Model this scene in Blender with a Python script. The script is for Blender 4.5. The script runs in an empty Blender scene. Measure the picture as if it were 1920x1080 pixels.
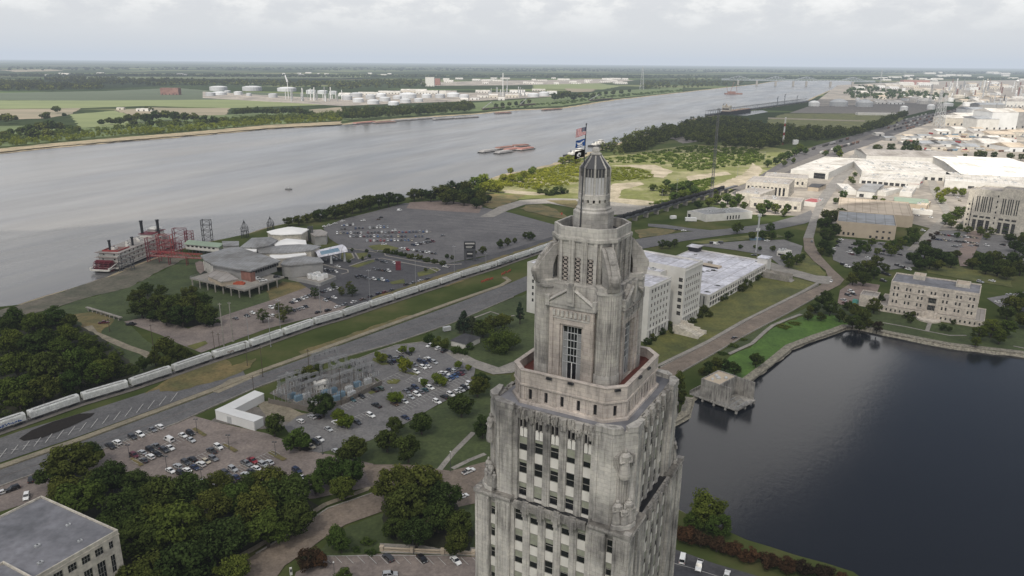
import bpy, math, random
import numpy as np
from mathutils import Vector, Matrix
R = random.Random(11)
NR = np.random.default_rng(5)
D = bpy.data
SC = bpy.context.scene
COL = SC.collection
PI = math.pi
# camera (surveyed from the photograph)
FPX, CAMH, HOR = 1405.0, 150.0, (107.0, 124.0)
_roll = math.atan2(HOR[1] - HOR[0], 1920)
_pitch = math.atan((540 - sum(HOR) / 2) * math.cos(_roll) / FPX)
_fw = Vector((0, math.cos(_pitch), -math.sin(_pitch)))
_u0 = Vector((0, math.sin(_pitch), math.cos(_pitch)))
_r0 = Vector((1, 0, 0))
_rt = _r0 * math.cos(_roll) + _u0 * math.sin(_roll)
_up = _u0 * math.cos(_roll) - _r0 * math.sin(_roll)
cam = D.cameras.new('camera')
camo = D.objects.new('camera', cam)
COL.objects.link(camo)
SC.camera = camo
m = Matrix((_rt, _up, -_fw)).transposed().to_4x4()
m.translation = (0, 0, CAMH)
camo.matrix_world = m
cam.sensor_width = 36
cam.lens = FPX / 1920 * 36
cam.clip_start = 1
cam.clip_end = 120000
def G(x, y, z=0.0):
 """point at height z seen at survey coordinates (x, y) of the 1920 x 1080 photograph"""
 r = _fw * FPX + _rt * (x - 960) - _up * (y - 540)
 t = (z - CAMH) / r.z
 return Vector((r.x * t, r.y * t, z))
def px(P):
 v = Vector(P) - Vector((0, 0, CAMH))
 d = v.dot(_fw)
 return 960 + FPX * v.dot(_rt) / d, 540 - FPX * v.dot(_up) / d
def HT(b, ytop):
 """height of something standing at survey point b whose top reaches row ytop"""
 P = G(*b)
 lo, hi = 0.0, 400.0
 for _ in range(40):
  mid = (lo + hi) / 2
  if px((P.x, P.y, mid))[1] > ytop: lo = mid
  else: hi = mid
 return lo
# materials
MATS = {}
def _nodes(name):
 mt = D.materials.new(name)
 mt.use_nodes = True
 nt = mt.node_tree
 nt.nodes.clear()
 o = nt.nodes.new('ShaderNodeOutputMaterial')
 return mt, nt, o
def nd(nt, typ, **kw):
 n = nt.nodes.new(typ)
 for k, v in kw.items():
  if k in n.inputs: n.inputs[k].default_value = v
  else: setattr(n, k, v)
 return n
def coords(nt, kind='Object', scale=(1, 1, 1)):
 tc = nd(nt, 'ShaderNodeTexCoord')
 mp = nd(nt, 'ShaderNodeMapping')
 mp.inputs['Scale'].default_value = scale
 nt.links.new(tc.outputs[kind], mp.inputs[0])
 return mp.outputs[0]
def geo_pos(nt, scale=(1, 1, 1)):
 g = nd(nt, 'ShaderNodeNewGeometry')
 mp = nd(nt, 'ShaderNodeMapping')
 mp.inputs['Scale'].default_value = scale
 nt.links.new(g.outputs['Position'], mp.inputs[0])
 return mp.outputs[0]
def noise(nt, vec, scale, detail=4, rough=0.6):
 n = nd(nt, 'ShaderNodeTexNoise')
 n.inputs['Scale'].default_value = scale
 n.inputs['Detail'].default_value = detail
 n.inputs['Roughness'].default_value = rough
 nt.links.new(vec, n.inputs['Vector'])
 return n.outputs['Fac']
def ramp(nt, fac, stops):
 r = nd(nt, 'ShaderNodeValToRGB')
 el = r.color_ramp.elements
 while len(el) > 1: el.remove(el[-1])
 for i, (p, c) in enumerate(stops):
  e = el[0] if i == 0 else el.new(p)
  e.position = p
  e.color = tuple(c) + (1,) if len(c) == 3 else c
 nt.links.new(fac, r.inputs[0])
 return r.outputs[0]
def mixc(nt, fac, a, b, mode='MIX'):
 n = nd(nt, 'ShaderNodeMix', data_type='RGBA', blend_type=mode)
 for s, v in ((0, fac), (6, a), (7, b)):
  if hasattr(v, 'links'): nt.links.new(v, n.inputs[s])
  elif s == 0: n.inputs[0].default_value = v
  else: n.inputs[s].default_value = tuple(v) + (1,)
 return n.outputs[2]
def sc(c, k): return tuple(min(1, x * k) for x in c)
def mat(name, col, var=0.25, scale=0.4, rough=0.85, metal=0.0, second=None, fine=0.0, objrand=0.0, pos=True, spec=0.3, stretch=(1, 1, 1), lo=.35, hi=.65, seam=0.0):
 """a matte surface whose colour drifts between col and a second tone; world-space noise so neighbours differ"""
 if name in MATS: return MATS[name]
 mt, nt, o = _nodes(name)
 b = nd(nt, 'ShaderNodeBsdfPrincipled', Roughness=rough, Metallic=metal)
 b.inputs['Specular IOR Level'].default_value = spec
 v = geo_pos(nt, stretch) if pos else coords(nt, 'Object', stretch)
 f = noise(nt, v, scale)
 c2 = second or sc(col, 1 - var)
 out = ramp(nt, f, [(lo, c2), (hi, col)])
 if fine:
  f2 = noise(nt, v, fine, 3)
  g2 = ramp(nt, f2, [(.3, (.72, .72, .72)), (.7, (1.12, 1.12, 1.12))])
  out = mixc(nt, 1.0, out, g2, 'MULTIPLY')
 if fine and fine / scale > 6:
  f3 = noise(nt, v, math.sqrt(fine * scale), 5, .7)
  out = mixc(nt, 1.0, out, ramp(nt, f3, [(.34, (.80, .80, .80)), (.5, (1, 1, 1)), (.66, (1.1, 1.1, 1.08))]), 'MULTIPLY')
 if seam:
  br = nd(nt, 'ShaderNodeTexBrick'); br.offset = 0.0
  for k_, v_ in (('Scale', 1.0), ('Brick Width', seam), ('Row Height', seam * 3.1), ('Mortar Size', seam * .035)): br.inputs[k_].default_value = v_
  br.inputs['Color1'].default_value = (1, 1, 1, 1); br.inputs['Color2'].default_value = (.87, .87, .87, 1); br.inputs['Mortar'].default_value = (.6, .59, .57, 1)
  nt.links.new(coords(nt, 'Object'), br.inputs['Vector'])
  out = mixc(nt, 1.0, out, br.outputs['Color'], 'MULTIPLY')
  st = noise(nt, geo_pos(nt), .035, 6, .7)
  out = mixc(nt, 1.0, out, ramp(nt, st, [(.38, (.66, .64, .61)), (.52, (1, 1, 1))]), 'MULTIPLY')
 if objrand:
  oi = nd(nt, 'ShaderNodeObjectInfo')
  rr = ramp(nt, oi.outputs['Random'], [(0, (1 - objrand,) * 3), (1, (1 + objrand,) * 3)])
  out = mixc(nt, 1.0, out, rr, 'MULTIPLY')
 nt.links.new(out, b.inputs['Base Color'])
 nt.links.new(b.outputs[0], o.inputs[0])
 MATS[name] = mt
 return mt
def flat(name, col, rough=0.5, metal=0.0, spec=0.5, emit=None):
 return mat(name, col, var=0.12, scale=0.8, rough=rough, metal=metal, spec=spec)
def stone(name, base, dark, pale, streak=.55, course=True, blotch=.12):
 """old limestone: vertical rain streaks, blotches, block courses"""
 mt, nt, o = _nodes(name)
 b = nd(nt, 'ShaderNodeBsdfPrincipled', Roughness=0.9)
 b.inputs['Specular IOR Level'].default_value = .2
 v = coords(nt, 'Object', (1, 1, .13))
 s1 = noise(nt, v, 1.3, 6, .65)
 v2 = coords(nt, 'Object')
 s2 = noise(nt, v2, blotch, 5, .6)
 s3 = noise(nt, v2, 2.2, 4, .7)
 c1 = ramp(nt, s1, [(.36, dark), (.5, base), (.68, pale)])
 c2 = ramp(nt, s2, [(.36, sc(dark, 1.0)), (.6, pale)])
 msk = ramp(nt, noise(nt, coords(nt, 'Object', (1, 1, .45)), .23, 5, .65), [(.40, (.05, .05, .05)), (.62, (streak + .3,) * 3)])
 out = mixc(nt, msk, c2, c1)
 g = ramp(nt, s3, [(.25, (.8, .8, .8)), (.75, (1.12, 1.11, 1.08))])
 out = mixc(nt, 1.0, out, g, 'MULTIPLY')
 if course:
  sep = nd(nt, 'ShaderNodeSeparateXYZ'); nt.links.new(v2, sep.inputs[0])
  add = nd(nt, 'ShaderNodeMath', operation='ADD'); nt.links.new(sep.outputs[0], add.inputs[0]); nt.links.new(sep.outputs[1], add.inputs[1])
  cmb = nd(nt, 'ShaderNodeCombineXYZ'); nt.links.new(add.outputs[0], cmb.inputs[0]); nt.links.new(sep.outputs[2], cmb.inputs[1])
  br = nd(nt, 'ShaderNodeTexBrick')
  br.inputs['Scale'].default_value = 1.0
  br.inputs['Brick Width'].default_value = 1.7
  br.inputs['Row Height'].default_value = .62
  br.inputs['Mortar Size'].default_value = .018
  br.inputs['Color1'].default_value = (1, 1, 1, 1); br.inputs['Color2'].default_value = (.86, .86, .88, 1); br.inputs['Mortar'].default_value = (.62, .61, .6, 1)
  nt.links.new(cmb.outputs[0], br.inputs['Vector'])
  out = mixc(nt, 1.0, out, br.outputs['Color'], 'MULTIPLY')
 nt.links.new(out, b.inputs['Base Color'])
 nt.links.new(b.outputs[0], o.inputs[0])
 MATS[name] = mt
 return mt
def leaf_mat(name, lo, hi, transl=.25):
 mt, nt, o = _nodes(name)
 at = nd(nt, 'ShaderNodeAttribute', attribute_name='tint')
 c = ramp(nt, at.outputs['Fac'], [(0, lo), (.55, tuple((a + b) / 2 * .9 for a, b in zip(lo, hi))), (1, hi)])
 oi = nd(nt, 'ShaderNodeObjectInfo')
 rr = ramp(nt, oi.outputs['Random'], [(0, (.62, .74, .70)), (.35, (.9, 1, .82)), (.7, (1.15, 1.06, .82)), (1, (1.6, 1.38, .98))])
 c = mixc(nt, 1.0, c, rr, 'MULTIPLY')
 d = nd(nt, 'ShaderNodeBsdfDiffuse'); t = nd(nt, 'ShaderNodeBsdfTranslucent')
 nt.links.new(c, d.inputs[0])
 c2 = mixc(nt, 1.0, c, (1.1, 1.25, .7), 'MULTIPLY')
 nt.links.new(c2, t.inputs[0])
 mx = nd(nt, 'ShaderNodeMixShader', Fac=transl)
 nt.links.new(d.outputs[0], mx.inputs[1]); nt.links.new(t.outputs[0], mx.inputs[2])
 nt.links.new(mx.outputs[0], o.inputs[0])
 MATS[name] = mt
 return mt
# mesh builder
class MB:
 def __init__(s): s.v = []; s.f = []; s.mi = []; s.mats = []; s.cur = 0
 def use(s, m):
  m = MATS[m] if isinstance(m, str) else m
  if m not in s.mats: s.mats.append(m)
  s.cur = s.mats.index(m)
  return s
 def add(s, vs, fs):
  n = len(s.v)
  s.v += [tuple(p) for p in vs]
  for f in fs:
   s.f.append([i + n for i in f]); s.mi.append(s.cur)
  return s
 def quad(s, *p): return s.add(p, [tuple(range(len(p)))])
 def box(s, x0, x1, y0, y1, z0, z1, bottom=True):
  v = [(x0, y0, z0), (x1, y0, z0), (x1, y1, z0), (x0, y1, z0), (x0, y0, z1), (x1, y0, z1), (x1, y1, z1), (x0, y1, z1)]
  f = [(4, 5, 6, 7), (0, 1, 5, 4), (1, 2, 6, 5), (2, 3, 7, 6), (3, 0, 4, 7)]
  if bottom: f.append((3, 2, 1, 0))
  return s.add(v, f)
 def prism(s, poly, z0, z1, top=True, bottom=False, taper=1.0, z1f=None):
  poly = [Vector((p[0], p[1])) for p in poly]
  a = sum(poly[i - 1].x * poly[i].y - poly[i].x * poly[i - 1].y for i in range(len(poly)))
  if a < 0: poly.reverse()
  n = len(poly); c = sum(poly, Vector((0, 0))) / n
  up = [c + (p - c) * taper for p in poly]
  v = [(p.x, p.y, z0) for p in poly] + [(p.x, p.y, z1f(p) if z1f else z1) for p in up]
  f = [(i, (i + 1) % n, n + (i + 1) % n, n + i) for i in range(n)]
  if top: f.append(tuple(range(n, 2 * n)))
  if bottom: f.append(tuple(range(n - 1, -1, -1)))
  return s.add(v, f)
 def lathe(s, prof, n=12, c=(0, 0, 0), rot=0.0, cap=True):
  v = []
  for r, z in prof:
   for i in range(n):
    a = rot + 2 * PI * i / n
    v.append((c[0] + r * math.cos(a), c[1] + r * math.sin(a), c[2] + z))
  f = []
  for k in range(len(prof) - 1):
   for i in range(n):
    j = (i + 1) % n
    f.append((k * n + i, k * n + j, (k + 1) * n + j, (k + 1) * n + i))
  if cap:
   f.append(tuple(range((len(prof) - 1) * n, len(prof) * n)))
   f.append(tuple(range(n - 1, -1, -1)))
  return s.add(v, f)
 def bar(s, a, b, r=.1, n=4, r2=None):
  a = Vector(a); b = Vector(b); d = (b - a)
  if d.length < 1e-6: return s
  d.normalize()
  x = d.orthogonal().normalized(); y = d.cross(x)
  r2 = r if r2 is None else r2
  v = []
  for P, rr in ((a, r), (b, r2)):
   for i in range(n):
    t = 2 * PI * (i + .5) / n
    v.append(P + x * (rr * math.cos(t)) + y * (rr * math.sin(t)))
  f = [(i, (i + 1) % n, n + (i + 1) % n, n + i) for i in range(n)] + [tuple(range(n - 1, -1, -1)), tuple(range(n, 2 * n))]
  return s.add(v, f)
 def path(s, pts, r=.1, n=4):
  for a, b in zip(pts[:-1], pts[1:]): s.bar(a, b, r, n)
  return s
 def xf(s, M):
  s.v = [tuple(M @ Vector(p)) for p in s.v]; return s
 def mesh(s, name, smooth=False):
  me = D.meshes.new(name)
  me.from_pydata(s.v, [], s.f)
  for m_ in s.mats: me.materials.append(m_)
  if len(s.mats) > 1: me.polygons.foreach_set('material_index', s.mi)
  if smooth: me.polygons.foreach_set('use_smooth', [True] * len(me.polygons))
  me.update()
  return me
 def build(s, name, parent=None, loc=None, smooth=False, rz=0.0):
  o = D.objects.new(name, s.mesh(name, smooth))
  COL.objects.link(o)
  if parent: o.parent = parent
  if loc is not None: o.location = loc
  if rz: o.rotation_euler = (0, 0, rz)
  return o
THINGS = []
def tag(o, label=None, cat=None, group=None, kind=None):
 if label: o['label'] = label
 if cat: o['category'] = cat; THINGS.append(o)
 if group: o['group'] = group
 if kind: o['kind'] = kind
 return o
def empty(name, loc=(0, 0, 0), rz=0.0):
 o = D.objects.new(name, None)
 o.empty_display_size = .5
 COL.objects.link(o)
 o.location = loc; o.rotation_euler = (0, 0, rz)
 return o
def thing(name, label, cat, loc=(0, 0, 0), rz=0.0, group=None):
 return tag(empty(name, loc, rz), label, cat, group)
def structure(o):
 o['kind'] = 'structure'; return o
KIDS = {}
def children(o):
 if o.name not in KIDS: KIDS[o.name] = [c for c in o.children]
 return KIDS[o.name]
def copy_tree(o, parent=None):
 c = o.copy(); COL.objects.link(c)
 c.parent = parent
 for ch in children(o): copy_tree(ch, c)
 return c
ORD = 'first second third fourth fifth sixth seventh eighth ninth tenth eleventh twelfth thirteenth fourteenth fifteenth sixteenth seventeenth eighteenth nineteenth twentieth'.split()
TENS = {20: 'twenty', 30: 'thirty', 40: 'forty', 50: 'fifty', 60: 'sixty', 70: 'seventy', 80: 'eighty', 90: 'ninety'}
def ordn(i):
 if i < 20: return ORD[i]
 t = (i + 1) // 10 * 10
 r = (i + 1) % 10
 return (TENS[t] + '-' + ORD[r - 1]) if r else {20: 'twentieth', 30: 'thirtieth', 40: 'fortieth', 50: 'fiftieth', 60: 'sixtieth', 70: 'seventieth', 80: 'eightieth', 90: 'ninetieth'}[t]
PEND = []   # (object, base phrase, place phrase): place gets an ordinal when several share it
def later(o, base, place, cat, group=None):
 tag(o, None, cat, group)
 PEND.append((o, base, place))
 return o
def settle_labels():
 g = {}
 for o, b, p in PEND: g.setdefault((b, p), []).append(o)
 for (b, p), L in g.items():
  if len(L) == 1: L[0]['label'] = b + ' ' + p
  else:
   L.sort(key=lambda o: px(o.location)[0])
   for i, o in enumerate(L):
    if i == 0: w = 'leftmost'
    elif i == len(L) - 1: w = 'rightmost'
    else: w = ordn(i) + ' from left'
    o['label'] = '%s %s, %s' % (b, p, w)
# world: Nishita sky with a broken cloud layer
SUN_EL, SUN_AZ = math.radians(52), math.radians(205)      # azimuth clockwise from +Y: the sun stands behind the camera, a little left
SUND = Vector((math.sin(SUN_AZ) * math.cos(SUN_EL), math.cos(SUN_AZ) * math.cos(SUN_EL), math.sin(SUN_EL)))
W = D.worlds.new('World'); SC.world = W; W.use_nodes = True
nt = W.node_tree; nt.nodes.clear()
wo = nt.nodes.new('ShaderNodeOutputWorld'); bg = nt.nodes.new('ShaderNodeBackground')
sky = nt.nodes.new('ShaderNodeTexSky'); sky.sky_type = 'NISHITA'; sky.sun_disc = False
sky.sun_elevation = SUN_EL; sky.sun_rotation = SUN_AZ; sky.altitude = 150; sky.air_density = 1.0; sky.dust_density = 2.2; sky.ozone_density = 1.0
tc = nt.nodes.new('ShaderNodeTexCoord')
sep = nt.nodes.new('ShaderNodeSeparateXYZ'); nt.links.new(tc.outputs['Generated'], sep.inputs[0])
def wm(op, a, b=None, c=None):
 n = nt.nodes.new('ShaderNodeMath'); n.operation = op
 for i, v in enumerate((a, b, c)):
  if v is None: continue
  if hasattr(v, 'links'): nt.links.new(v, n.inputs[i])
  else: n.inputs[i].default_value = v
 return n.outputs[0]
zc_ = wm('MAXIMUM', sep.outputs[2], 0.0)
den = wm('ADD', zc_, .045)
cu = wm('DIVIDE', sep.outputs[0], den); cv = wm('DIVIDE', sep.outputs[1], den)
cmb = nt.nodes.new('ShaderNodeCombineXYZ'); nt.links.new(cu, cmb.inputs[0]); nt.links.new(cv, cmb.inputs[1])
n1 = noise(nt, cmb.outputs[0], .55, 8, .62)       # broken cumulus on a flat deck
mp = nt.nodes.new('ShaderNodeMapping'); mp.inputs['Scale'].default_value = (15, 15, 34)
nt.links.new(tc.outputs['Generated'], mp.inputs[0])
n2 = noise(nt, mp.outputs[0], 1.0, 9, .6)
gapm = nt.nodes.new('ShaderNodeMath'); gapm.operation = 'MULTIPLY'
nt.links.new(ramp(nt, sep.outputs[2], [(.24, (0, 0, 0)), (.34, (1, 1, 1)), (.80, (1, 1, 1)), (.9, (0, 0, 0))]), gapm.inputs[0])
nt.links.new(ramp(nt, sep.outputs[1], [(.1, (0, 0, 0)), (.4, (1, 1, 1))]), gapm.inputs[1])
gap = gapm.outputs[0]
cover = wm('SUBTRACT', n1, wm('MULTIPLY', gap, ramp(nt, sep.outputs[0], [(.34, (.5, .5, .5)), (.54, (.05, .05, .05))])))
elev = sep.outputs[2]
lowmix = ramp(nt, elev, [(0.0, (1, 1, 1)), (.16, (1, 1, 1)), (.34, (0, 0, 0))])
c_deck = ramp(nt, cover, [(.44, (0, 0, 0)), (.60, (1, 1, 1))])
fac = mixc(nt, lowmix, c_deck, (.93, .93, .93))
skyb = mixc(nt, 1.0, sky.outputs[0], (.105, .105, .105), 'MULTIPLY')
skyb = mixc(nt, .45, skyb, (.165, .17, .195))
hazec = ramp(nt, elev, [(0.0, (.68, .71, .75)), (.02, (.71, .735, .765)), (.04, (.77, .785, .80)), (.07, (.85, .855, .86)), (.2, (.72, .73, .75)), (.42, (.62, .65, .70)), (.62, (1.35, 1.35, 1.36)), (1, (1.7, 1.68, 1.66))])
puff = ramp(nt, n2, [(.42, (.91, .92, .94)), (.50, (.98, .985, .99)), (.56, (1.1, 1.095, 1.08)), (.66, (1.2, 1.19, 1.17))])
puffw = ramp(nt, elev, [(0.028, (0, 0, 0)), (.062, (1, 1, 1))])
hz2 = mixc(nt, puffw, (1, 1, 1), puff)
cloudc = mixc(nt, 1.0, hazec, hz2, 'MULTIPLY')
cloudc = mixc(nt, gap, cloudc, (.26, .27, .31))
tot = mixc(nt, fac, skyb, cloudc)
nt.links.new(tot, bg.inputs[0]); bg.inputs[1].default_value = 1.0
nt.links.new(bg.outputs[0], wo.inputs[0])
sun = D.lights.new('sun', 'SUN'); sun.energy = 5.0; sun.angle = math.radians(0.5); sun.color = (1.0, .94, .84)
suno = D.objects.new('sun', sun); COL.objects.link(suno)
suno.rotation_euler = SUND.to_track_quat('Z', 'Y').to_euler()
suno.location = SUND * 3000
SC.view_settings.view_transform = 'Standard'; SC.view_settings.look = 'None'; SC.view_settings.exposure = 0
SC.cycles.max_bounces = 6; SC.cycles.diffuse_bounces = 3; SC.cycles.glossy_bounces = 3; SC.cycles.transmission_bounces = 2
SC.cycles.transparent_max_bounces = 12; SC.cycles.volume_bounces = 0; SC.cycles.use_denoising = True
SC.cycles.caustics_reflective = False; SC.cycles.caustics_refractive = False
# materials
def ground_material():
 mt, nt, o = _nodes('ground_cover')
 b = nd(nt, 'ShaderNodeBsdfDiffuse')
 p1 = geo_pos(nt)
 near = ramp(nt, noise(nt, p1, .018, 6), [(.34, (.035, .050, .016)), (.52, (.060, .075, .026)), (.68, (.105, .100, .045))])
 p2 = geo_pos(nt, (.55, 1, 1))
 nf = noise(nt, p2, .0011, 3, .5)
 woods = ramp(nt, noise(nt, p1, .02, 5, .75), [(.3, (.016, .026, .012)), (.7, (.045, .060, .028))])
 field = ramp(nt, noise(nt, geo_pos(nt, (.25, 1, 1)), .0042, 2), [(.35, (.055, .085, .032)), (.5, (.10, .125, .05)), (.62, (.17, .155, .095))])
 far = mixc(nt, ramp(nt, nf, [(.545, (0, 0, 0)), (.565, (1, 1, 1))]), woods, field)
 sp = nd(nt, 'ShaderNodeNewGeometry')
 ln = nd(nt, 'ShaderNodeVectorMath', operation='LENGTH'); nt.links.new(sp.outputs['Position'], ln.inputs[0])
 dv = nd(nt, 'ShaderNodeMath', operation='DIVIDE'); nt.links.new(ln.outputs['Value'], dv.inputs[0]); dv.inputs[1].default_value = 4000
 k = ramp(nt, dv.outputs[0], [(.32, (0, 0, 0)), (.55, (1, 1, 1))])
 nt.links.new(mixc(nt, k, near, far), b.inputs[0])
 nt.links.new(b.outputs[0], o.inputs[0])
 MATS['ground_cover'] = mt
ground_material()
def water_material(name, col, rough, wave, wscale, strength, spec=.5, col2=None, flow=False):
 mt, nt, o = _nodes(name)
 b = nd(nt, 'ShaderNodeBsdfPrincipled', Roughness=rough)
 b.inputs['IOR'].default_value = 1.33
 b.inputs['Specular IOR Level'].default_value = spec
 p = geo_pos(nt)
 big = noise(nt, geo_pos(nt, (.5, 1, 1)), .006, 4)
 if flow:      # silt streaks drawn out along the current
  g = nd(nt, 'ShaderNodeNewGeometry'); mp_ = nd(nt, 'ShaderNodeMapping'); mp_.vector_type = 'TEXTURE'
  mp_.inputs['Rotation'].default_value = (0, 0, math.radians(66)); mp_.inputs['Scale'].default_value = (5.5, 1, 1)
  nt.links.new(g.outputs['Position'], mp_.inputs[0]); big = noise(nt, mp_.outputs[0], .0085, 6, .6)
  nt.links.new(ramp(nt, noise(nt, mp_.outputs[0], .014, 5, .65), [(.35, (.19, .19, .19)), (.65, (.27, .27, .27))]), b.inputs['Roughness'])
 c = ramp(nt, big, [(.40, col), (.60, col2 or sc(col, 1.25))])
 nt.links.new(c, b.inputs['Base Color'])
 bp = nd(nt, 'ShaderNodeBump'); bp.inputs['Strength'].default_value = strength; bp.inputs['Distance'].default_value = wave
 h = noise(nt, geo_pos(nt, (1, .55, 1)), wscale, 5, .65)
 pw = ramp(nt, noise(nt, p, wscale * .045, 3), [(.35, (.55, .55, .55)), (.65, (.95, .95, .95))])
 hm = nd(nt, 'ShaderNodeMath', operation='MULTIPLY'); nt.links.new(h, hm.inputs[0]); nt.links.new(pw, hm.inputs[1])
 nt.links.new(hm.outputs[0], bp.inputs['Height'])
 nt.links.new(bp.outputs[0], b.inputs['Normal'])
 nt.links.new(b.outputs[0], o.inputs[0])
 MATS[name] = mt
water_material('river_water', (.082, .085, .092), .16, .5, .12, .15, .5, (.124, .118, .110), True)
water_material('lake_water', (.010, .012, .016), .15, .22, .5, .22, .5, (.013, .015, .019))
mat('lawn_olive', (.138, .136, .036), second=(.066, .078, .024), scale=.05, fine=.6)
mat('canopy_shade', (.032, .032, .017), second=(.018, .021, .010), scale=.1, fine=.8)  # soil colour with the shade under the trees painted in
mat('lawn_bright', (.075, .145, .022), second=(.050, .104, .016), scale=.06, fine=.8)
mat('lawn_dark', (.066, .086, .030), second=(.040, .056, .019), scale=.05, fine=.6)
mat('dry_grass', (.185, .140, .058), second=(.085, .085, .034), scale=.06, fine=.7)
mat('asphalt', (.135, .132, .132), second=(.105, .103, .105), scale=.06, fine=1.2)
mat('asphalt_lot', (.140, .134, .135), second=(.105, .101, .104), scale=.03, fine=.9)
mat('asphalt_dark', (.080, .078, .083), second=(.060, .059, .064), scale=.05, fine=.9)
mat('grey_lot', (.185, .178, .175), second=(.138, .134, .134), scale=.04, fine=1.0)
mat('brown_lot', (.23, .192, .170), second=(.165, .139, .127), scale=.05, fine=1.0)
mat('brown_road', (.215, .173, .138), second=(.155, .127, .105), scale=.06, fine=1.1, stretch=(1, 1, 1))
mat('concrete', (.29, .27, .24), second=(.22, .205, .185), scale=.12, fine=1.5)
mat('kerb_concrete', (.27, .235, .17), second=(.19, .17, .125), scale=.12, fine=1.5)
mat('pink_lot', (.230, .175, .150), second=(.185, .145, .128), scale=.02, fine=.4)
mat('sand', (.42, .36, .27), second=(.24, .21, .14), scale=.05, fine=.7)
mat('bank_sand', (.34, .275, .18), second=(.20, .17, .11), scale=.03, fine=.4)
mat('mud_bank', (.155, .135, .105), second=(.085, .085, .060), scale=.06, fine=.6)
flat('boxcar_dark', (.05, .045, .045), .8); flat('boxcar_pale', (.42, .41, .39), .8); flat('boxcar_brown', (.13, .07, .05), .8)
mat('gravel', (.165, .150, .135), second=(.115, .105, .095), scale=.08, fine=1.6)
mat('mulch', (.017, .013, .010), fine=1.5)
mat('dirt_path', (.27, .235, .175), second=(.17, .15, .11), scale=.15, fine=1.0)
mat('scrub_ground', (.130, .140, .036), second=(.255, .235, .130), scale=.018, fine=.25, lo=.34, hi=.52)
mat('industrial_ground', (.36, .32, .27), second=(.17, .155, .14), scale=.012, fine=.10)
mat('rail_yard', (.105, .098, .098), second=(.070, .066, .066), scale=.05, fine=.3)
mat('field_green', (.105, .140, .048), second=(.080, .105, .038), scale=.01, fine=.05, stretch=(.3, 1, 1))
mat('field_light', (.165, .190, .078), second=(.125, .150, .060), scale=.008, stretch=(.3, 1, 1))
mat('field_dark', (.062, .082, .044), second=(.048, .064, .034), scale=.008, stretch=(.3, 1, 1))
mat('field_tan', (.245, .205, .145), second=(.165, .150, .100), scale=.01, stretch=(.3, 1, 1))
mat('riprap', (.30, .275, .22), second=(.13, .12, .095), scale=.8, fine=2.0)
mat('line_paint', (.46, .45, .43), var=.35, scale=.5)
mat('yellow_paint', (.5, .4, .16), var=.3, scale=.5)
mat('membrane', (.76, .75, .73), var=.1, scale=.05)
mat('white_roof', (.66, .66, .72), second=(.56, .56, .62), scale=.06, fine=.4, seam=9)
mat('grey_roof', (.215, .215, .235), second=(.135, .137, .150), scale=.07, fine=.35)
mat('metal_roof_grey', (.285, .288, .292), second=(.235, .238, .242), scale=.05, seam=2.2)
mat('bright_roof', (.60, .575, .54), second=(.48, .46, .43), scale=.03, seam=5)
mat('tan_roof', (.52, .44, .345), second=(.44, .37, .295), scale=.03, seam=7)
mat('warm_grey_roof', (.36, .335, .31), second=(.28, .26, .245), scale=.03, seam=5)
mat('blue_grey_roof', (.30, .315, .335), second=(.24, .25, .265), scale=.05, seam=8)
mat('dark_roof', (.040, .040, .044), second=(.06, .06, .064), scale=.3)
mat('green_roof', (.245, .31, .235), second=(.20, .25, .195), scale=.1)
mat('wall_white', (.60, .585, .55), second=(.50, .485, .45), scale=.15)
mat('wall_cream', (.56, .52, .445), second=(.46, .425, .37), scale=.12, fine=.8)
mat('wall_tan', (.43, .36, .275), second=(.37, .31, .24), scale=.12)
mat('wall_grey', (.30, .295, .285), second=(.23, .225, .22), scale=.15)
mat('wall_brick', (.27, .135, .105), second=(.20, .10, .08), scale=.4)
mat('wall_pink', (.56, .505, .44), second=(.48, .43, .375), scale=.1, fine=.7)
mat('red_paint', (.30, .045, .045), var=.3, scale=.5, rough=.5)
mat('maroon_paint', (.16, .028, .04), var=.3, scale=.5, rough=.5)
mat('pink_deck', (.30, .17, .15), var=.2, scale=.5)
mat('orange_plastic', (.38, .085, .045), var=.2, scale=.5)
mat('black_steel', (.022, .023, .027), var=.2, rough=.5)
mat('dark_steel', (.07, .072, .078), var=.2, rough=.5)
mat('grey_steel', (.26, .265, .27), var=.2, rough=.55)
mat('pale_steel', (.42, .43, .435), var=.2, rough=.5)
mat('white_steel', (.66, .66, .65), var=.15, scale=.05, rough=.5)
mat('wood_pole', (.085, .065, .05), var=.3)
mat('glass_dark', (.018, .020, .024), var=.3, rough=.12, spec=.6)
mat('glass_blue', (.16, .24, .31), var=.2, rough=.2)
mat('blind_pale', (.30, .31, .245), second=(.22, .23, .18), scale=.9)
mat('window_frame', (.30, .29, .265), var=.2)
mat('spandrel', (.72, .70, .655), second=(.62, .60, .56), scale=.5)
mat('deck_red', (.115, .040, .034), var=.3, scale=.6)
mat('barge_rust', (.25, .145, .12), second=(.16, .085, .07), scale=.05)
mat('barge_red', (.33, .165, .14), second=(.26, .14, .12), scale=.05)
mat('barge_grey', (.33, .32, .32), second=(.22, .215, .215), scale=.05)
mat('hull_black', (.02, .02, .022), var=.3)
mat('bridge_steel', (.32, .345, .385), var=.1)
mat('bark', (.060, .050, .040), var=.35, scale=2)
stone('limestone', (.40, .385, .36), (.15, .146, .142), (.58, .56, .52), .5)
stone('limestone_dark', (.28, .27, .256), (.10, .097, .095), (.45, .43, .40), .55)
stone('limestone_pink', (.50, .445, .40), (.24, .22, .205), (.60, .54, .49), .5)
stone('concrete_old', (.25, .24, .225), (.07, .067, .064), (.37, .355, .33), .7, False)
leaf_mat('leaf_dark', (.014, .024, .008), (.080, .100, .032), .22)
leaf_mat('leaf_mid', (.024, .042, .011), (.098, .130, .036), .24)
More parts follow.
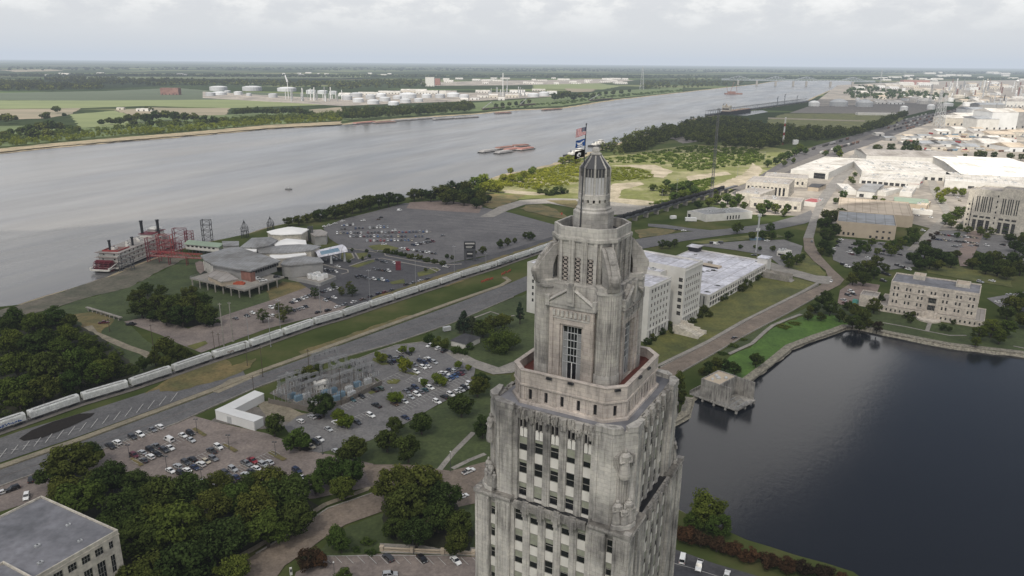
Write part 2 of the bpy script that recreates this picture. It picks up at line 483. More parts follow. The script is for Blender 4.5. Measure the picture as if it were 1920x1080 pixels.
leaf_mat('leaf_light', (.058, .082, .013), (.205, .235, .040), .32)
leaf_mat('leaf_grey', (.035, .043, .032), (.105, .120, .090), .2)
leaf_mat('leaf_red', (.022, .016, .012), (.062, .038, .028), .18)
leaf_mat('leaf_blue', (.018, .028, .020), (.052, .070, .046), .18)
# haze: absorbing air volume whose own glow stands in for scattered light
HB = MB().box(-52000, 52000, -9000, 52000, -30, 420)
hm_, hnt, ho = _nodes('humid_air')
va = nd(hnt, 'ShaderNodeVolumeAbsorption'); va.inputs['Color'].default_value = (0, 0, 0, 1); va.inputs['Density'].default_value = 3.9e-5
ve = nd(hnt, 'ShaderNodeEmission'); ve.inputs['Color'].default_value = (.57, .635, .725, 1); ve.inputs['Strength'].default_value = 3.9e-5
ad = nd(hnt, 'ShaderNodeAddShader'); hnt.links.new(va.outputs[0], ad.inputs[0]); hnt.links.new(ve.outputs[0], ad.inputs[1])
hnt.links.new(ad.outputs[0], ho.inputs['Volume'])
MATS['humid_air'] = hm_
HB.use('humid_air'); HB.mats = [hm_]
structure(HB.build('haze'))
# ground sheet with river and lake cut out
def densify(pts, step, jit, close=False, seed=1):
 rr = random.Random(seed); out = []
 n = len(pts)
 for i in range(n if close else n - 1):
  a, b = pts[i], pts[(i + 1) % n]
  L = (b - a).length; k = max(1, int(L / step))
  for j in range(k):
   p = a.lerp(b, j / k)
   if j: p = p + Vector((rr.uniform(-jit, jit), rr.uniform(-jit, jit)))
   out.append(p)
 if not close: out.append(pts[-1])
 return out
V2 = lambda P: Vector((P[0], P[1]))
near_px = [(0, 575), (40, 571), (100, 552), (177, 527), (215, 516), (262, 496), (330, 470), (400, 452), (470, 437), (513, 424), (560, 415), (623, 399), (650, 386), (700, 380), (770, 369), (827, 359), (880, 347), (930, 336), (960, 326), (1017, 315), (1040, 310), (1085, 298), (1127, 282), (1207, 256), (1270, 238), (1310, 222), (1400, 208), (1513, 192), (1530, 182), (1560, 169), (1600, 160), (1602, 154), (1590, 151.5)]
far_px = [(1470, 151.5), (1445, 153), (1423, 157), (1347, 165), (1280, 172.5), (1147, 187), (1053, 202), (960, 206), (897, 212), (740, 222.5), (665, 229), (640, 232), (500, 240), (367, 252), (253, 261), (100, 274), (0, 284)]
near = densify([Vector((-640, -2500)), Vector((-520, -200)), Vector((-410, 250))] + [V2(G(*p)) for p in near_px], 22, 2.5, seed=3)
far = densify([V2(G(*p)) for p in far_px] + [Vector((-1300, 700)), Vector((-1650, -200)), Vector((-1750, -2500))], 30, 5, seed=4)
RIVER = near + far
lake_px = [(1398, 716), (1440, 684), (1480, 651), (1530, 632), (1563, 621), (1583, 613), (1613, 614), (1657, 624), (1780, 648), (1920, 665), (2200, 700), (2700, 900), (2800, 1300), (1900, 1300), (1600, 1072), (1400, 1012), (1290, 965), (1170, 900), (1165, 850), (1262, 792), (1288, 776), (1296, 746), (1330, 722)]
LAKE = densify([V2(G(*p)) for p in lake_px], 7, .8, True, 5)
from mathutils.geometry import delaunay_2d_cdt
def inside(p, poly):
 c = False; j = len(poly) - 1
 for i in range(len(poly)):
  a, b = poly[i], poly[j]
  if (a.y > p.y) != (b.y > p.y) and p.x < (b.x - a.x) * (p.y - a.y) / (b.y - a.y) + a.x: c = not c
  j = i
 return c
B = 50000.0
vs = [Vector((-B, -2600)), Vector((B, -2600)), Vector((B, B)), Vector((-B, B))]
ed = [(0, 1), (1, 2), (2, 3), (3, 0)]
for poly in (RIVER, LAKE):
 n0 = len(vs); vs += poly
 ed += [(n0 + i, n0 + (i + 1) % len(poly)) for i in range(len(poly))]
ov, oe, of, _, _, _ = delaunay_2d_cdt(vs, ed, [], 1, 1e-4)
gm = MB().use('ground_cover')
fs = []
for f in of:
 c = sum((ov[i] for i in f), Vector((0, 0))) / len(f)
 if inside(c, RIVER) or inside(c, LAKE): continue
 fs.append(f)
gm.add([(p.x, p.y, 0) for p in ov], fs)
structure(gm.build('ground'))
def skirt(name, m_, poly, width, depth, step_in, closed):
 """bank sloping from the shoreline down under the water"""
 n = len(poly); mb = MB().use(m_)
 area = sum(poly[i - 1].x * poly[i].y - poly[i].x * poly[i - 1].y for i in range(n))
 s = 1 if area > 0 else -1
 rr = random.Random(9); top = []; bot = []
 for i in range(n):
  a, b = poly[i - 1], poly[(i + 1) % n]
  t = (b - a).normalized(); nrm = Vector((-t.y, t.x)) * s
  w = width(poly[i]) * rr.uniform(.75, 1.3)
  top.append((poly[i].x, poly[i].y, 0.0)); q = poly[i] + nrm * w
  bot.append((q.x, q.y, -depth))
 for i in range(n):
  j = (i + 1) % n
  mb.quad(top[i], top[j], bot[j], bot[i])
 structure(mb.build(name))
RW, LW = -1.6, -1.3
skirt('river_bank', 'bank_sand', RIVER, lambda p: 12 if p.x > -400 and p.y < 900 else 26, 3.0, 0, True)
skirt('lake_bank', 'riprap', LAKE, lambda p: 3.2, 2.6, 0, True)
structure(MB().use('river_water').quad((-3000, -2500, RW), (9000, -2500, RW), (9000, 9000, RW), (-3000, 9000, RW)).build('river_water'))
lx = [p.x for p in LAKE]; ly = [p.y for p in LAKE]
structure(MB().use('lake_water').quad((min(lx) - 4, min(ly) - 4, LW), (max(lx) + 4, min(ly) - 4, LW), (max(lx) + 4, max(ly) + 4, LW), (min(lx) - 4, max(ly) + 4, LW)).build('lake_water'))
# unseen cloud sheets, outlined to keep the ground below in shade
def cloud_material():
 mt, nt, o = _nodes('cloud')
 d = nd(nt, 'ShaderNodeBsdfDiffuse'); d.inputs[0].default_value = (.8, .8, .82, 1)
 t = nd(nt, 'ShaderNodeBsdfTranslucent'); t.inputs[0].default_value = (.93, .93, .94, 1)
 mx = nd(nt, 'ShaderNodeMixShader', Fac=.85)
 nt.links.new(d.outputs[0], mx.inputs[1]); nt.links.new(t.outputs[0], mx.inputs[2])
 tr_ = nd(nt, 'ShaderNodeBsdfTransparent'); m2 = nd(nt, 'ShaderNodeMixShader', Fac=.2)
 nt.links.new(mx.outputs[0], m2.inputs[1]); nt.links.new(tr_.outputs[0], m2.inputs[2]); nt.links.new(m2.outputs[0], o.inputs[0])
 MATS['cloud'] = mt
cloud_material()
def cloud(shadow_px, extra=(), h=1150.0, seed=1):
 off = SUND * (h / SUND.z)
 P = [V2(G(*p)) for p in shadow_px] + [Vector(e) for e in extra]
 P = densify(densify(P, 160, 40, True, seed), 35, 18, True, seed + 50)
 rr = random.Random(seed)
 n = len(P); mb = MB().use('cloud')
 c = sum(P, Vector((0, 0))) / n
 ring = [(p.x + off.x, p.y + off.y, h + rr.uniform(-8, 8)) for p in P]
 mb.add(ring, [tuple(range(n))])
 structure(mb.build('cloud'))
cloud([(-900, 470), (0, 430), (300, 408), (640, 378), (800, 352), (880, 352), (950, 372), (1080, 384), (1180, 388), (1260, 378), (1325, 368), (1350, 392), (1420, 412), (1500, 418), (1562, 405), (1590, 398), (1650, 392), (1720, 402), (1752, 420), (1790, 428), (1830, 425), (1930, 415), (2500, 430)],
 [(2200, 200), (2200, -2400), (-2600, -2400), (-2600, 100)], seed=2)
cloud([(1150, 292), (1200, 262), (1260, 238), (1330, 205), (1420, 194), (1530, 186), (1640, 188), (1700, 186), (1790, 198), (1835, 203), (1770, 220), (1690, 242), (1640, 262), (1560, 272), (1480, 285), (1400, 290), (1300, 288)], seed=4, h=520.0)
cloud([(-300, 172), (0, 169), (190, 168), (330, 160), (520, 156), (650, 152), (760, 150), (820, 156), (640, 143), (300, 140), (-300, 142)], seed=6)
# surfaces laid on the ground (survey outlines)
PC = [0]
def patch(name, m_, pts, layer=1, ground=False):
 PC[0] += 1
 P = [V2(p) if ground else V2(G(*p)) for p in pts]
 if name in ('canopy_shade', 'dry_meadow', 'meadow', 'sandy_clearing', 'beach', 'scrub_ground', 'lawn', 'dirt_clearing', 'field'):
  dd = min(p.length for p in P); P = densify(P, dd * .008, dd * .0022, True, PC[0])
 z = .02 + .07 * layer + .0004 * PC[0]
 return structure(MB().use(m_).quad(*[(p.x, p.y, z) for p in P]).build(name))
def ribbon(name, m_, up, lo, layer=1):
 return patch(name, m_, list(up) + list(reversed(lo)), layer)
def strip(name, m_, line, w, layer=2, kerb=0.0):
 """a path of even real width along a surveyed line; a kerb has height"""
 PC[0] += 1; P = [V2(G(*p)) for p in line]; mb = MB().use(m_); z = .02 + .07 * layer + .0004 * PC[0]
 L = []; Rr = []
 for i, p in enumerate(P):
  t = (P[min(i + 1, len(P) - 1)] - P[max(i - 1, 0)]).normalized(); n = Vector((-t.y, t.x))
  L.append(p + n * w / 2); Rr.append(p - n * w / 2)
 for i in range(len(P) - 1):
  if kerb:
   mb.prism([Rr[i], Rr[i + 1], L[i + 1], L[i]], 0, z + kerb)
  else:
   mb.quad((Rr[i].x, Rr[i].y, z), (Rr[i + 1].x, Rr[i + 1].y, z), (L[i + 1].x, L[i + 1].y, z), (L[i].x, L[i].y, z))
 return structure(mb.build(name))
patch('field', 'field_dark', [(-200, 176), (0, 174), (190, 171), (330, 165), (420, 172), (640, 178), (640, 190), (400, 190), (150, 189), (-200, 186)], 6)
patch('field', 'field_light', [(-200, 188), (160, 189), (400, 187), (620, 189), (640, 196), (430, 203), (280, 199), (150, 203), (-200, 206)], 8)
patch('field', 'field_tan', [(-200, 207), (0, 206), (150, 203), (135, 214), (90, 222), (0, 226), (-200, 232)], 10)
patch('field', 'field_tan', [(215, 207), (280, 202), (345, 203), (430, 203), (425, 216), (330, 218), (250, 217)], 10)
patch('field', 'field_light', [(130, 215), (215, 208), (250, 218), (245, 236), (150, 240)], 9)
patch('field', 'field_green', [(-200, 240), (60, 236), (180, 240), (260, 222), (430, 215), (640, 205), (640, 225), (480, 236), (253, 252), (100, 266), (-60, 282), (-200, 290)], 7)
patch('field', 'field_green', [(640, 205), (760, 200), (900, 192), (1030, 183), (1150, 170), (1280, 164), (1280, 172), (1147, 185), (1053, 199), (960, 203), (897, 209), (740, 219), (665, 225), (640, 228)], 7)
patch('field', 'field_tan', [(580, 206), (640, 201), (645, 212), (590, 216)], 10)
patch('field', 'field_light', [(120, 143.5), (400, 144), (640, 142), (700, 143.5), (640, 147), (330, 148), (120, 147)], 6)
patch('field', 'field_tan', [(0, 131), (100, 130), (120, 133), (30, 135)], 6)
patch('field', 'field_light', [(1000, 158), (1120, 156), (1165, 162), (1130, 168), (1000, 167)], 7)
patch('field', 'field_tan', [(1060, 166), (1120, 167), (1110, 172), (1065, 173)], 8)
patch('industrial_ground', 'industrial_ground', [(380, 172), (520, 180), (640, 186), (640, 176), (760, 172), (880, 174), (1010, 172), (1040, 181), (900, 189), (760, 194), (640, 199), (560, 194), (380, 184)], 8)
patch('industrial_ground', 'industrial_ground', [(780, 155), (900, 152), (1150, 148), (1190, 151), (1130, 156), (960, 160), (800, 161)], 8)
patch('beach', 'bank_sand', [(-100, 288), (0, 279), (100, 269), (253, 256), (367, 247), (500, 235), (640, 228), (640, 233.5), (500, 241), (367, 253), (253, 262), (100, 275), (0, 285.5), (-100, 298)], 9)
patch('scrub_ground', 'scrub_ground', [(880, 346), (960, 327), (1040, 311), (1110, 297), (1200, 284), (1300, 272), (1440, 275), (1500, 285), (1465, 312), (1400, 345), (1330, 375), (1200, 392), (1100, 392), (1010, 372), (930, 375)], 2)
for q in ([(1143, 311), (1187, 309), (1227, 309), (1262, 322), (1245, 334), (1215, 331), (1225, 319), (1180, 313)], [(1147, 345), (1200, 341), (1208, 346), (1165, 357), (1160, 372), (1213, 376), (1245, 383), (1200, 392), (1130, 385), (1120, 365)], [(960, 338), (1010, 334), (1040, 340), (1010, 343), (968, 343)], [(1290, 330), (1360, 322), (1372, 327), (1300, 338), (1285, 350)], [(1395, 326), (1412, 306), (1430, 318), (1420, 334), (1352, 362), (1330, 352)], [(940, 356), (1000, 360), (1030, 366), (990, 366), (945, 362)]):
 patch('sandy_clearing', 'sand', q, 3)
patch('industrial_ground', 'industrial_ground', [(1465, 312), (1500, 288), (1580, 275), (1640, 262), (1700, 235), (1790, 205), (1830, 176), (1920, 165), (2100, 162), (2300, 300), (2300, 440), (1920, 432), (1760, 432), (1640, 402), (1565, 420), (1500, 405), (1395, 402), (1340, 378), (1400, 345)], 2)
patch('industrial_ground', 'industrial_ground', [(1570, 160), (1640, 156), (1760, 152), (1920, 150), (2200, 150), (2200, 168), (1830, 178), (1700, 205), (1600, 210), (1520, 198)], 1)
patch('rail_yard', 'rail_yard', [(1485, 292), (1530, 273), (1640, 243), (1700, 222), (1800, 203), (1835, 203), (1790, 215), (1700, 245), (1640, 268), (1590, 285), (1500, 325), (1470, 330), (1380, 368), (1372, 362)], 4)
patch('field', 'lawn_olive', [(1438, 226), (1470, 213), (1600, 213), (1700, 218), (1680, 232), (1600, 248), (1500, 245), (1440, 238)], 4)
patch('dirt_path', 'dirt_path', [(1440, 220.5), (1600, 225.5), (1622, 226), (1621, 228), (1600, 227.5), (1440, 223)], 5)
patch('gravel_yard', 'gravel', [(1515, 200), (1700, 193), (1790, 196), (1700, 217), (1600, 213), (1480, 212)], 3)
patch('dirt_clearing', 'gravel', [(1255, 258), (1300, 248), (1330, 243), (1330, 262), (1280, 270)], 4)
patch('gravel_yard', 'industrial_ground', [(1640, 300), (1760, 245), (1920, 240), (2000, 300), (1920, 300), (1780, 285)], 3)
patch('pond', 'lake_water', [(1373, 216), (1390, 209), (1430, 207), (1440, 210), (1400, 217)], 5)
patch('beach', 'mud_bank', [(-40, 592), (40, 571.5), (100, 552.5), (177, 527.5), (215, 516.5), (262, 496.5), (335, 471), (360, 480), (300, 508), (240, 540), (140, 565), (60, 590), (-40, 620)], 2)
patch('meadow', 'lawn_dark', [(140, 565), (240, 540), (310, 506), (360, 480), (420, 455), (530, 500), (560, 545), (470, 580), (420, 595), (350, 615), (290, 590), (235, 602), (300, 660), (290, 690), (200, 730), (100, 650), (60, 600)], 1)
patch('dry_meadow', 'dry_grass', [(500, 545), (530, 528), (590, 532), (575, 552), (530, 572), (505, 565)], 3)
patch('dry_meadow', 'dry_grass', [(135, 590), (185, 585), (215, 600), (190, 625), (160, 620)], 3)
strip('dirt_path', 'dirt_path', [(165, 612), (175, 625), (205, 637), (240, 652), (270, 662), (285, 671)], 4.5, 3)
patch('river_side_lot', 'brown_lot', [(232, 604), (283, 593), (353, 617), (420, 592), (510, 563), (600, 530), (690, 505), (745, 505), (640, 582), (500, 617), (377, 662), (335, 645), (300, 628)], 3)
patch('grass_island', 'lawn_olive', [(350, 650), (385, 640), (390, 645), (365, 657)], 5)
patch('dry_meadow', 'dry_grass', [(270, 740), (345, 695), (420, 672), (440, 690), (330, 720), (280, 735)], 3)
patch('dry_meadow', 'dry_grass', [(300, 725), (360, 705), (420, 690), (480, 672), (470, 690), (420, 712), (330, 735), (300, 735)], 3)
patch('dry_meadow', 'dry_grass', [(560, 660), (640, 633), (760, 592), (790, 590), (730, 612), (620, 652), (570, 668)], 3)
patch('dry_meadow', 'dry_grass', [(760, 560), (860, 530), (960, 492), (1000, 478), (1000, 474), (920, 500), (840, 527), (760, 552)], 3)
patch('casino_lot', 'asphalt_lot', [(606, 428), (640, 412), (700, 397), (760, 381), (830, 383), (900, 388), (960, 400), (1048, 424), (1044, 442), (1010, 452), (960, 470), (870, 488), (838, 495), (760, 476), (690, 470), (640, 462), (618, 448)], 3)
patch('pink_lot', 'pink_lot', [(768, 380), (830, 376), (905, 386), (898, 400), (830, 396), (762, 391)], 4)
patch('casino_drive', 'asphalt_dark', [(560, 500), (600, 478), (640, 462), (690, 470), (750, 480), (836, 496), (900, 484), (1010, 452), (1044, 443), (1046, 452), (1000, 470), (900, 505), (840, 522), (760, 545), (690, 572), (640, 575), (600, 555), (560, 530)], 4)
patch('grass_island', 'lawn_olive', [(642, 474), (662, 476), (664, 486), (650, 490), (638, 488)], 6)
patch('grass_island', 'lawn_olive', [(668, 476), (690, 474), (688, 480), (674, 487)], 6)
patch('grass_island', 'lawn_olive', [(656, 500), (700, 488), (703, 491), (670, 503)], 6)
patch('grass_island', 'lawn_olive', [(730, 530), (757, 524), (760, 532), (735, 534)], 6)
patch('grass_island', 'lawn_olive', [(782, 512), (812, 504), (824, 507), (815, 513), (785, 520)], 6)
patch('dry_meadow', 'dry_grass', [(700, 558), (800, 525), (890, 497), (1000, 462), (1046, 447), (1046, 455), (960, 487), (840, 524), (740, 558), (690, 575)], 5)
patch('grass_island', 'lawn_olive', [(690, 462), (720, 458), (748, 466), (740, 471), (700, 469)], 6)
for ln in ([(651, 466), (680, 470), (706, 474), (709, 470)], [(655, 500), (690, 488), (716, 485), (750, 492), (800, 502), (818, 503), (825, 507), (820, 511), (806, 504)], [(721, 476), (723, 480), (760, 487), (800, 494), (850, 497), (866, 496)], [(600, 495), (625, 502), (652, 507), (653, 512), (640, 515)], [(666, 475), (673, 487), (688, 484)], [(614, 470), (640, 488), (655, 489), (664, 484), (660, 476)], [(757, 454), (776, 448)], [(792, 440), (808, 435)]):
 strip('kerb', 'concrete', ln, 1.1, 6, .12)
ribbon('ramp_road', 'concrete', [(900, 407), (935, 388), (975, 376), (1040, 372), (1110, 374), (1200, 386), (1260, 388)], [(925, 408), (955, 394), (985, 384), (1030, 382), (1080, 391), (1130, 405), (1200, 400)], 5)
patch('dry_meadow', 'dry_grass', [(973, 392), (985, 386), (1015, 384), (1040, 392), (1060, 404), (1062, 411), (1030, 407), (1000, 399)], 6)
patch('dry_meadow', 'dry_grass', [(1025, 376), (1080, 376), (1100, 388), (1080, 392), (1050, 384)], 6)
patch('dry_meadow', 'dry_grass', [(900, 364), (985, 366), (970, 376), (925, 392), (902, 384)], 4)
ribbon('cross_street', 'asphalt', [(1050, 470), (1130, 462), (1200, 448), (1280, 436), (1360, 430), (1440, 420), (1495, 405), (1520, 395)], [(1050, 488), (1130, 480), (1200, 468), (1285, 452), (1365, 441), (1450, 432), (1508, 420), (1530, 412)], 5)
patch('dry_meadow', 'dry_grass', [(1190, 432), (1230, 428), (1268, 433), (1250, 440), (1200, 447)], 5)
patch('grass_verge', 'lawn_olive', [(1290, 455), (1365, 446), (1450, 437), (1470, 445), (1400, 450), (1320, 458)], 5)
patch('lane', 'asphalt', [(1215, 420), (1250, 422), (1290, 428), (1330, 432), (1330, 436), (1285, 433), (1215, 425)], 5)
patch('rear_lot', 'grey_lot', [(1300, 460), (1400, 452), (1470, 450), (1505, 462), (1500, 480), (1470, 500), (1468, 503), (1440, 480), (1380, 470)], 5)
RU = [(-60, 902), (0, 882), (150, 830), (333, 762), (400, 737), (480, 705), (600, 662), (733, 614), (847, 573), (960, 530), (1010, 508), (1050, 488)]
RL = [(-60, 934), (0, 912), (150, 858), (333, 793), (400, 762), (480, 727), (600, 683), (653, 667), (733, 645), (847, 606), (963, 556), (1010, 535), (1060, 510)]
ribbon('road', 'asphalt', RU, RL, 3)
patch('angled_parking', 'asphalt', [(-60, 850), (0, 822), (40, 808), (150, 776), (300, 728), (400, 700), (455, 694), (460, 704), (400, 727), (333, 752), (150, 818), (0, 868), (-60, 888)], 2)
strip('pavement', 'kerb_concrete', [(x, y - 5) for x, y in RU[:9]] + [(940, 536), (955, 527), (945, 520)], 3.4, 5, .14)
strip('kerb', 'concrete', [(x, y + 1) for x, y in RL[:11]], .5, 5, .14)
strip('centre_line', 'kerb_concrete' if False else 'brown_lot', [((a[0] + b[0]) / 2, (a[1] + b[1]) / 2) for a, b in zip(RU[1:10], RL[1:6] + RL[7:11])], .22, 5)
patch('mulch_bed', 'mulch', [(36, 824), (60, 808), (100, 792), (150, 777), (178, 776), (170, 783), (130, 802), (80, 822), (45, 828)], 5)
patch('concrete_apron', 'kerb_concrete', [(395, 735), (430, 712), (478, 700), (492, 702), (460, 716), (410, 738)], 4)
def stalls(a, b, n, vec, name='stall_markings', w=.14, base=True, m_='line_paint', layer=7):
 """n parking lines from a to b (survey), each running along survey vector vec"""
 PC[0] += 1; mb = MB().use(m_); z = .02 + .07 * layer + .0004 * PC[0]
 def ln(p, q, w):
  t = (q - p).normalized(); k = Vector((-t.y, t.x)) * w
  mb.quad((p.x - k.x, p.y - k.y, z), (q.x - k.x, q.y - k.y, z), (q.x + k.x, q.y + k.y, z), (p.x + k.x, p.y + k.y, z))
 for i in range(n):
  s = (a[0] + (b[0] - a[0]) * i / max(1, n - 1), a[1] + (b[1] - a[1]) * i / max(1, n - 1))
  ln(V2(G(*s)), V2(G(s[0] + vec[0], s[1] + vec[1])), w)
 if base: ln(V2(G(*a)), V2(G(*b)), w)
 return structure(mb.build(name))
stalls((0, 860), (320, 755), 16, (13, -17), base=False)
stalls((12, 852), (150, 806), 7, (-14, 1), base=False, w=.12)
BL = [(20, 905), (100, 872), (190, 841), (352, 777), (410, 793), (500, 813), (570, 838), (640, 858), (700, 868), (700, 912), (590, 935), (460, 945), (300, 895), (200, 885), (80, 935), (0, 960), (-40, 930)]
patch('brown_lot', 'brown_lot', BL, 1)
patch('yard', 'gravel', [(395, 790), (420, 772), (440, 755), (515, 770), (560, 783), (545, 800), (480, 806)], 2)
patch('yard', 'dirt_path', [(480, 755), (515, 752), (565, 775), (600, 780), (560, 792), (505, 790)], 3)
patch('substation_gravel', 'gravel', [(505, 738), (540, 715), (640, 690), (690, 700), (710, 718), (650, 752), (590, 772), (545, 755)], 2)
patch('grey_lot', 'grey_lot', [(533, 800), (557, 782), (633, 760), (693, 733), (717, 717), (690, 700), (647, 680), (660, 678), (707, 660), (743, 648), (793, 642), (843, 657), (893, 677), (890, 700), (880, 730), (820, 760), (760, 795), (693, 827), (600, 850), (560, 842)], 3)
patch('grass_island', 'lawn_olive', [(700, 672), (726, 676), (730, 684), (716, 686), (698, 677)], 6)
patch('grass_island', 'lawn_olive', [(747, 694), (785, 703), (780, 706), (750, 698)], 6)
patch('grass_island', 'lawn_olive', [(724, 716), (740, 711), (752, 714), (744, 721), (728, 721)], 6)
patch('grass_island', 'lawn_olive', [(722, 750), (756, 740), (758, 752), (740, 758)], 6)
patch('grass_island', 'lawn_olive', [(636, 786), (660, 796), (650, 803), (630, 792)], 6)
patch('grass_island', 'lawn_olive', [(690, 737), (700, 733), (705, 737), (695, 741)], 6)
patch('grass_island', 'mulch', [(535, 838), (552, 828), (590, 842), (575, 848)], 6)
for q in ([(500, 851), (508, 846), (538, 862), (530, 866)], [(417, 836), (424, 833), (447, 846), (440, 850)], [(360, 806), (367, 803), (389, 817), (382, 820)], [(243, 862), (252, 859), (270, 873), (262, 876)]):
 patch('grass_island', 'dry_grass', q, 6)
strip('kerb', 'concrete', [(660, 678), (707, 660), (743, 648), (793, 642)], .5, 5, .12)
strip('kerb', 'concrete', [(690, 700), (717, 717), (722, 714)], .5, 5, .12)
patch('plaza_path', 'concrete', [(835, 661), (870, 664), (893, 676), (935, 690), (965, 678), (990, 668), (1010, 680), (960, 700), (925, 703), (893, 692), (850, 672)], 4)
patch('lawn', 'lawn_dark', [(693, 828), (760, 796), (820, 762), (880, 732), (893, 703), (925, 705), (960, 702), (960, 860), (905, 868), (840, 890), (760, 876), (690, 868), (640, 857), (600, 850)], 2)
strip('footpath', 'concrete', [(888, 812), (870, 830), (850, 850), (835, 868), (824, 882)], 2.3, 4)
strip('footpath', 'concrete', [(910, 852), (880, 864), (848, 880)], 2.0, 4)
patch('lawn', 'lawn_dark', [(845, 600), (960, 560), (1010, 545), (1010, 690), (900, 690), (850, 660), (790, 636)], 1)
strip('footpath', 'concrete', [(880, 600), (920, 585), (950, 595), (965, 592)], 1.6, 4)
patch('loop_road', 'brown_road', [(680, 872), (765, 872), (845, 884), (905, 868), (960, 862), (960, 915), (890, 945), (820, 960), (700, 915), (690, 900)], 3)
ribbon('drive', 'brown_road', [(380, 1110), (430, 1072), (480, 1040), (548, 999), (615, 955), (705, 924), (780, 905)], [(500, 1110), (534, 1062), (575, 1035), (602, 1014), (648, 985), (712, 962), (800, 935)], 4)
strip('kerb', 'concrete', [(480, 1040), (548, 999), (615, 955), (705, 924)], .5, 6, .14)
strip('footpath', 'dirt_path', [(440, 1050), (480, 1028), (545, 988), (610, 947), (700, 914)], 2.2, 4)
patch('lawn', 'lawn_dark', [(590, 1040), (648, 990), (712, 965), (800, 940), (890, 950), (890, 1040), (715, 1036), (640, 1046)], 2)
patch('plaza_lot', 'brown_lot', [(545, 1110), (555, 1075), (610, 1046), (715, 1040), (890, 1046), (960, 1050), (960, 1130), (560, 1130)], 5)
patch('terrace', 'concrete', [(712, 1020), (715, 1038), (890, 1043), (960, 1046), (960, 1032), (890, 1028)], 4)
stalls((620, 1059), (900, 1063), 14, (-14, -14), base=False, w=.09, layer=9)
stalls((600, 1046), (900, 1044), 2, (0, .5), w=.12, layer=9)
patch('canopy_shade', 'canopy_shade', [(100, 900), (190, 880), (300, 905), (430, 925), (560, 930), (600, 950), (560, 985), (470, 1035), (400, 1080), (240, 1110), (220, 1000), (110, 940)], 3)  # ground darkened by colour where the crowns would shade it
patch('canopy_shade', 'canopy_shade', [(-60, 600), (60, 590), (130, 600), (200, 640), (255, 690), (240, 722), (150, 750), (50, 785), (-60, 815)], 3)
patch('canopy_shade', 'canopy_shade', [(245, 560), (300, 555), (390, 575), (405, 605), (350, 614), (290, 600)], 3)
patch('canopy_shade', 'canopy_shade', [(715, 950), (760, 925), (850, 940), (890, 1000), (880, 1035), (740, 1020), (720, 990)], 4)
for a, b, n in (((205, 838), (300, 799), 16), ((247, 866), (352, 812), 18), ((318, 884), (420, 832), 18), ((378, 908), (512, 846), 24)): stalls(a, b, n, (13, 7), w=.08)
for a, b, n in (((640, 764), (690, 740), 9), ((618, 806), (690, 772), 13), ((700, 722), (770, 690), 12), ((745, 770), (870, 706), 22), ((790, 727), (862, 692), 14), ((760, 716), (800, 690), 8)): stalls(a, b, n, (12, 6), w=.09)
for y in (0, 8, 15, 22, 30, 37): strip('bay_line', 'line_paint', [(800 + y * 2, 396 + y), (1000 + y * .6, 419 + y * .62)], .22, 7)
for y in (0, 6, 12): strip('bay_line', 'line_paint', [(660 - y, 424 + y), (770 + y, 418 + y * 1.2)], .2, 7)
ribbon('brown_road', 'brown_road', [(1180, 722), (1238, 691), (1327, 646), (1410, 598), (1485, 561), (1538, 536), (1553, 522), (1548, 508), (1525, 490), (1508, 470), (1506, 447)],
 [(1190, 742), (1277, 699), (1347, 659), (1410, 623), (1485, 584), (1541, 552), (1575, 535), (1583, 525), (1563, 507), (1540, 482), (1528, 462), (1525, 447)], 6)
ribbon('straight_street', 'street_grey' if 'street_grey' in MATS or mat('street_grey', (.235, .222, .205), second=(.175, .165, .155), scale=.05, fine=.7) else '', [(1506, 447), (1518, 415), (1535, 370), (1573, 320), (1590, 295), (1640, 270)], [(1525, 447), (1536, 403), (1562, 363), (1602, 318), (1622, 295), (1660, 272)], 6)
strip('kerb', 'concrete', [(1238, 690), (1327, 645), (1410, 597), (1485, 560), (1535, 535)], .5, 7, .13)
strip('kerb', 'concrete', [(1277, 699), (1347, 659), (1410, 623), (1485, 584), (1541, 552)], .5, 7, .13)
strip('footpath', 'concrete', [(1205, 700), (1240, 684), (1300, 655), (1330, 640), (1390, 605), (1440, 580), (1500, 550), (1535, 531)], 2.2, 7)
patch('lawn', 'lawn_olive', [(1200, 660), (1330, 560), (1450, 500), (1470, 505), (1540, 528), (1440, 578), (1330, 638), (1240, 683), (1200, 700)], 2)
patch('lawn', 'lawn_olive', [(1470, 500), (1500, 470), (1512, 478), (1550, 512), (1545, 522), (1500, 512)], 2)
patch('ramp', 'concrete', [(1432, 503), (1446, 493), (1480, 504), (1530, 518), (1560, 520), (1555, 534), (1535, 533), (1490, 520)], 8)
patch('lawn', 'lawn_bright', [(1370, 668), (1410, 650), (1449, 616), (1502, 595), (1560, 590), (1590, 608), (1583, 613.5), (1563, 620), (1530, 631), (1480, 650), (1440, 683), (1398, 715), (1345, 712), (1330, 700)], 3)
patch('lawn', 'lawn_dark', [(1350, 662), (1410, 626), (1449, 606), (1500, 583), (1560, 560), (1600, 590), (1560, 592), (1502, 592), (1449, 613), (1410, 646), (1369, 664)], 2)
strip('footpath', 'concrete', [(1366, 665), (1410, 645), (1435, 622), (1449, 611), (1475, 600), (1502, 590)], 2.2, 5)
patch('lawn', 'lawn_dark', [(1590, 590), (1650, 580), (1760, 606), (1840, 616), (1920, 600), (2100, 640), (2200, 700), (1920, 664), (1780, 647), (1657, 623), (1613, 613)], 3)
strip('footpath', 'concrete', [(1655, 606), (1700, 614), (1738, 622), (1780, 630), (1812, 630)], 1.3, 5)
strip('footpath', 'concrete', [(1738, 622), (1742, 610), (1745, 602)], 2.2, 5)
strip('footpath', 'concrete', [(1900, 650), (1960, 662)], 1.3, 5)
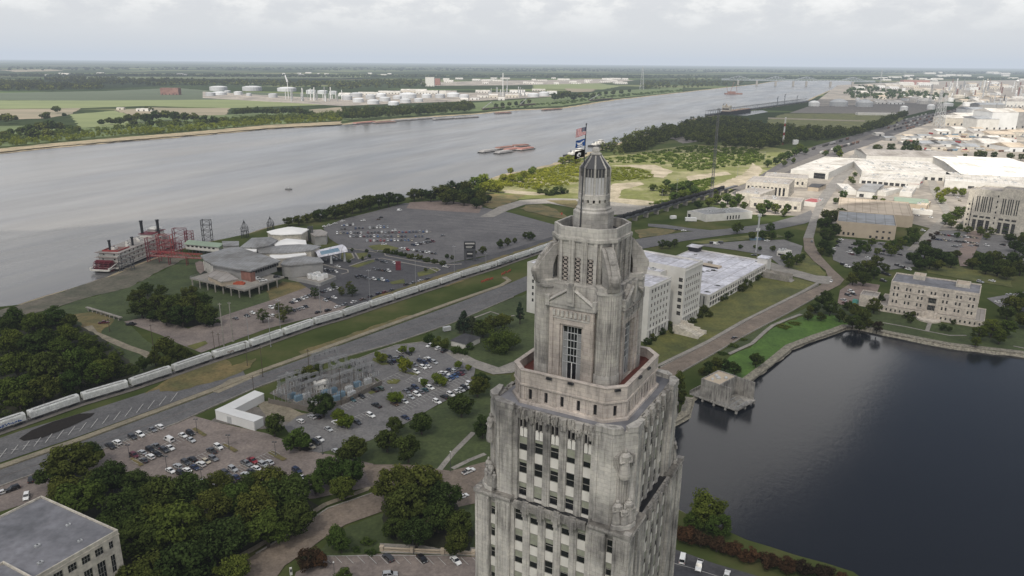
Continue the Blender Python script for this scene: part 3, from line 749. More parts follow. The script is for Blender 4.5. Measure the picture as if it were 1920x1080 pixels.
strip('riprap', 'riprap', [(1398, 714), (1440, 683), (1480, 650), (1530, 631), (1563, 620), (1583, 612), (1613, 612), (1657, 622), (1780, 646), (1920, 662), (2000, 672)], 4.5, 4, .10)
strip('riprap', 'riprap', [(1256, 793), (1284, 776), (1291, 746)], 4, 4, .1)
patch('side_lot', 'pink_lot', [(1575, 545), (1600, 528), (1650, 535), (1640, 560), (1600, 578), (1570, 570)], 4)
patch('grey_lot', 'grey_lot', [(1560, 470), (1580, 448), (1660, 455), (1740, 470), (1720, 500), (1640, 510), (1590, 500), (1562, 488)], 4)
patch('grey_lot', 'grey_lot', [(1735, 436), (1780, 432), (1960, 450), (1960, 520), (1880, 490), (1830, 470), (1720, 475)], 4)
patch('brick_plaza', 'pink_lot', [(1795, 478), (1812, 440), (1828, 432), (1845, 436), (1830, 470), (1815, 500), (1800, 500)], 6)
ribbon('side_street', 'concrete', [(1700, 470), (1740, 432), (1770, 402), (1745, 360), (1737, 332), (1755, 325)], [(1725, 472), (1760, 434), (1785, 402), (1765, 360), (1755, 340), (1770, 327)], 6)
patch('grey_lot', 'grey_lot', [(1850, 560), (1920, 548), (2000, 560), (1960, 590), (1880, 580)], 4)
patch('lawn', 'lawn_olive', [(1730, 500), (1800, 500), (1900, 520), (1900, 540), (1840, 530), (1740, 512)], 3)
patch('road', 'asphalt_dark', [(1150, 1010), (1262, 1030), (1340, 1058), (1450, 1090), (1500, 1120), (1150, 1120)], 3)
strip('line', 'line_paint', [(1255, 1056), (1300, 1068), (1350, 1084)], .2, 5)
# windows and walls shared by all buildings
WIN = {}
def window_mesh(w, h, style):
 """window in its own plane: x right, y inwards, z up from the sill centre"""
 key = (round(w, 2), round(h, 2), style)
 if key in WIN: return WIN[key]
 st = style.split('_')[0]
 f = MB(); b = None
 t = .07 if w < 2 else .1
 f.use('window_frame' if st != 'pale' else 'wall_white')
 f.box(-w / 2, w / 2, -.02, .06, 0, t); f.box(-w / 2, w / 2, -.02, .06, h - t, h)
 f.box(-w / 2, -w / 2 + t, -.02, .06, t, h - t); f.box(w / 2 - t, w / 2, -.02, .06, t, h - t)
 if st in ('sash', 'pale'): f.box(-w / 2 + t, w / 2 - t, -.03, .05, h * .48, h * .48 + t)
 if st == 'multi':
  n = max(2, int(round(w / .8)))
  for i in range(1, n): f.box(-w / 2 + w * i / n - .04, -w / 2 + w * i / n + .04, -.03, .05, t, h - t)
  for j in range(1, max(2, int(h / 1.6))): f.box(-w / 2 + t, w / 2 - t, -.025, .045, h * j / max(2, int(h / 1.6)) - .03, h * j / max(2, int(h / 1.6)) + .03)
 f.use('glass_dark').box(-w / 2 + t, w / 2 - t, .03, .05, t, h - t)
 if st == 'sash' and '_' in style:
  k = int(style.split('_')[1]) / 100.0
  if k > 0: b = MB().use('blind_pale').box(-w / 2 + t + .01, w / 2 - t - .01, .012, .026, h - t - (h - 2 * t) * k, h - t - .01).mesh('blind')
 WIN[key] = (f.mesh('window'), b)
 return WIN[key]
def put_window(root, x, y, z, ang, w, h, style):
 """ang: direction of the outward wall normal (radians, local to root)"""
 me, bl = window_mesh(w, h, style)
 o = D.objects.new('window', me); COL.objects.link(o); o.parent = root
 o.location = (x, y, z); o.rotation_euler = (0, 0, ang + PI / 2)
 if bl:
  c = D.objects.new('blind', bl); COL.objects.link(c); c.parent = o
 return o
def wallcut(mb, p0, p1, z0, z1, ops=(), depth=.25, root=None, style='sash', reveal=None, budget=None):
 """vertical wall face from p0 to p1 (outside on the right-hand side) with real openings; windows become parts of root"""
 p0 = Vector((p0[0], p0[1])); p1 = Vector((p1[0], p1[1])); d = p1 - p0; L = d.length; d.normalize()
 n = Vector((d.y, -d.x))
 S = sorted({0.0, L} | {s for o in ops for s in o[:2]}); Z = sorted({z0, z1} | {z for o in ops for z in o[2:4]})
 def at(s, z, k=0.0): return (p0.x + d.x * s - n.x * k, p0.y + d.y * s - n.y * k, z)
 for i in range(len(S) - 1):
  j = 0
  while j < len(Z) - 1:
   sm = (S[i] + S[i + 1]) / 2; zm = (Z[j] + Z[j + 1]) / 2
   if any(o[0] < sm < o[1] and o[2] < zm < o[3] for o in ops): j += 1; continue
   e = j + 1
   while e < len(Z) - 1 and not any(o[0] < sm < o[1] and o[2] < (Z[e] + Z[e + 1]) / 2 < o[3] for o in ops): e += 1
   mb.quad(at(S[i], Z[j]), at(S[i + 1], Z[j]), at(S[i + 1], Z[e]), at(S[i], Z[e])); j = e
 for o in ops:
  a, b, c, e = o[:4]; r = depth
  mb.quad(at(a, c), at(a, c, r), at(a, e, r), at(a, e)); mb.quad(at(b, c, r), at(b, c), at(b, e), at(b, e, r))
  mb.quad(at(a, c), at(b, c), at(b, c, r), at(a, c, r)); mb.quad(at(a, e, r), at(b, e, r), at(b, e), at(a, e))
  st = o[4] if len(o) > 4 else style
  if root is not None:
   q = at((a + b) / 2, c, r - .08)
   put_window(root, q[0], q[1], c, math.atan2(n.y, n.x), b - a, e - c, st)
def rowops(L, n, w, z0, h, rows, pitch, margin=1.2, style=None, pair=0.0):
 """regular grid of openings on a wall of length L"""
 ops = []
 for r in range(rows):
  for i in range(n):
   c = margin + (L - 2 * margin) * (i + .5) / n
   for q in ((c,) if not pair else (c - pair / 2, c + pair / 2)):
    ops.append((q - w / 2, q + w / 2, z0 + r * pitch, z0 + r * pitch + h) + ((style,) if style else ()))
 return ops
def oct8(a, c):
 return [(a - c, -a), (a, -a + c), (a, a - c), (a - c, a), (-a + c, a), (-a, a - c), (-a, -a + c), (-a + c, -a)]
# the stone tower
TX, TY, TYAW = 11.15, 102.0, math.radians(-29)
tower = thing('tower_building', 'tall weathered limestone tower with carved setbacks and an octagonal lantern on top', 'tower', (TX, TY, 0), TYAW)
def fp(k, u, d, z):
 return ((u, -d, z), (d, u, z), (-u, d, z), (-d, -u, z))[k]
def fbox(mb, k, u0, u1, d0, d1, z0, z1):
 P = [fp(k, u, d, z) for z in (z0, z1) for u, d in ((u0, d1), (u1, d1), (u1, d0), (u0, d0))]
 return mb.add(P, [(4, 5, 6, 7), (0, 1, 5, 4), (1, 2, 6, 5), (2, 3, 7, 6), (3, 0, 4, 7), (3, 2, 1, 0)])
NANG = (-PI / 2, 0, PI / 2, PI)
BAYS = (-4.94, -2.47, 0.0, 2.47, 4.94)
FL = 3.67
wr = random.Random(21)
hidden = MB(); hid2 = MB().use('spandrel')
def spand(k, u, w, d0, d1, z0, z1):
 own = k in (0, 1) and z1 > 70.3
 mb = MB().use('spandrel') if own else hid2
 fbox(mb, k, u - w, u + w, d0, d1, z0, z1)
 if w > .6:
  for q in range(7): fbox(mb, k, u - .55 + q * .17, u - .49 + q * .17, d1 - .05, d1 + .04, z0 + .03, z1 - .03)
 if own: mb.build('spandrel', tower)
def twin(k, u, d, z, w, h, st):
 if k in (0, 1) and z > 70.3 - 2.2:
  x, y, _ = fp(k, u, d, z)
  put_window(tower, x, y, z, NANG[k], w, h, st)
 else:
  hidden.use('window_frame'); fbox(hidden, k, u - w / 2, u + w / 2, d - .06, d - .02, z, z + h)
  hidden.use('glass_dark'); fbox(hidden, k, u - w / 2 + .07, u + w / 2 - .07, d - .05, d, z + .07, z + h - .07)
def blind(): return 'sash_%d' % wr.choice((0, 0, 20, 35, 45, 45, 50, 50, 60, 90))
s = MB().use('limestone')
s.prism(oct8(11.15, .01), 0, 89.25)
for k in range(4):
 for sg in (-1, 1):
  fbox(s, k, *sorted((sg * 6.2, sg * 8.6)), 11.0, 12.0, 0, 89.2)
  for u in (6.5, 8.35, 10.0, 11.75): fbox(s, k, sg * u - .16, sg * u + .16, 11.9, 12.12, 2, 88.6)
  for u in (6.95, 7.42, 7.9, 10.4, 10.85, 11.3): fbox(s, k, sg * u - .1, sg * u + .1, 11.9, 12.07, 2 if u in (7.42, 10.85) else 84.5, 88.6)
  fbox(s, k, *sorted((sg * 8.6, sg * 9.75)), 11.0, 11.22, 0, 89.2)
  fbox(s, k, *sorted((sg * 5.62, sg * 6.2)), 11.0, 11.62, 0, 89.0)
 fbox(s, k, 9.75, 12.0, 9.75, 12.0, 0, 89.2)
 for u in (-3.7, -1.235, 1.235, 3.7):
  fbox(s, k, u - .56, u + .56, 11.0, 11.5, 0, 88.9)
  fbox(s, k, u - .2, u + .2, 11.4, 11.58, 0, 88.7)
s.build('shaft', tower)
for k in range(4):
 for b in BAYS:
  z = 88.4
  while z > 4:
   spand(k, b, .68, 11.1, 11.3, z - FL + .02, z - 2.13); twin(k, b, 11.32, z - 2.1, 1.34, 2.1, blind()); z -= FL
 for sg in (-1, 1):
  z = 87.9
  while z > 4:
   spand(k, sg * 9.17, .5, 11.15, 11.4, z - FL + .02, z - 2.13); twin(k, sg * 9.17, 11.34, z - 2.1, .98, 2.1, blind()); z -= FL
cn = MB().use('limestone_dark')
for k in range(4):
 for sg in (-1, 1):
  a, b = sorted((sg * 6.0, sg * 12.15))
  if sg == 1: b = 11.2
  else: a = -11.2
  fbox(cn, k, a, b, 11.0, 12.2, 89.2, 89.9)
  fbox(cn, k, a, b, 11.6, 12.32, 89.45, 89.7)
 fbox(cn, k, 11.2, 12.2, 11.2, 12.2, 89.2, 89.92)
 for b in BAYS:
  fbox(cn, k, b - .68, b + .68, 11.5, 11.95, 88.45, 89.6)
  for q in range(4):
   fbox(cn, k, b - .5 + q * .3, b - .36 + q * .3, 11.9, 12.04, 88.6 + .1 * (q % 2), 89.3)
 for u in (-3.7, -1.235, 1.235, 3.7):
  fbox(cn, k, u - .68, u + .68, 11.5, 12.1, 88.2, 89.65)
  fbox(cn, k, u - .34, u + .34, 12.0, 12.28, 87.6, 89.3)
  fbox(cn, k, u - .45, u + .45, 11.7, 12.0, 89.6, 89.95)
cn.build('carved_cornice', tower)
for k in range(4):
 g = MB().use('black_steel'); fbox(g, k, -5.9, 5.9, 10.35, 11.5, 89.1, 89.3); g.build('setback_shade', tower)  # black strip painted in as the shade behind the cornice
s = MB().use('limestone')
s.prism(oct8(10.05, .01), 89.2, 103.55)
for k in range(4):
 poly = [(6.3, -11.2), (8.8, -11.2), (11.2, -8.8), (11.2, -6.3), (9.9, -6.3), (9.9, -9.9), (6.3, -9.9)]
 R4 = Matrix.Rotation(k * PI / 2, 2)
 s.prism([R4 @ Vector(p) for p in poly], 89.2, 103.75)
 s.prism([R4 @ Vector(p) for p in [(6.15, -11.32), (8.85, -11.32), (9.9, -10.3), (9.3, -9.7), (6.15, -10.6)]], 103.55, 104.35)
 s.prism([R4 @ Vector(p) for p in [(11.32, -8.85), (11.32, -6.15), (10.6, -6.15), (9.75, -9.3), (10.3, -9.85)]], 103.55, 104.3)
 s.prism([R4 @ Vector(p) for p in [(9.2, -11.0), (11.0, -9.2), (11.9, -9.3), (11.6, -10.6), (10.6, -11.6), (9.3, -11.9)]], 89.8, 90.5)
 for sg in (-1, 1):
  for u in (6.55, 8.55): fbox(s, k, sg * u - .18, sg * u + .18, 11.1, 11.33, 90.2, 103.0)
  fbox(s, k, sg * 7.4 - .28, sg * 7.4 + .28, 11.1, 11.27, 97, 102.2)
  fbox(s, k, *sorted((sg * 5.62, sg * 6.3)), 9.9, 10.9, 89.2, 103.4)
 for u in (-3.7, -1.235, 1.235, 3.7):
  fbox(s, k, u - .56, u + .56, 9.9, 10.52, 89.2, 102.6)
  fbox(s, k, u - .2, u + .2, 10.4, 10.62, 89.2, 102.2)
s.build('upper_shaft', tower)
rr = random.Random(8)
for k in range(4):
 hd = MB().use('limestone_dark')
 for b in BAYS:
  for z in (99.25, 95.6, 91.93):
   twin(k, b, 10.32, z - 2.12, 1.34, 2.12, blind()); spand(k, b, .68, 10.0, 10.3, z - FL + .02 if z > 92 else 89.3, z - 2.15)
  for q in (-1, 1): spand(k, b + q * .32, .26, 10.0, 10.34, 99.3, 100.65)
  fbox(hd, k, b - .63, b + .63, 9.95, 10.5, 102.15, 103.6)
  fbox(hd, k, b - .63, b - .52, 9.95, 10.5, 100.7, 102.2); fbox(hd, k, b - .08, b + .08, 9.95, 10.6, 100.7, 102.2); fbox(hd, k, b + .52, b + .63, 9.95, 10.5, 100.7, 102.2)
  hd.use('black_steel'); fbox(hd, k, b - .52, b + .52, 9.95, 10.12, 100.7, 102.2); hd.use('limestone_dark')
  for q in range(16):
   u = b + rr.uniform(-.5, .5); z = rr.uniform(101.9, 103.5); w = rr.uniform(.06, .16)
   fbox(hd, k, u - w, u + w, 10.4, 10.55 + rr.uniform(0, .2), z, z + rr.uniform(.15, .5))
 for u in (-3.7, -1.235, 1.235, 3.7, -5.95, 5.95):
  for q in range(10):
   uu = u + rr.uniform(-.5, .5); z = rr.uniform(101.0, 103.2); w = rr.uniform(.08, .2)
   fbox(hd, k, uu - w, uu + w, 10.6, 10.8 + rr.uniform(0, .25), z, z + rr.uniform(.3, .9))
  fbox(hd, k, u - .5, u + .5, 10.3, 10.85, 102.6, 103.7)
 hd.build('carved_frieze', tower)
MB().use('grey_roof').prism(oct8(9.88, .02), 103.5, 103.62).build('terrace', tower)
s = MB().use('limestone_pink')
A = oct8(8.5, 2.15)
s.prism(oct8(8.95, 2.5), 103.55, 104.0)
core = MB().use('black_steel'); core.prism(oct8(8.2, 2.0), 103.6, 106.4); core.build('slit_backing', tower)
for i in range(8):
 p0, p1 = Vector(A[i - 1]), Vector(A[i]); L = (p1 - p0).length
 if L > 5: ops = [(L / 2 + b - .26, L / 2 + b + .26, 104.22, 105.82) for b in BAYS]
 else: ops = [(L / 2 - .26, L / 2 + .26, 104.22, 105.82)]
 wallcut(s, p0, p1, 104.0, 106.35, ops, .28)
 t = (p1 - p0).normalized(); n = Vector((t.y, -t.x))
 for o in ops:   # stone strips either side of each slit panel
  for q in (o[0] - .75, o[1] + .75):
   c = p0 + t * q; a = c - t * .09; b2 = c + t * .09
   s.prism([a - n * .05, b2 - n * .05, b2 + n * .1, a + n * .1], 104.05, 106.2)
outer, inner = oct8(8.62, 2.2), oct8(8.12, 1.95)
for i in range(8):
 s.prism([outer[i - 1], outer[i], inner[i], inner[i - 1]], 106.35, 108.45)
s.prism(oct8(8.72, 2.25), 106.3, 106.55)
oc, ic = oct8(8.72, 2.25), oct8(8.05, 1.93)
for i in range(8): s.prism([oc[i - 1], oc[i], ic[i], ic[i - 1]], 108.45, 108.6)
s.build('observation_block', tower)
MB().use('deck_red').prism(oct8(8.15, 1.95), 106.6, 107.15).build('observation_deck', tower)
for k, u in ((0, -1.9), (0, 1.4), (1, -2.0), (1, 1.6), (0, 7.4), (2, 0), (3, 0)):
 f = MB().use('black_steel')
 ang = 0
 f.box(-.35, .35, -.28, .02, -.14, .12); f.box(-.06, .06, 0, .3, -.06, .02); f.use('dark_steel').box(-.42, -.35, -.3, .0, -.16, .14).box(.35, .42, -.3, .0, -.16, .14)
 x, y, z = fp(k, u, 8.72, 108.25)
 if u > 7: x, y, ang = 7.65, -7.6, PI / 4
 f.build('floodlight', tower, (x, y, z), rz=NANG[k] + PI / 2 + ang)
dr = MB().use('limestone')
dr.prism(oct8(5.5, 2.0), 107.0, 121.0)
for k in range(4):
 R4 = Matrix.Rotation(k * PI / 2, 2)
 c0 = Vector((4.15, -4.15)); pts = []
 a0, a1 = math.radians(-103), math.radians(13)
 n = 26
 for i in range(n + 1):
  a = a0 + (a1 - a0) * i / n
  r = 2.05 + (.13 if i % 2 else -.03) + .12 * math.cos(2 * (a + PI / 4))
  pts.append(R4 @ (c0 + Vector((math.cos(a), math.sin(a))) * r))
 tail = [R4 @ Vector((4.0, -2.0)), R4 @ Vector((2.0, -2.0)), R4 @ Vector((2.0, -4.0))]
 dr.prism(pts + tail, 109.1, 120.5)
 big = [R4 @ (c0 + Vector((math.cos(a0 + (a1 - a0) * i / 10), math.sin(a0 + (a1 - a0) * i / 10))) * 2.26) for i in range(11)]
 dr.prism(big + tail, 107.0, 109.1)
 dr.prism(big + tail, 120.5, 120.85);
 big2 = [R4 @ (c0 + Vector((math.cos(a0 + (a1 - a0) * i / 10), math.sin(a0 + (a1 - a0) * i / 10))) * 2.05) for i in range(11)]
 dr.prism(big2 + tail, 120.85, 121.35)
dr.build('drum', tower)
po = MB().use('limestone_pink'); pd = MB().use('limestone')
for k in range(4):
 a = fp(k, -3.35, 6.2, 0); b = fp(k, 3.35, 6.2, 0)
 wallcut(po, a, b, 107.0, 118.0, [(3.35 - 1.75, 3.35 + 1.75, 107.2, 115.55)], .3)
 a2 = fp(k, -1.75, 5.92, 0); b2 = fp(k, 1.75, 5.92, 0)
 wallcut(po, a2, b2, 107.2, 115.55, [(.3, 3.2, 107.3, 115.25)], .35)
 for sg in (-1, 1):
  po.quad(fp(k, sg * 3.35, 6.2, 107), fp(k, sg * 3.35, 5.0, 107), fp(k, sg * 3.35, 5.0, 118), fp(k, sg * 3.35, 6.2, 118))
  fbox(po, k, sg * 3.0 - .28, sg * 3.0 + .28, 6.1, 6.34, 107.2, 117.6)
 pd.add([fp(k, -3.65, 6.5, 118.35), fp(k, 3.65, 6.5, 118.35), fp(k, 0, 6.5, 120.75), fp(k, -3.65, 4.6, 118.35), fp(k, 3.65, 4.6, 118.35), fp(k, 0, 4.6, 120.75)],
  [(0, 1, 2), (1, 4, 5, 2), (4, 3, 5), (3, 0, 2, 5), (0, 3, 4, 1)])
 fbox(pd, k, -3.6, 3.6, 4.8, 6.42, 117.9, 118.36)
 fbox(pd, k, -3.45, 3.45, 6.15, 6.3, 116.3, 116.5)
 for sg in (-1, 1):
  for d_, r_ in ((6.5, .26), (6.62, .14)): pd.bar(fp(k, sg * 3.8, d_, 118.45), fp(k, 0, d_, 120.95), r_)
 fbox(pd, k, -.55, .55, 6.3, 6.85, 118.5, 121.3); fbox(pd, k, -.32, .32, 6.5, 6.95, 119.0, 121.6)
 for sg in (-1, 1): fbox(pd, k, sg * 3.5 - .3, sg * 3.5 + .3, 6.0, 6.75, 118.1, 119.5)
 for q in range(9):
  u = -2.6 + q * .65
  fbox(pd, k, u - .2, u + .2, 6.18, 6.36 + .05 * (q % 3), 116.7, 117.5)
 g = MB().use('glass_dark'); g.box(-1.42, 1.42, .06, .09, 0, 7.9)
 g.use('pale_steel')
 for x in (-1.4, -.72, .72, 1.4): g.box(x - .05, x + .05, -.04, .06, 0, 7.9)
 for x in (-.25, .25): g.box(x - .03, x + .03, -.02, .06, 2.6, 7.9)
 for z in (0.02, 2.55, 3.6, 4.7, 5.8, 6.9, 7.86): g.box(-1.42, 1.42, -.05, .06, z - .05, z + .05)
 g.use('grey_steel')
 for x0, x1 in ((-1.36, -.76), (.76, 1.36)):
  for z0, z1 in ((.1, 2.45), (2.65, 3.5), (3.7, 4.6), (4.8, 5.7), (5.9, 6.8)): g.box(x0, x1, .02, .05, z0, z1)
 g.use('white_steel').box(-.06, .06, -.06, .05, .05, 2.5)
 x, y, z = fp(k, 0, 5.62, 107.33)
 g.build('portal_window', tower, (x, y, z), rz=NANG[k] + PI / 2)
po.build('portal', tower); pd.build('pediment', tower)
ud = MB().use('limestone'); ud.prism(oct8(4.45, 1.85), 120.9, 127.3)
for k in range(4):
 for u0, u1 in ((-2.75, -2.35), (-1.4, -.5), (.45, 1.35), (2.3, 2.75)): fbox(ud, k, u0, u1, 4.3, 4.8, 120.9, 127.25)
 for u in (-1.15, -.72, .72, 1.12): fbox(ud, k, u - .1, u + .1, 4.7, 4.9, 121.2, 127.2)
 for u in (-1.88, -.02, 1.83):
  fbox(ud, k, u - .46, u + .46, 4.3, 4.62, 124.75, 127.2); fbox(ud, k, u - .46, u + .46, 4.3, 4.7, 120.9, 121.25)
  gr = MB().use('black_steel').box(-.46, .46, .04, .07, 0, 3.5)
  gr.use('limestone_pink')
  for j in range(6):
   z = .05 + j * .58
   for sg in (-1, 1):
    gr.bar((-.42 * sg, .0, z), (.42 * sg, .0, z + .56), .055, 4)
   gr.lathe([(.001, -.05), (.2, -.05), (.2, .04), (.001, .04)], 6)
   m6 = Matrix.Translation((0, -.02, z + .28)) @ Matrix.Rotation(PI / 2, 4, 'X')
   gr.v[-24:] = [tuple(m6 @ Vector(p)) for p in gr.v[-24:]]
  x, y, z = fp(k, u, 4.58, 121.25)
  gr.build('grille', tower, (x, y, z), rz=NANG[k] + PI / 2)
 R4 = Matrix.Rotation(k * PI / 2, 2)
 for q in (-.85, .85):
  c = Vector((4.45 - .925, -4.45 + .925)) + Vector((1, 1)).normalized() * q; t = Vector((1, 1)).normalized() * .16; n = Vector((1, -1)).normalized()
  ud.prism([R4 @ (c - t), R4 @ (c + t), R4 @ (c + t + n * .3), R4 @ (c - t + n * .3)], 121, 127.2)
ud.prism(oct8(4.85, 2.0), 127.0, 127.45)
ud.build('upper_drum', tower)
prof = [(8.15, 121.0), (8.35, 122.0), (8.2, 123.0), (7.5, 124.2), (6.5, 125.4), (5.9, 126.1), (5.0, 126.5), (5.0, 125.2), (5.6, 124.4), (5.95, 123.3), (6.0, 122.4), (6.0, 121.0)]
for k in range(4):
 bu = MB().use('limestone_dark')
 a = -PI / 4 + k * PI / 2; c, s_ = math.cos(a), math.sin(a)
 for w0, w1, g in ((-.85, .85, 0.0), (-.4, .4, .22)):
  n = len(prof); V = []
  for w in (w0, w1):
   for i, (r, z) in enumerate(prof):
    r2 = r + (g if i < 6 else 0); z2 = z + (g if 2 < i < 6 else 0)
    V.append((c * r2 - s_ * w, s_ * r2 + c * w, z2))
  bu.add(V, [tuple(range(n - 1, -1, -1)), tuple(range(n, 2 * n))] + [(i, (i + 1) % n, n + (i + 1) % n, n + i) for i in range(n)])
 bu.lathe([(.05, -.7), (.5, -.55), (.62, 0), (.5, .5), (.2, .75)], 8, (c * 8.3, s_ * 8.3, 122.5))
 bu.lathe([(.1, -.5), (.42, -.3), (.4, .3), (.1, .5)], 8, (c * 7.3, s_ * 7.3, 124.5))
 bu.build('buttress', tower)
rg = MB().use('limestone')
o8, i8 = oct8(4.62, 1.95), oct8(4.28, 1.8)
for i in range(8): rg.prism([o8[i - 1], o8[i], i8[i], i8[i - 1]], 127.45, 128.85)
rg.build('ring_parapet', tower)
MB().use('dark_roof').prism(i8, 127.44, 127.6).build('ring_floor', tower)
pe = MB().use('limestone'); q = 2.25
pe.lathe([(2.78, 127.55), (2.78, 130.5), (2.5, 130.7)], 8, rot=PI / 8)
pe.build('lantern_pedestal', tower)
ln = MB().use('limestone')
ln.lathe([(2.45, 130.65), (2.45, 130.95), (2.25, 131.15), (2.22, 131.75)], 8, rot=PI / 8)
ln.lathe([(2.2, 132.2), (2.17, 132.75), (2.08, 132.9)], 8, rot=PI / 8)
for i in range(16):     # stone blocks between the small square openings
 a = 2 * PI * (i + .5) / 16;
 c = Vector((math.cos(a), math.sin(a))) * 2.03; t = Vector((-math.sin(a), math.cos(a)))
 n = Vector((math.cos(a), math.sin(a)))
 w = .25
 ln.prism([c - t * w - n * .2, c + t * w - n * .2, c + t * w + n * .12, c - t * w + n * .12], 131.7, 132.25)
ln.use('black_steel').lathe([(1.9, 131.6), (1.9, 132.4)], 8, rot=PI / 8)
ln.build('lantern_base', tower)
lg = MB().use('lantern_glass' if 'lantern_glass' in MATS or mat('lantern_glass', (.52, .52, .525), var=.1, rough=.4) else '').lathe([(1.9, 132.85), (1.9, 135.2)], 8, rot=PI / 8)
lg.use('dark_steel').lathe([(1.92, 135.2), (1.92, 136.4)], 8, rot=PI / 8)
lg.build('lantern_glazing', tower)
lr = MB().use('limestone')
for i in range(8):
 a = PI / 8 + i * PI / 4; c, s_ = math.cos(a), math.sin(a)
 lr.bar((c * 2.02, s_ * 2.02, 132.7), (c * 2.0, s_ * 2.0, 136.45), .17, 4)
 lr.bar((c * 2.0, s_ * 2.0, 136.4), (c * .8, s_ * .8, 138.0), .14, 4, .1)
 for f in (-.13, .13):
  b = a + PI / 8 + f
  lr.bar((math.cos(b) * 1.82, math.sin(b) * 1.82, 132.8), (math.cos(b) * 1.82, math.sin(b) * 1.82, 136.3), .05, 4)
lr.build('lantern_ribs', tower)
MB().use('dark_steel').lathe([(2.06, 136.35), (1.96, 136.45), (.78, 138.0), (.78, 138.15)], 8, rot=PI / 8).build('lantern_roof', tower)
MB().use('limestone').lathe([(.8, 138.1), (.8, 138.3), (.5, 138.4), (.55, 138.55), (.5, 138.85), (.3, 139.1), (.05, 139.15)], 8, rot=PI / 8).build('finial', tower)
def figure(mb, x, y, z, h, ang, lean=0.0):
 prof = [(.33, 0), (.36, .1), (.30, .35), (.25, .55), (.27, .66), (.30, .76), (.22, .83), (.09, .86)]
 n0 = len(mb.v)
 mb.lathe([(r * h * .55, t * h) for r, t in prof], 9)
 mb.lathe([(.03 * h, .84 * h), (.062 * h, .87 * h), (.07 * h, .93 * h), (.05 * h, .985 * h), (.01 * h, h)], 8)
 for sg in (-1, 1):
  mb.bar((sg * .155 * h, 0, .76 * h), (sg * .18 * h, -.07 * h, .56 * h), .05 * h, 6, .042 * h)
  mb.bar((sg * .18 * h, -.07 * h, .56 * h), (sg * .06 * h, -.16 * h, .6 * h), .042 * h, 6, .034 * h)
 M = Matrix.Translation((x, y, z)) @ Matrix.Rotation(ang, 4, 'Z') @ Matrix.Diagonal((1, .8, 1, 1))
 mb.v[n0:] = [tuple(M @ Vector(p)) for p in mb.v[n0:]]
for k in range(4):
 a = -PI / 4 + k * PI / 2; c, s_ = math.cos(a), math.sin(a)
 sc_ = MB().use('limestone_dark')
 tl = Vector((-s_, c))
 for r, w, z, h in ((14.7, -.85, 90.4, 3.7), (14.8, .8, 90.4, 3.9), (15.2, 0, 90.4, 2.8), (14.5, 1.6, 90.4, 2.6)):
  figure(sc_, c * r + tl.x * w, s_ * r + tl.y * w, z, h, a + PI / 2)
 figure(sc_, c * 14.6, s_ * 14.6, 97.2, 4.4, a + PI / 2)
 for sg in (-1, 1):   # folded wings beside the upper figure
  for q in range(5):
   b = Vector((c * 14.2, s_ * 14.2)) + tl * sg * (.5 + q * .22)
   sc_.bar((b.x, b.y, 100.9 - q * .15), (b.x + tl.x * sg * .15, b.y + tl.y * sg * .15, 97.6 + q * .35), .16, 5, .08)
 for q in range(5):   # fluted stem below
  b = Vector((c * 14.25, s_ * 14.25)) + tl * (q - 2) * .36
  sc_.bar((b.x, b.y, 93.0), (b.x, b.y, 98.0), .17, 5)
 sc_.build('corner_sculpture', tower)
hid2.build('spandrel_rows', tower)['kind'] = 'stuff'
if hidden.v:
 o = hidden.build('window_rows', tower); o['kind'] = 'stuff'
bs = MB().use('limestone'); bs.box(-30, 30, -16, 16, 0, 26); bs.box(-16, 16, -24, 24, 0, 20)
bs.build('base_wing', tower)
# flagpole and flags
TM = Matrix.Translation((TX, TY, 0)) @ Matrix.Rotation(TYAW, 4, 'Z')
fpole = TM @ Vector((-.75, -2.75, 127.6))
ptop = TM @ Vector((-.35, -2.75, 142.3))
f = MB().use('dark_steel').bar((0, 0, 0), ptop - fpole, .11, 8, .06)
f.lathe([(.02, -.12), (.13, 0), (.02, .12)], 8, tuple(ptop - fpole))
f.use('dark_steel').bar((0, 0, 1.9), Vector((0, .6, 1.9)), .06, 4)
tag(f.build('flagpole', None, fpole), 'thin dark flagpole rising beside the stone lantern on the tower', 'flagpole')
for nm, c in (('flag_red', (.50, .035, .05)), ('flag_white', (.75, .74, .74)), ('flag_navy', (.02, .03, .10)), ('flag_blue', (.035, .09, .28)), ('flag_black', (.012, .012, .014))): flat(nm, c, .8, spec=.1)
def flag(name, label, t, w, h, colour, droop):
 """cloth in a light breeze; colour(i, j) gives the material of each little patch"""
 nx, nz = 20, 13
 P = fpole.lerp(ptop, t); mb = MB(); d = Vector((-.93, -.36, 0)); nrm = Vector((-d.y, d.x, 0))
 pt = {}
 for i in range(nx + 1):
  for j in range(nz + 1):
   u = i / nx; v = j / nz
   wv = .13 * w * math.sin(u * 7.5 + v * 1.5) * u + .04 * math.sin(u * 14 + 2 * v)
   z = -v * h - droop * u * u * h + .06 * math.sin(u * 6 + 1)
   pt[i, j] = d * (u * w) + nrm * wv + Vector((0, 0, z))
 for i in range(nx):
  for j in range(nz):
   mb.use(colour(i, j)).quad(pt[i, j], pt[i, j + 1], pt[i + 1, j + 1], pt[i + 1, j])
 return tag(mb.build(name, None, P, True), label, 'flag')
def us(i, j):
 if i < 8 and j < 7: return 'flag_white' if (i + 2 * j) % 4 == 0 and 0 < i < 7 else 'flag_navy'
 return 'flag_red' if j % 2 == 0 else 'flag_white'
flag('flag', 'red and white striped flag with navy starred corner, top of the pole', .97, 1.55, .98, us, .3)
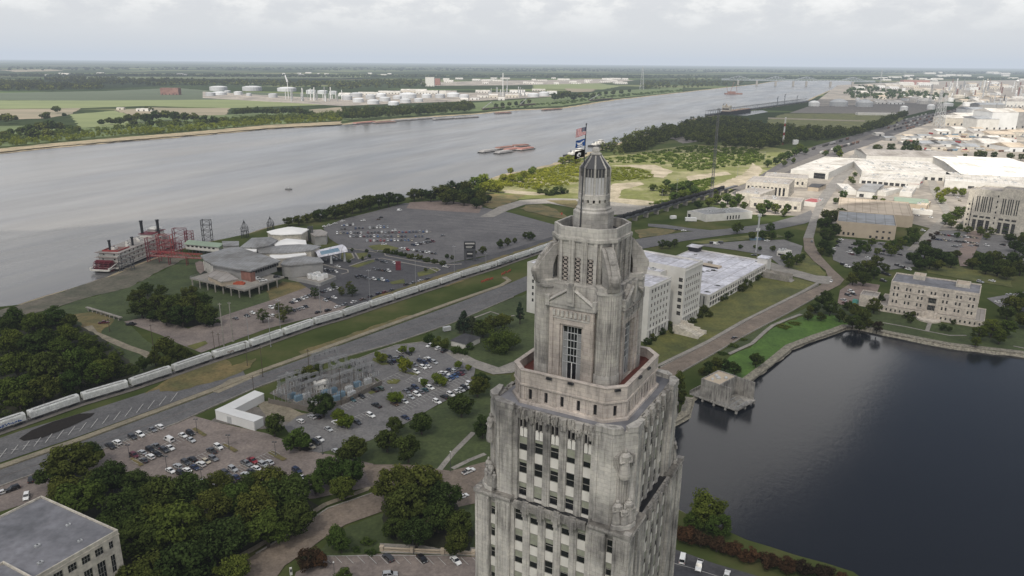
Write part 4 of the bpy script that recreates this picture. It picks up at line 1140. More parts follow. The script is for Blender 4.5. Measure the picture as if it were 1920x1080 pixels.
def pel(i, j):
 x = (i - 10) / 5.0; y = (6 - j) / 4.0
 if (x / 1.0) ** 2 + ((y + .1) / .55) ** 2 < 1 or (abs(x) < 1.5 and abs(y - .55 * abs(x) + .1) < .28): return 'flag_white'
 if j in (10, 11) and 4 < i < 16: return 'flag_white'
 return 'flag_blue'
flag('flag', 'blue flag with a white bird emblem, middle one on the pole', .868, 1.5, .92, pel, .25)
def pow_(i, j):
 x = i - 10; y = j - 6
 if x * x + y * y * 1.2 < 14:
  return 'flag_black' if (abs(x + 1) < 2 and -1 < y < 3) or (x > 1 and y < -1) else 'flag_white'
 if j == 12 and 5 < i < 15 and i % 2: return 'flag_white'
 return 'flag_black'
flag('flag', 'black flag with a round white emblem, lowest on the pole', .772, 1.55, .98, pow_, .25)
# trees
def leaf_mesh(name, shape, seed, m_, n, leaf):
 """crown of unit radius: clumps of small leaf faces spread through the volume"""
 g = np.random.default_rng(seed)
 if shape == 'oak': rx, rz, cz, K = 1.0, .66, .95, 40
 elif shape == 'round': rx, rz, cz, K = 1.0, .95, 1.15, 46
 elif shape == 'tall': rx, rz, cz, K = 1.0, 1.75, 2.0, 56
 elif shape == 'cone': rx, rz, cz, K = 1.0, 1.9, 2.05, 60
 elif shape == 'shrub': rx, rz, cz, K = 1.0, .62, .5, 30
 else: rx, rz, cz, K = 1.0, .8, 1.0, 14
 dirs = g.normal(size=(K, 3)); dirs /= np.linalg.norm(dirs, axis=1)[:, None]
 rad = g.uniform(.45, .86, K) ** .8
 cc = dirs * rad[:, None]
 cc[:, 2] = np.maximum(cc[:, 2], -.55)
 if shape in ('oak', 'round'): cc *= .92
 cc *= np.array([rx, rx, rz])
 if shape == 'cone':
  t = (cc[:, 2] / rz + 1) / 2; k = np.clip(1.12 - .95 * t, .12, 1); cc[:, 0] *= k; cc[:, 1] *= k
 if shape in ('oak', 'round'):   # uneven outline: push some limbs out
  lob = 1 + .22 * np.sin(np.arctan2(cc[:, 1], cc[:, 0]) * 3 + g.uniform(0, 6)) + .09 * np.sin(np.arctan2(cc[:, 1], cc[:, 0]) * 5 + g.uniform(0, 6))
  cc[:, 0] *= lob; cc[:, 1] *= lob
 for i in range(K):      # no stray tufts: pull lonely clumps back into the crown
  q = np.sort(np.linalg.norm(cc - cc[i], axis=1))[2]
  if q > .42 and shape != 'cone': cc[i] *= .72
 cs_ = g.uniform(.17, .36, K) * (.8 if shape == 'cone' else 1)
 ci = g.integers(0, K, n)
 d = g.normal(size=(n, 3)); d /= np.linalg.norm(d, axis=1)[:, None]
 r = g.uniform(.55, 1.0, n)
 p = cc[ci] + d * (cs_[ci] * r)[:, None] * np.array([1, 1, .8])
 p[:, 2] += cz
 up = d + np.array([0, 0, .55]) + g.normal(size=(n, 3)) * .45
 up /= np.linalg.norm(up, axis=1)[:, None]
 a = np.cross(up, g.normal(size=(n, 3))); a /= np.linalg.norm(a, axis=1)[:, None]
 b = np.cross(up, a)
 s = leaf * g.uniform(.6, 1.35, n)[:, None]
 V = np.stack([p - a * s, p - b * s * .62, p + a * s, p + b * s * .62], 1).reshape(-1, 3)
 me = D.meshes.new(name)
 F = np.arange(4 * n).reshape(-1, 4)
 me.from_pydata(V.tolist(), [], F.tolist())
 me.materials.append(MATS[m_])
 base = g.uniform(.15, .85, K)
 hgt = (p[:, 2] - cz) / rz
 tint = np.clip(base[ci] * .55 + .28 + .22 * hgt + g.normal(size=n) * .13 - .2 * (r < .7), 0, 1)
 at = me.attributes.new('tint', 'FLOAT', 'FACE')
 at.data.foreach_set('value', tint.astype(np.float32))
 return me, cc + np.array([0, 0, cz])
TREE = {}
def tree_protos(shape, m_, n, leaf, variant):
 key = (shape, m_, n, variant)
 if key not in TREE:
  crown, cc = leaf_mesh('crown', shape, hash((shape, n, variant)) % 100000 if False else sum(map(ord, shape)) * 7 + variant * 131 + n, m_, n, leaf)
  tr = MB().use('bark')
  if shape != 'shrub':
   h = .75 if shape in ('oak', 'round') else 2.2
   tr.bar((0, 0, -.05), (.02, .01, h * .55), .085, 7, .06)
   tr.bar((.02, .01, h * .55), (.0, .03, h), .06, 6, .035)
   rr = random.Random(variant)
   for c in [cc[i] for i in range(0, len(cc), max(1, len(cc) // 9))]:
    m0 = (c[0] * .25, c[1] * .25, h * .5 + c[2] * .22)
    tr.bar((.01, .01, h * .45), m0, .045, 5, .03); tr.bar(m0, tuple(c), .03, 4, .01)
  TREE[key] = (crown, tr.mesh('trunk') if tr.v else None)
 return TREE[key]
NT = [0]
def plant_at(P, r, shape, m_, base, place, cat='tree', name=None, n=3000, leaf=.075, group=None, hz=1.0, detail=True, z0=0.0):
 NT[0] += 1
 v = NT[0] % 3
 crown, trunk = tree_protos(shape, m_, n, leaf, v)
 name = name or {'oak': 'oak_tree', 'round': 'leafy_tree', 'tall': 'tall_tree', 'cone': 'conifer_tree', 'shrub': 'shrub'}[shape]
 rz = R.uniform(0, 6.28); s = (r * R.uniform(.93, 1.07), r * R.uniform(.93, 1.07), r * hz * R.uniform(.93, 1.07))
 if trunk is None or not detail:
  o = D.objects.new(name, crown); COL.objects.link(o)
  o.location = (P.x, P.y, z0); o.rotation_euler = (0, 0, rz); o.scale = s
 else:
  o = empty(name, (P.x, P.y, z0), rz); o.scale = s
  for nm, me in (('trunk', trunk), ('crown', crown)):
   c = D.objects.new(nm, me); COL.objects.link(c); c.parent = o
 later(o, base, place, cat, group)
 return o
CZ = {'oak': .95, 'round': 1.15, 'tall': 2.0, 'cone': 2.05, 'shrub': .5}
def tree(x, y, rp, shape, m_, base, place, **kw):
 """(x, y) middle of the crown in the survey, rp its half width there"""
 P = G(x, y)
 hz = kw.get('hz', 1.0)
 for _ in range(4):
  d = (Vector((P.x, P.y, P.z)) - Vector((0, 0, CAMH))).dot(_fw)
  r = rp * d / FPX
  P = G(x, y, CZ[shape] * r * hz)
 return plant_at(P, r, shape, m_, base, place, **kw)
def trees(data, shape, m_, base, place, **kw):
 for t in data: tree(t[0], t[1], t[2], shape, m_, base, place, **kw)
OAKS = [(130, 865, 58), (205, 892, 42), (150, 935, 48), (235, 945, 55), (300, 925, 48), (350, 915, 45), (395, 950, 52), (330, 985, 62), (265, 1010, 55), (420, 1010, 60), (345, 1050, 62), (275, 1075, 50), (440, 1062, 40), (500, 900, 40), (535, 925, 52), (480, 950, 55), (555, 965, 45), (500, 990, 45), (470, 910, 38), (180, 900, 35), (215, 1000, 40), (410, 905, 34), (440, 930, 40), (100, 890, 34), (165, 850, 34), (250, 900, 30), (120, 915, 34), (290, 965, 40), (375, 1000, 38), (240, 985, 36)]
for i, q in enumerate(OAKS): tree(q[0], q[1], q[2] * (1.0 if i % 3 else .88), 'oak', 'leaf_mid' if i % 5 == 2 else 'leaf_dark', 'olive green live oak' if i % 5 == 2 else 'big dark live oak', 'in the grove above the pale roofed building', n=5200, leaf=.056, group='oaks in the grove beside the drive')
trees([(740, 905, 45), (790, 900, 48), (830, 930, 40), (760, 945, 50), (820, 965, 42), (745, 985, 30), (860, 985, 34), (855, 1015, 30), (780, 1000, 36)], 'oak', 'leaf_dark', 'huge dark oak', 'of the clump left of the tower, above the balustrade', n=5200, leaf=.058, group='oaks left of the tower')
trees([(615, 880, 34), (655, 885, 36), (590, 905, 26), (640, 915, 28)], 'oak', 'leaf_mid', 'spreading olive green tree', 'between the brown lot and the loop road', n=4200, leaf=.062)
trees([(788, 952, 19), (800, 985, 22)], 'round', 'leaf_grey', 'pale grey-green tree', 'in front of the dark oak clump', n=2600)
trees([(735, 990, 17), (770, 985, 17)], 'tall', 'leaf_blue', 'dark narrow evergreen', 'at the foot of the oak clump, above the balustrade', n=2600, hz=.55)
trees([(630, 1005, 22), (640, 1020, 18)], 'round', 'leaf_mid', 'bushy green tree', 'beside the drive left of the balustrade', n=3000)
trees([(577, 1045, 27), (600, 1050, 18)], 'round', 'leaf_red', 'dark purplish bushy tree', 'at the corner of the drive and the plaza', n=3000, hz=.8)
trees([(645, 1078, 18)], 'round', 'leaf_mid', 'small green tree', 'standing in the plaza parking', n=2200)
trees([(690, 1015, 14), (668, 1030, 10), (695, 1035, 12)], 'shrub', 'leaf_mid', 'low green shrub', 'on the lawn beside the balustrade', cat='shrub', n=900)
trees([(605, 755, 27)], 'round', 'leaf_dark', 'dense dark round tree', 'in front of the substation', n=4200)
trees([(513, 796, 22)], 'round', 'leaf_dark', 'dark open-crowned tree', 'at the end of the white shed', n=3000)
trees([(560, 822, 28)], 'oak', 'leaf_mid', 'round green tree', 'on the island between the two lots', n=3600)
trees([(665, 840, 30), (645, 852, 18)], 'oak', 'leaf_dark', 'dark oak', 'at the lower end of the grey lot', n=3600)
trees([(725, 822, 26), (765, 840, 28), (740, 795, 19), (790, 789, 25), (865, 757, 25)], 'round', 'leaf_dark', 'dark round oak', 'on the sloping lawn beside the grey lot', n=3800)
trees([(905, 800, 22), (895, 722, 22), (905, 710, 16)], 'round', 'leaf_dark', 'dark tree', 'close beside the tower on its left', n=3200)
trees([(716, 670, 11), (708, 664, 7), (760, 684, 15), (752, 676, 9), (742, 745, 13), (733, 742, 9), (820, 708, 12), (830, 716, 10), (745, 745, 9), (650, 787, 17), (635, 775, 13), (755, 654, 9), (772, 655, 7), (860, 683, 8), (878, 688, 7), (640, 790, 12), (795, 716, 9)], 'round', 'leaf_light', 'young light green tree', 'on an island of the grey lot', n=1600, leaf=.10)
trees([(575, 698, 20), (595, 690, 14)], 'oak', 'leaf_dark', 'dark bushy tree', 'behind the substation frames', n=2400)
trees([(870, 602, 20), (885, 608, 16), (862, 610, 13)], 'cone', 'leaf_blue', 'dark conical evergreen', 'between the long road and the small house', n=3200, hz=.62)
trees([(975, 585, 12)], 'cone', 'leaf_blue', 'narrow dark cypress', 'against the left end of the white office block', n=2800)
trees([(905, 615, 20), (925, 605, 18), (945, 600, 18), (900, 605, 12)], 'oak', 'leaf_dark', 'dark spreading tree', 'on the lawn behind the small house', n=3000)
trees([(945, 638, 40)], 'shrub', 'leaf_mid', 'great clipped dome of green shrubs', 'right of the small house', cat='hedge', name='hedge', n=5200, leaf=.04)
trees([(805, 634, 12), (820, 640, 14), (833, 644, 12)], 'shrub', 'leaf_mid', 'clipped green hedge clump', 'screening the parking beside the small house', cat='hedge', name='hedge', n=2200, hz=1.4)
trees([(855, 655, 12), (880, 650, 10), (870, 660, 9)], 'shrub', 'leaf_mid', 'rounded shrub', 'around the walls of the small house', cat='shrub', n=1500, hz=1.2)
rr = random.Random(4)
WL = [(25, 590, 20), (12, 605, 16), (60, 602, 26), (105, 590, 24), (20, 635, 30), (75, 640, 32), (125, 625, 26), (165, 640, 22), (30, 680, 34), (90, 690, 36), (145, 680, 34), (190, 690, 26), (15, 725, 34), (78, 728, 30), (130, 712, 30), (180, 702, 24), (35, 748, 24), (205, 690, 16), (50, 720, 26), (115, 655, 24), (175, 665, 22), (130, 600, 16), (215, 672, 14)]
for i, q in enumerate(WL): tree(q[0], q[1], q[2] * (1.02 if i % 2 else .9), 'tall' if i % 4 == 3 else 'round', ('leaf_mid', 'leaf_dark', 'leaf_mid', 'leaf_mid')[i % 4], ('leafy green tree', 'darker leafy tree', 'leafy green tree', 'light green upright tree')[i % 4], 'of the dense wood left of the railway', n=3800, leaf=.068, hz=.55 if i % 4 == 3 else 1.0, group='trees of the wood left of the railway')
trees([(310, 648, 22), (332, 660, 17), (350, 664, 13), (290, 670, 16), (312, 676, 13), (268, 680, 15), (252, 694, 11), (366, 668, 8)], 'round', 'leaf_dark', 'dark bushy tree', 'between the railway and the river side lot', n=3200)
trees([(255, 555, 18), (275, 540, 16), (265, 575, 24), (295, 565, 26), (300, 545, 14), (330, 570, 30), (360, 575, 30), (385, 590, 24), (340, 590, 26), (310, 592, 20), (375, 565, 22), (355, 548, 18), (398, 600, 14), (285, 590, 14)], 'round', 'leaf_dark', 'dark green tree', 'in the thicket below the boat and the stilted deck', n=3200, hz=.85)
trees([(492, 590, 14), (530, 590, 13), (523, 575, 10), (590, 548, 11), (640, 545, 9), (660, 545, 10), (655, 535, 9), (625, 535, 7), (540, 580, 9)], 'tall', 'leaf_dark', 'upright dark tree', 'among the parked cars of the riverside strip', n=1800, hz=.6)
EDGE = [(560, 412, 10), (575, 408, 9), (590, 404, 8), (600, 402, 12), (612, 400, 9), (628, 396, 13), (645, 392, 14), (660, 386, 13), (676, 383, 13), (692, 378, 14), (710, 376, 13), (728, 372, 13), (745, 372, 11), (776, 364, 12), (790, 362, 10), (808, 366, 11), (830, 360, 16), (850, 352, 14), (850, 366, 14), (872, 350, 12), (880, 364, 14), (898, 368, 12), (905, 376, 9), (893, 380, 10), (915, 372, 8), (870, 372, 12), (836, 370, 12), (540, 415, 8)]
EDGE = [(x, y - 1, r * 1.22) for x, y, r in EDGE]
trees(EDGE, 'round', 'leaf_dark', 'dark tree', 'of the row between the river and the big parking lot', n=1600, leaf=.10, hz=.9, group='trees between the river and the big lot')
trees([(890, 340, 12), (905, 335, 14), (920, 345, 14), (935, 350, 12), (910, 350, 14), (945, 330, 8), (957, 320, 7), (960, 332, 10), (900, 352, 12), (982, 326, 8), (997, 320, 8), (1000, 315, 6), (1055, 300, 9), (1068, 296, 9), (1080, 298, 10), (975, 335, 8)], 'round', 'leaf_light', 'sunlit yellow-green tree', 'on the river bank left of the lantern', n=1300, leaf=.11, hz=.9, group='sunlit trees on the river bank')
trees([(1045, 357, 14), (1030, 360, 12), (1015, 358, 9), (1058, 358, 9)], 'shrub', 'leaf_dark', 'dark thicket', 'in the clearing left of the lantern', cat='shrub', n=2200, hz=1.0)
trees([(1245, 356, 14), (1260, 350, 14), (1275, 350, 16), (1290, 345, 12), (1280, 362, 14), (1300, 356, 12), (1265, 366, 12), (1225, 350, 10), (1295, 368, 10), (1250, 342, 10)], 'round', 'leaf_mid', 'green bushy tree', 'on the sunlit wasteland right of the lantern', n=1500, leaf=.10, hz=.7, group='bushes on the sunlit wasteland')
trees([(905, 468, 8), (890, 472, 5), (938, 456, 9), (952, 453, 8), (994, 441, 9), (985, 440, 7), (965, 450, 6), (838, 480, 5), (848, 482, 5), (798, 505, 4), (655, 490, 4), (680, 484, 4), (693, 480, 4), (688, 470, 4), (660, 468, 4)], 'round', 'leaf_dark', 'small dark tree', 'planted around the casino lots', n=1200, leaf=.11)
trees([(725, 470, 9), (740, 473, 9), (755, 476, 9), (770, 480, 9), (785, 482, 9), (800, 487, 9), (815, 490, 8), (830, 493, 8)], 'shrub', 'leaf_dark', 'clipped dark hedge section', 'between the two casino lots', cat='hedge', name='hedge', n=1000, leaf=.09)
trees([(1274, 730, 21)], 'cone', 'leaf_dark', 'tall dark cypress', 'just right of the tower beside the lake', n=4800, hz=1.15)
trees([(1262, 765, 14)], 'round', 'leaf_dark', 'dark bush', 'below the tall cypress at the lake edge', n=2400)
trees([(1330, 690, 14), (1345, 680, 14), (1360, 682, 14), (1378, 690, 14), (1318, 695, 9), (1340, 695, 12)], 'round', 'leaf_dark', 'dark tree', 'behind the stained concrete pump house', n=2600)
trees([(1418, 672, 16)], 'round', 'leaf_dark', 'round dark tree', 'alone on the bright lawn by the lake', n=2600)
trees([(1530, 575, 12), (1515, 590, 10), (1548, 560, 17), (1558, 575, 16), (1575, 590, 13), (1605, 580, 14), (1600, 600, 15), (1620, 590, 16), (1640, 572, 15), (1650, 560, 12), (1630, 605, 10), (1540, 592, 10), (1520, 578, 9), (1612, 610, 12), (1590, 572, 10)], 'round', 'leaf_dark', 'dark tree', 'in the belt between the brown road and the lake', n=2600, group='trees between road and lake')
trees([(1645, 612, 12)], 'round', 'leaf_red', 'small reddish tree', 'at the lake edge left of the beige hall', n=1500)
trees([(1862, 610, 20), (1890, 612, 18), (1838, 622, 16), (1876, 628, 16), (1830, 640, 10)], 'tall', 'leaf_mid', 'tall cypress', 'at the lake edge right of the beige hall', n=3200, hz=.62)
trees([(1905, 570, 22), (1930, 560, 26), (1890, 585, 16), (1925, 600, 20)], 'oak', 'leaf_dark', 'dark oak', 'right of the beige hall at the picture edge', n=3000)
trees([(1700, 590, 8), (1708, 598, 8), (1712, 588, 7), (1768, 612, 8), (1788, 604, 6), (1693, 578, 5), (1780, 616, 6)], 'round', 'leaf_dark', 'small dark tree', 'against the front of the beige hall', n=1500)
trees([(1610, 505, 16), (1628, 498, 16), (1645, 490, 14), (1600, 520, 14), (1620, 522, 14), (1640, 510, 12), (1660, 500, 10)], 'round', 'leaf_dark', 'dark tree', 'in the clump behind the side lot', n=2400)
trees([(1715, 482, 16), (1735, 470, 17), (1755, 475, 17), (1745, 490, 16), (1725, 495, 14), (1770, 482, 16), (1785, 490, 14), (1760, 495, 14), (1735, 458, 12), (1795, 475, 9)], 'oak', 'leaf_dark', 'broad dark oak', 'of the park left of the brick path', n=2600, group='park oaks left of the brick path')
trees([(1825, 492, 15), (1845, 485, 18), (1865, 480, 18), (1880, 495, 18), (1900, 485, 18), (1850, 502, 14), (1890, 510, 16), (1915, 500, 18), (1872, 505, 15), (1835, 480, 12), (1905, 460, 14), (1925, 470, 16), (1895, 445, 12), (1920, 448, 12)], 'oak', 'leaf_dark', 'broad dark oak', 'of the park right of the brick path', n=2600, group='park oaks right of the brick path')
trees([(1545, 420, 16), (1560, 405, 16), (1552, 440, 16), (1545, 460, 14), (1565, 430, 14), (1580, 400, 13), (1595, 395, 10), (1550, 400, 12), (1556, 470, 10), (1540, 470, 8)], 'round', 'leaf_dark', 'dark tree', 'left of the tan warehouse beside the bending road', n=2400, group='trees beside the bending road')
trees([(1710, 435, 13), (1715, 445, 12), (1700, 450, 9), (1690, 452, 10), (1675, 455, 9), (1665, 460, 10), (1615, 458, 12), (1625, 465, 10), (1635, 452, 9), (1645, 470, 8), (1608, 470, 9), (1672, 470, 10), (1682, 465, 9)], 'round', 'leaf_mid', 'green tree', 'in front of the tan warehouse', n=1800, leaf=.09)
trees([(1775, 408, 12), (1790, 402, 14), (1800, 395, 12), (1785, 418, 9), (1800, 425, 8), (1815, 430, 8), (1830, 425, 7), (1840, 432, 9), (1875, 425, 9), (1905, 425, 12), (1890, 430, 10), (1860, 432, 8), (1795, 440, 6), (1850, 442, 7), (1920, 440, 9)], 'round', 'leaf_mid', 'green tree', 'along the front of the tall pale office building', n=1800, leaf=.09)
trees([(1760, 367, 8), (1768, 362, 8), (1757, 355, 6), (1775, 358, 8), (1790, 358, 8), (1805, 360, 8), (1765, 375, 7)], 'round', 'leaf_light', 'bright sunlit tree', 'beside the lane left of the pale office building', n=1200, leaf=.11)
trees([(1750, 445, 5), (1757, 437, 5), (1742, 452, 5), (1745, 440, 4)], 'round', 'leaf_red', 'small purple-leaved tree', 'along the side street by the brick plaza', n=900, leaf=.12)
trees([(1582, 364, 9), (1568, 375, 7), (1596, 335, 6), (1603, 326, 5), (1600, 340, 5), (1640, 372, 6), (1655, 375, 5)], 'round', 'leaf_mid', 'small green tree', 'beside the straight street among the sheds', n=1100, leaf=.11)
trees([(1575, 374, 6)], 'round', 'leaf_red', 'dark reddish tree', 'at the end of the tan flat roof', n=900, leaf=.12)
trees([(1345, 400, 7), (1383, 425, 12), (1445, 425, 10), (1430, 440, 10), (1448, 440, 10), (1410, 440, 9), (1478, 440, 9), (1480, 480, 10), (1495, 485, 11), (1480, 492, 11), (1470, 482, 8), (1505, 480, 8), (1388, 462, 5), (1425, 465, 5), (1415, 462, 4), (1450, 466, 6)], 'round', 'leaf_mid', 'green tree', 'around the crossing behind the parking deck', n=1700, leaf=.09)
trees([(1242, 456, 10), (1255, 458, 8), (1265, 455, 8)], 'round', 'leaf_dark', 'dark tree', 'at the back corner of the parking deck', n=1500)
trees([(1425, 388, 10), (1440, 384, 12), (1455, 390, 10), (1430, 395, 9), (1477, 390, 9), (1470, 398, 8), (1365, 370, 12), (1345, 372, 11), (1385, 372, 12), (1375, 382, 10), (1330, 378, 10), (1395, 385, 9), (1310, 382, 9), (1355, 384, 8), (1340, 360, 8)], 'round', 'leaf_mid', 'green tree', 'between the low white building and the old factory', n=1500, leaf=.10)
trees([(1500, 278, 9), (1490, 284, 8), (1510, 282, 7), (1478, 290, 9), (1465, 293, 9), (1455, 300, 8), (1440, 305, 8), (1570, 280, 9), (1575, 288, 8), (1548, 287, 6), (1470, 305, 6), (1488, 300, 6)], 'round', 'leaf_mid', 'green tree', 'where the tracks meet the sunlit wasteland', n=1200, leaf=.11)
trees([(1700, 268, 8), (1708, 275, 9), (1715, 270, 8), (1722, 278, 8), (1645, 277, 9), (1670, 275, 9), (1695, 278, 6), (1835, 287, 10), (1845, 290, 8), (1865, 290, 7), (1895, 292, 7), (1915, 293, 7), (1810, 291, 4), (1780, 290, 3)], 'round', 'leaf_dark', 'dark tree', 'along the back of the long warehouses', n=1100, leaf=.11)
for q, nm in (([(1400, 533, 12), (1390, 540, 10), (1358, 555, 10), (1350, 560, 8), (1365, 548, 9), (1420, 520, 9), (1427, 515, 8)], 'below the parking deck'), ([(1215, 640, 10), (1225, 632, 10), (1240, 622, 10), (1255, 610, 10), (1260, 620, 8)], 'at the foot of the office block'), ([(1310, 590, 10), (1322, 580, 11), (1300, 600, 9), (1330, 590, 8), (1290, 605, 7)], 'between the office block and the parking deck')):
 trees(q, 'shrub', 'leaf_dark', 'dark shrub', nm, cat='shrub', n=1600, hz=1.3, leaf=.07)
trees([(1375, 648, 12), (1355, 662, 10), (1395, 636, 9), (1470, 612, 14), (1490, 606, 12)], 'shrub', 'leaf_mid', 'low planted bed', 'beside the curving lake path', cat='shrub', n=1500, hz=.35, leaf=.06)
trees([(1325, 950, 40), (1350, 985, 26), (1300, 975, 22)], 'round', 'leaf_mid', 'large olive green tree', 'at the lake edge right of the tower foot', n=4600, leaf=.06, hz=.9)
trees([(1285, 1000, 24), (1315, 1010, 22), (1345, 1020, 22), (1375, 1028, 22), (1405, 1040, 22), (1440, 1050, 22), (1475, 1058, 22), (1510, 1066, 22), (1545, 1074, 22), (1580, 1084, 20), (1610, 1095, 18)], 'oak', 'leaf_red', 'dark russet tree', 'of the row between the lake and the street', n=3000, hz=.8, group='russet trees between lake and street')
trees([(105, 204, 9), (85, 216, 11), (120, 215, 5), (12, 221, 12), (27, 221, 7), (1, 221, 8)], 'oak', 'leaf_dark', 'lone dark tree', 'in the fields over the river', n=900, leaf=.13, detail=False)
FG = [(20, 248, 10), (38, 244, 10), (55, 242, 12), (75, 238, 13), (95, 235, 13), (112, 236, 11), (130, 240, 10), (145, 242, 8), (60, 250, 12), (88, 248, 12), (5, 252, 10)]
trees(FG, 'oak', 'leaf_dark', 'dark tree', 'of the grove at the left edge over the river', n=900, leaf=.13, detail=False, group='grove over the river, left')
FG = [(190, 228, 8), (205, 226, 9), (222, 226, 10), (240, 222, 11), (258, 218, 12), (275, 220, 12), (292, 216, 12), (310, 215, 12), (328, 217, 12), (346, 219, 11), (364, 219, 11), (382, 222, 10), (400, 223, 10), (418, 224, 8), (250, 230, 9), (280, 230, 10), (300, 228, 9), (330, 228, 8), (275, 203, 5), (283, 204, 5)]
trees(FG, 'oak', 'leaf_dark', 'dark tree', 'of the middle grove over the river', n=900, leaf=.13, detail=False, group='middle grove over the river')
FG = [(440, 210, 7), (452, 208, 8), (465, 207, 9), (480, 206, 9), (495, 207, 9), (508, 207, 9), (520, 208, 8), (533, 206, 9), (547, 207, 9), (560, 208, 9), (573, 210, 8), (585, 212, 6)]
trees(FG, 'round', 'leaf_dark', 'dark tree', 'of the right-hand grove over the river', n=800, leaf=.14, detail=False, hz=.9, group='right-hand grove over the river')
FG = [(648 + 13 * i, 217 - 1.2 * i + R.uniform(-2, 2), R.uniform(6, 9)) for i in range(19)]
trees(FG, 'round', 'leaf_dark', 'dark tree', 'of the belt behind the moored barges', n=800, leaf=.14, detail=False, hz=1.1, group='tree belt behind the moored barges')
FG = [(930, 198, 5), (942, 196, 5), (955, 195, 5), (968, 194, 5), (980, 192, 5), (992, 190, 5), (1040, 180, 8), (1052, 178, 9), (1064, 176, 9), (1076, 180, 8), (1088, 178, 7), (1100, 179, 7), (1112, 178, 6), (1124, 176, 5), (1136, 174, 5), (1150, 173, 5), (1165, 172, 5), (1180, 170, 4)]
trees(FG, 'round', 'leaf_dark', 'dark tree', 'on the far bank below the terminal', n=700, leaf=.15, detail=False, group='trees on the far bank')
def mass(name, m_, pxpoly, count, rlo, rhi, seed, hz=1.0, per=110, leaf=.2):
 """one object: a wood of many small crowns read as one mass"""
 P = [V2(G(*p)) for p in pxpoly]; g = random.Random(seed)
 xs = [p.x for p in P]; ys = [p.y for p in P]
 base = [leaf_mesh('w', 'round' if hz > .8 else 'shrub', 900 + q + seed, m_, per, leaf)[0] for q in range(3)]
 data = []
 for b in base:
  v = np.empty(len(b.vertices) * 3, np.float32); b.vertices.foreach_get('co', v)
  t = np.empty(len(b.polygons), np.float32); b.attributes['tint'].data.foreach_get('value', t)
  data.append((v.reshape(-1, 3), t)); D.meshes.remove(b)
 V = []; T = []; k = 0
 while k < count:
  p = Vector((g.uniform(min(xs), max(xs)), g.uniform(min(ys), max(ys))))
  if not inside(p, P): continue
  v, t = data[k % 3]; r = g.uniform(rlo, rhi); a = g.uniform(0, 6.28)
  c, s_ = math.cos(a), math.sin(a)
  w = np.empty_like(v); w[:, 0] = (v[:, 0] * c - v[:, 1] * s_) * r + p.x; w[:, 1] = (v[:, 0] * s_ + v[:, 1] * c) * r + p.y; w[:, 2] = v[:, 2] * r * hz
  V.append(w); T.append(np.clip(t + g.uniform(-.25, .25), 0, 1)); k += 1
 V = np.concatenate(V); T = np.concatenate(T)
 me = D.meshes.new(name); me.from_pydata(V.tolist(), [], np.arange(len(V)).reshape(-1, 4).tolist())
 me.materials.append(MATS[m_])
 me.attributes.new('tint', 'FLOAT', 'FACE').data.foreach_set('value', T.astype(np.float32))
 o = D.objects.new(name, me); COL.objects.link(o)
 return o
def stuff(o, label, cat):
 o['kind'] = 'stuff'; o['label'] = label; o['category'] = cat; return o
stuff(mass('undergrowth', 'leaf_light', [(-60, 272), (0, 268), (100, 258), (190, 252), (253, 243), (330, 240), (430, 230), (560, 221), (640, 217), (640, 228), (480, 236), (300, 252), (200, 257), (100, 268), (0, 277), (-60, 284)], 900, 2.5, 5.5, 1), 'strip of light green willow scrub along the far sandy bank', 'scrub')
stuff(mass('undergrowth', 'leaf_mid', [(-60, 262), (0, 260), (160, 248), (300, 236), (430, 226), (640, 213), (640, 222), (430, 232), (250, 243), (100, 259), (-60, 274)], 500, 4, 7, 2), 'band of darker scrub behind the far willow strip', 'scrub')
stuff(mass('woods', 'leaf_dark', [(1120, 290), (1165, 268), (1215, 250), (1275, 237), (1305, 228), (1370, 226), (1440, 240), (1520, 246), (1600, 248), (1625, 252), (1560, 262), (1480, 270), (1430, 282), (1340, 276), (1300, 268), (1262, 262), (1210, 285), (1160, 293)], 1300, 4, 9, 3, per=120), 'dark riverside wood beyond the sunlit wasteland', 'wood')
stuff(mass('undergrowth', 'leaf_dark', [(-40, 600), (60, 592), (130, 604), (200, 645), (250, 692), (225, 715), (140, 742), (40, 775), (-40, 795)], 260, 2.0, 4.2, 21, .8, 260, .12), 'dark undergrowth between the trees of the wood left of the railway', 'undergrowth')
stuff(mass('woods', 'leaf_dark', [(1610, 244), (1690, 214), (1702, 216), (1660, 240), (1625, 250)], 130, 5, 9, 4), 'dark wood between the green field and the rail yard', 'wood')
stuff(mass('undergrowth', 'leaf_light', [(885, 352), (960, 330), (1040, 313), (1090, 303), (1085, 340), (1060, 350), (1000, 356), (950, 350), (930, 362)], 520, 2, 4.5, 5, .8), 'sunlit yellow-green scrub left of the lantern', 'scrub')
stuff(mass('undergrowth', 'leaf_light', [(1125, 300), (1200, 290), (1240, 284), (1300, 274), (1420, 280), (1445, 296), (1400, 310), (1330, 318), (1290, 322), (1230, 306), (1140, 308)], 650, 2.5, 5, 6, .8), 'sunlit yellow-green scrub right of the lantern', 'scrub')
stuff(mass('undergrowth', 'leaf_light', [(1140, 316), (1180, 315), (1215, 322), (1228, 332), (1200, 338), (1145, 341)], 200, 2, 4, 7, .7), 'low sunlit scrub island beside the lantern', 'scrub')
stuff(mass('undergrowth', 'leaf_light', [(1270, 345), (1340, 334), (1330, 352), (1290, 372), (1230, 388), (1215, 384), (1250, 376)], 260, 2, 4, 8, .7), 'sunlit scrub beside the railway trestle', 'scrub')
stuff(mass('woods', 'leaf_dark', [(-200, 172), (-200, 160), (60, 154), (95, 160), (150, 162), (188, 160), (195, 168), (100, 171)], 500, 9, 15, 9, per=60, leaf=.3), 'dark wood across the fields at far left', 'wood')
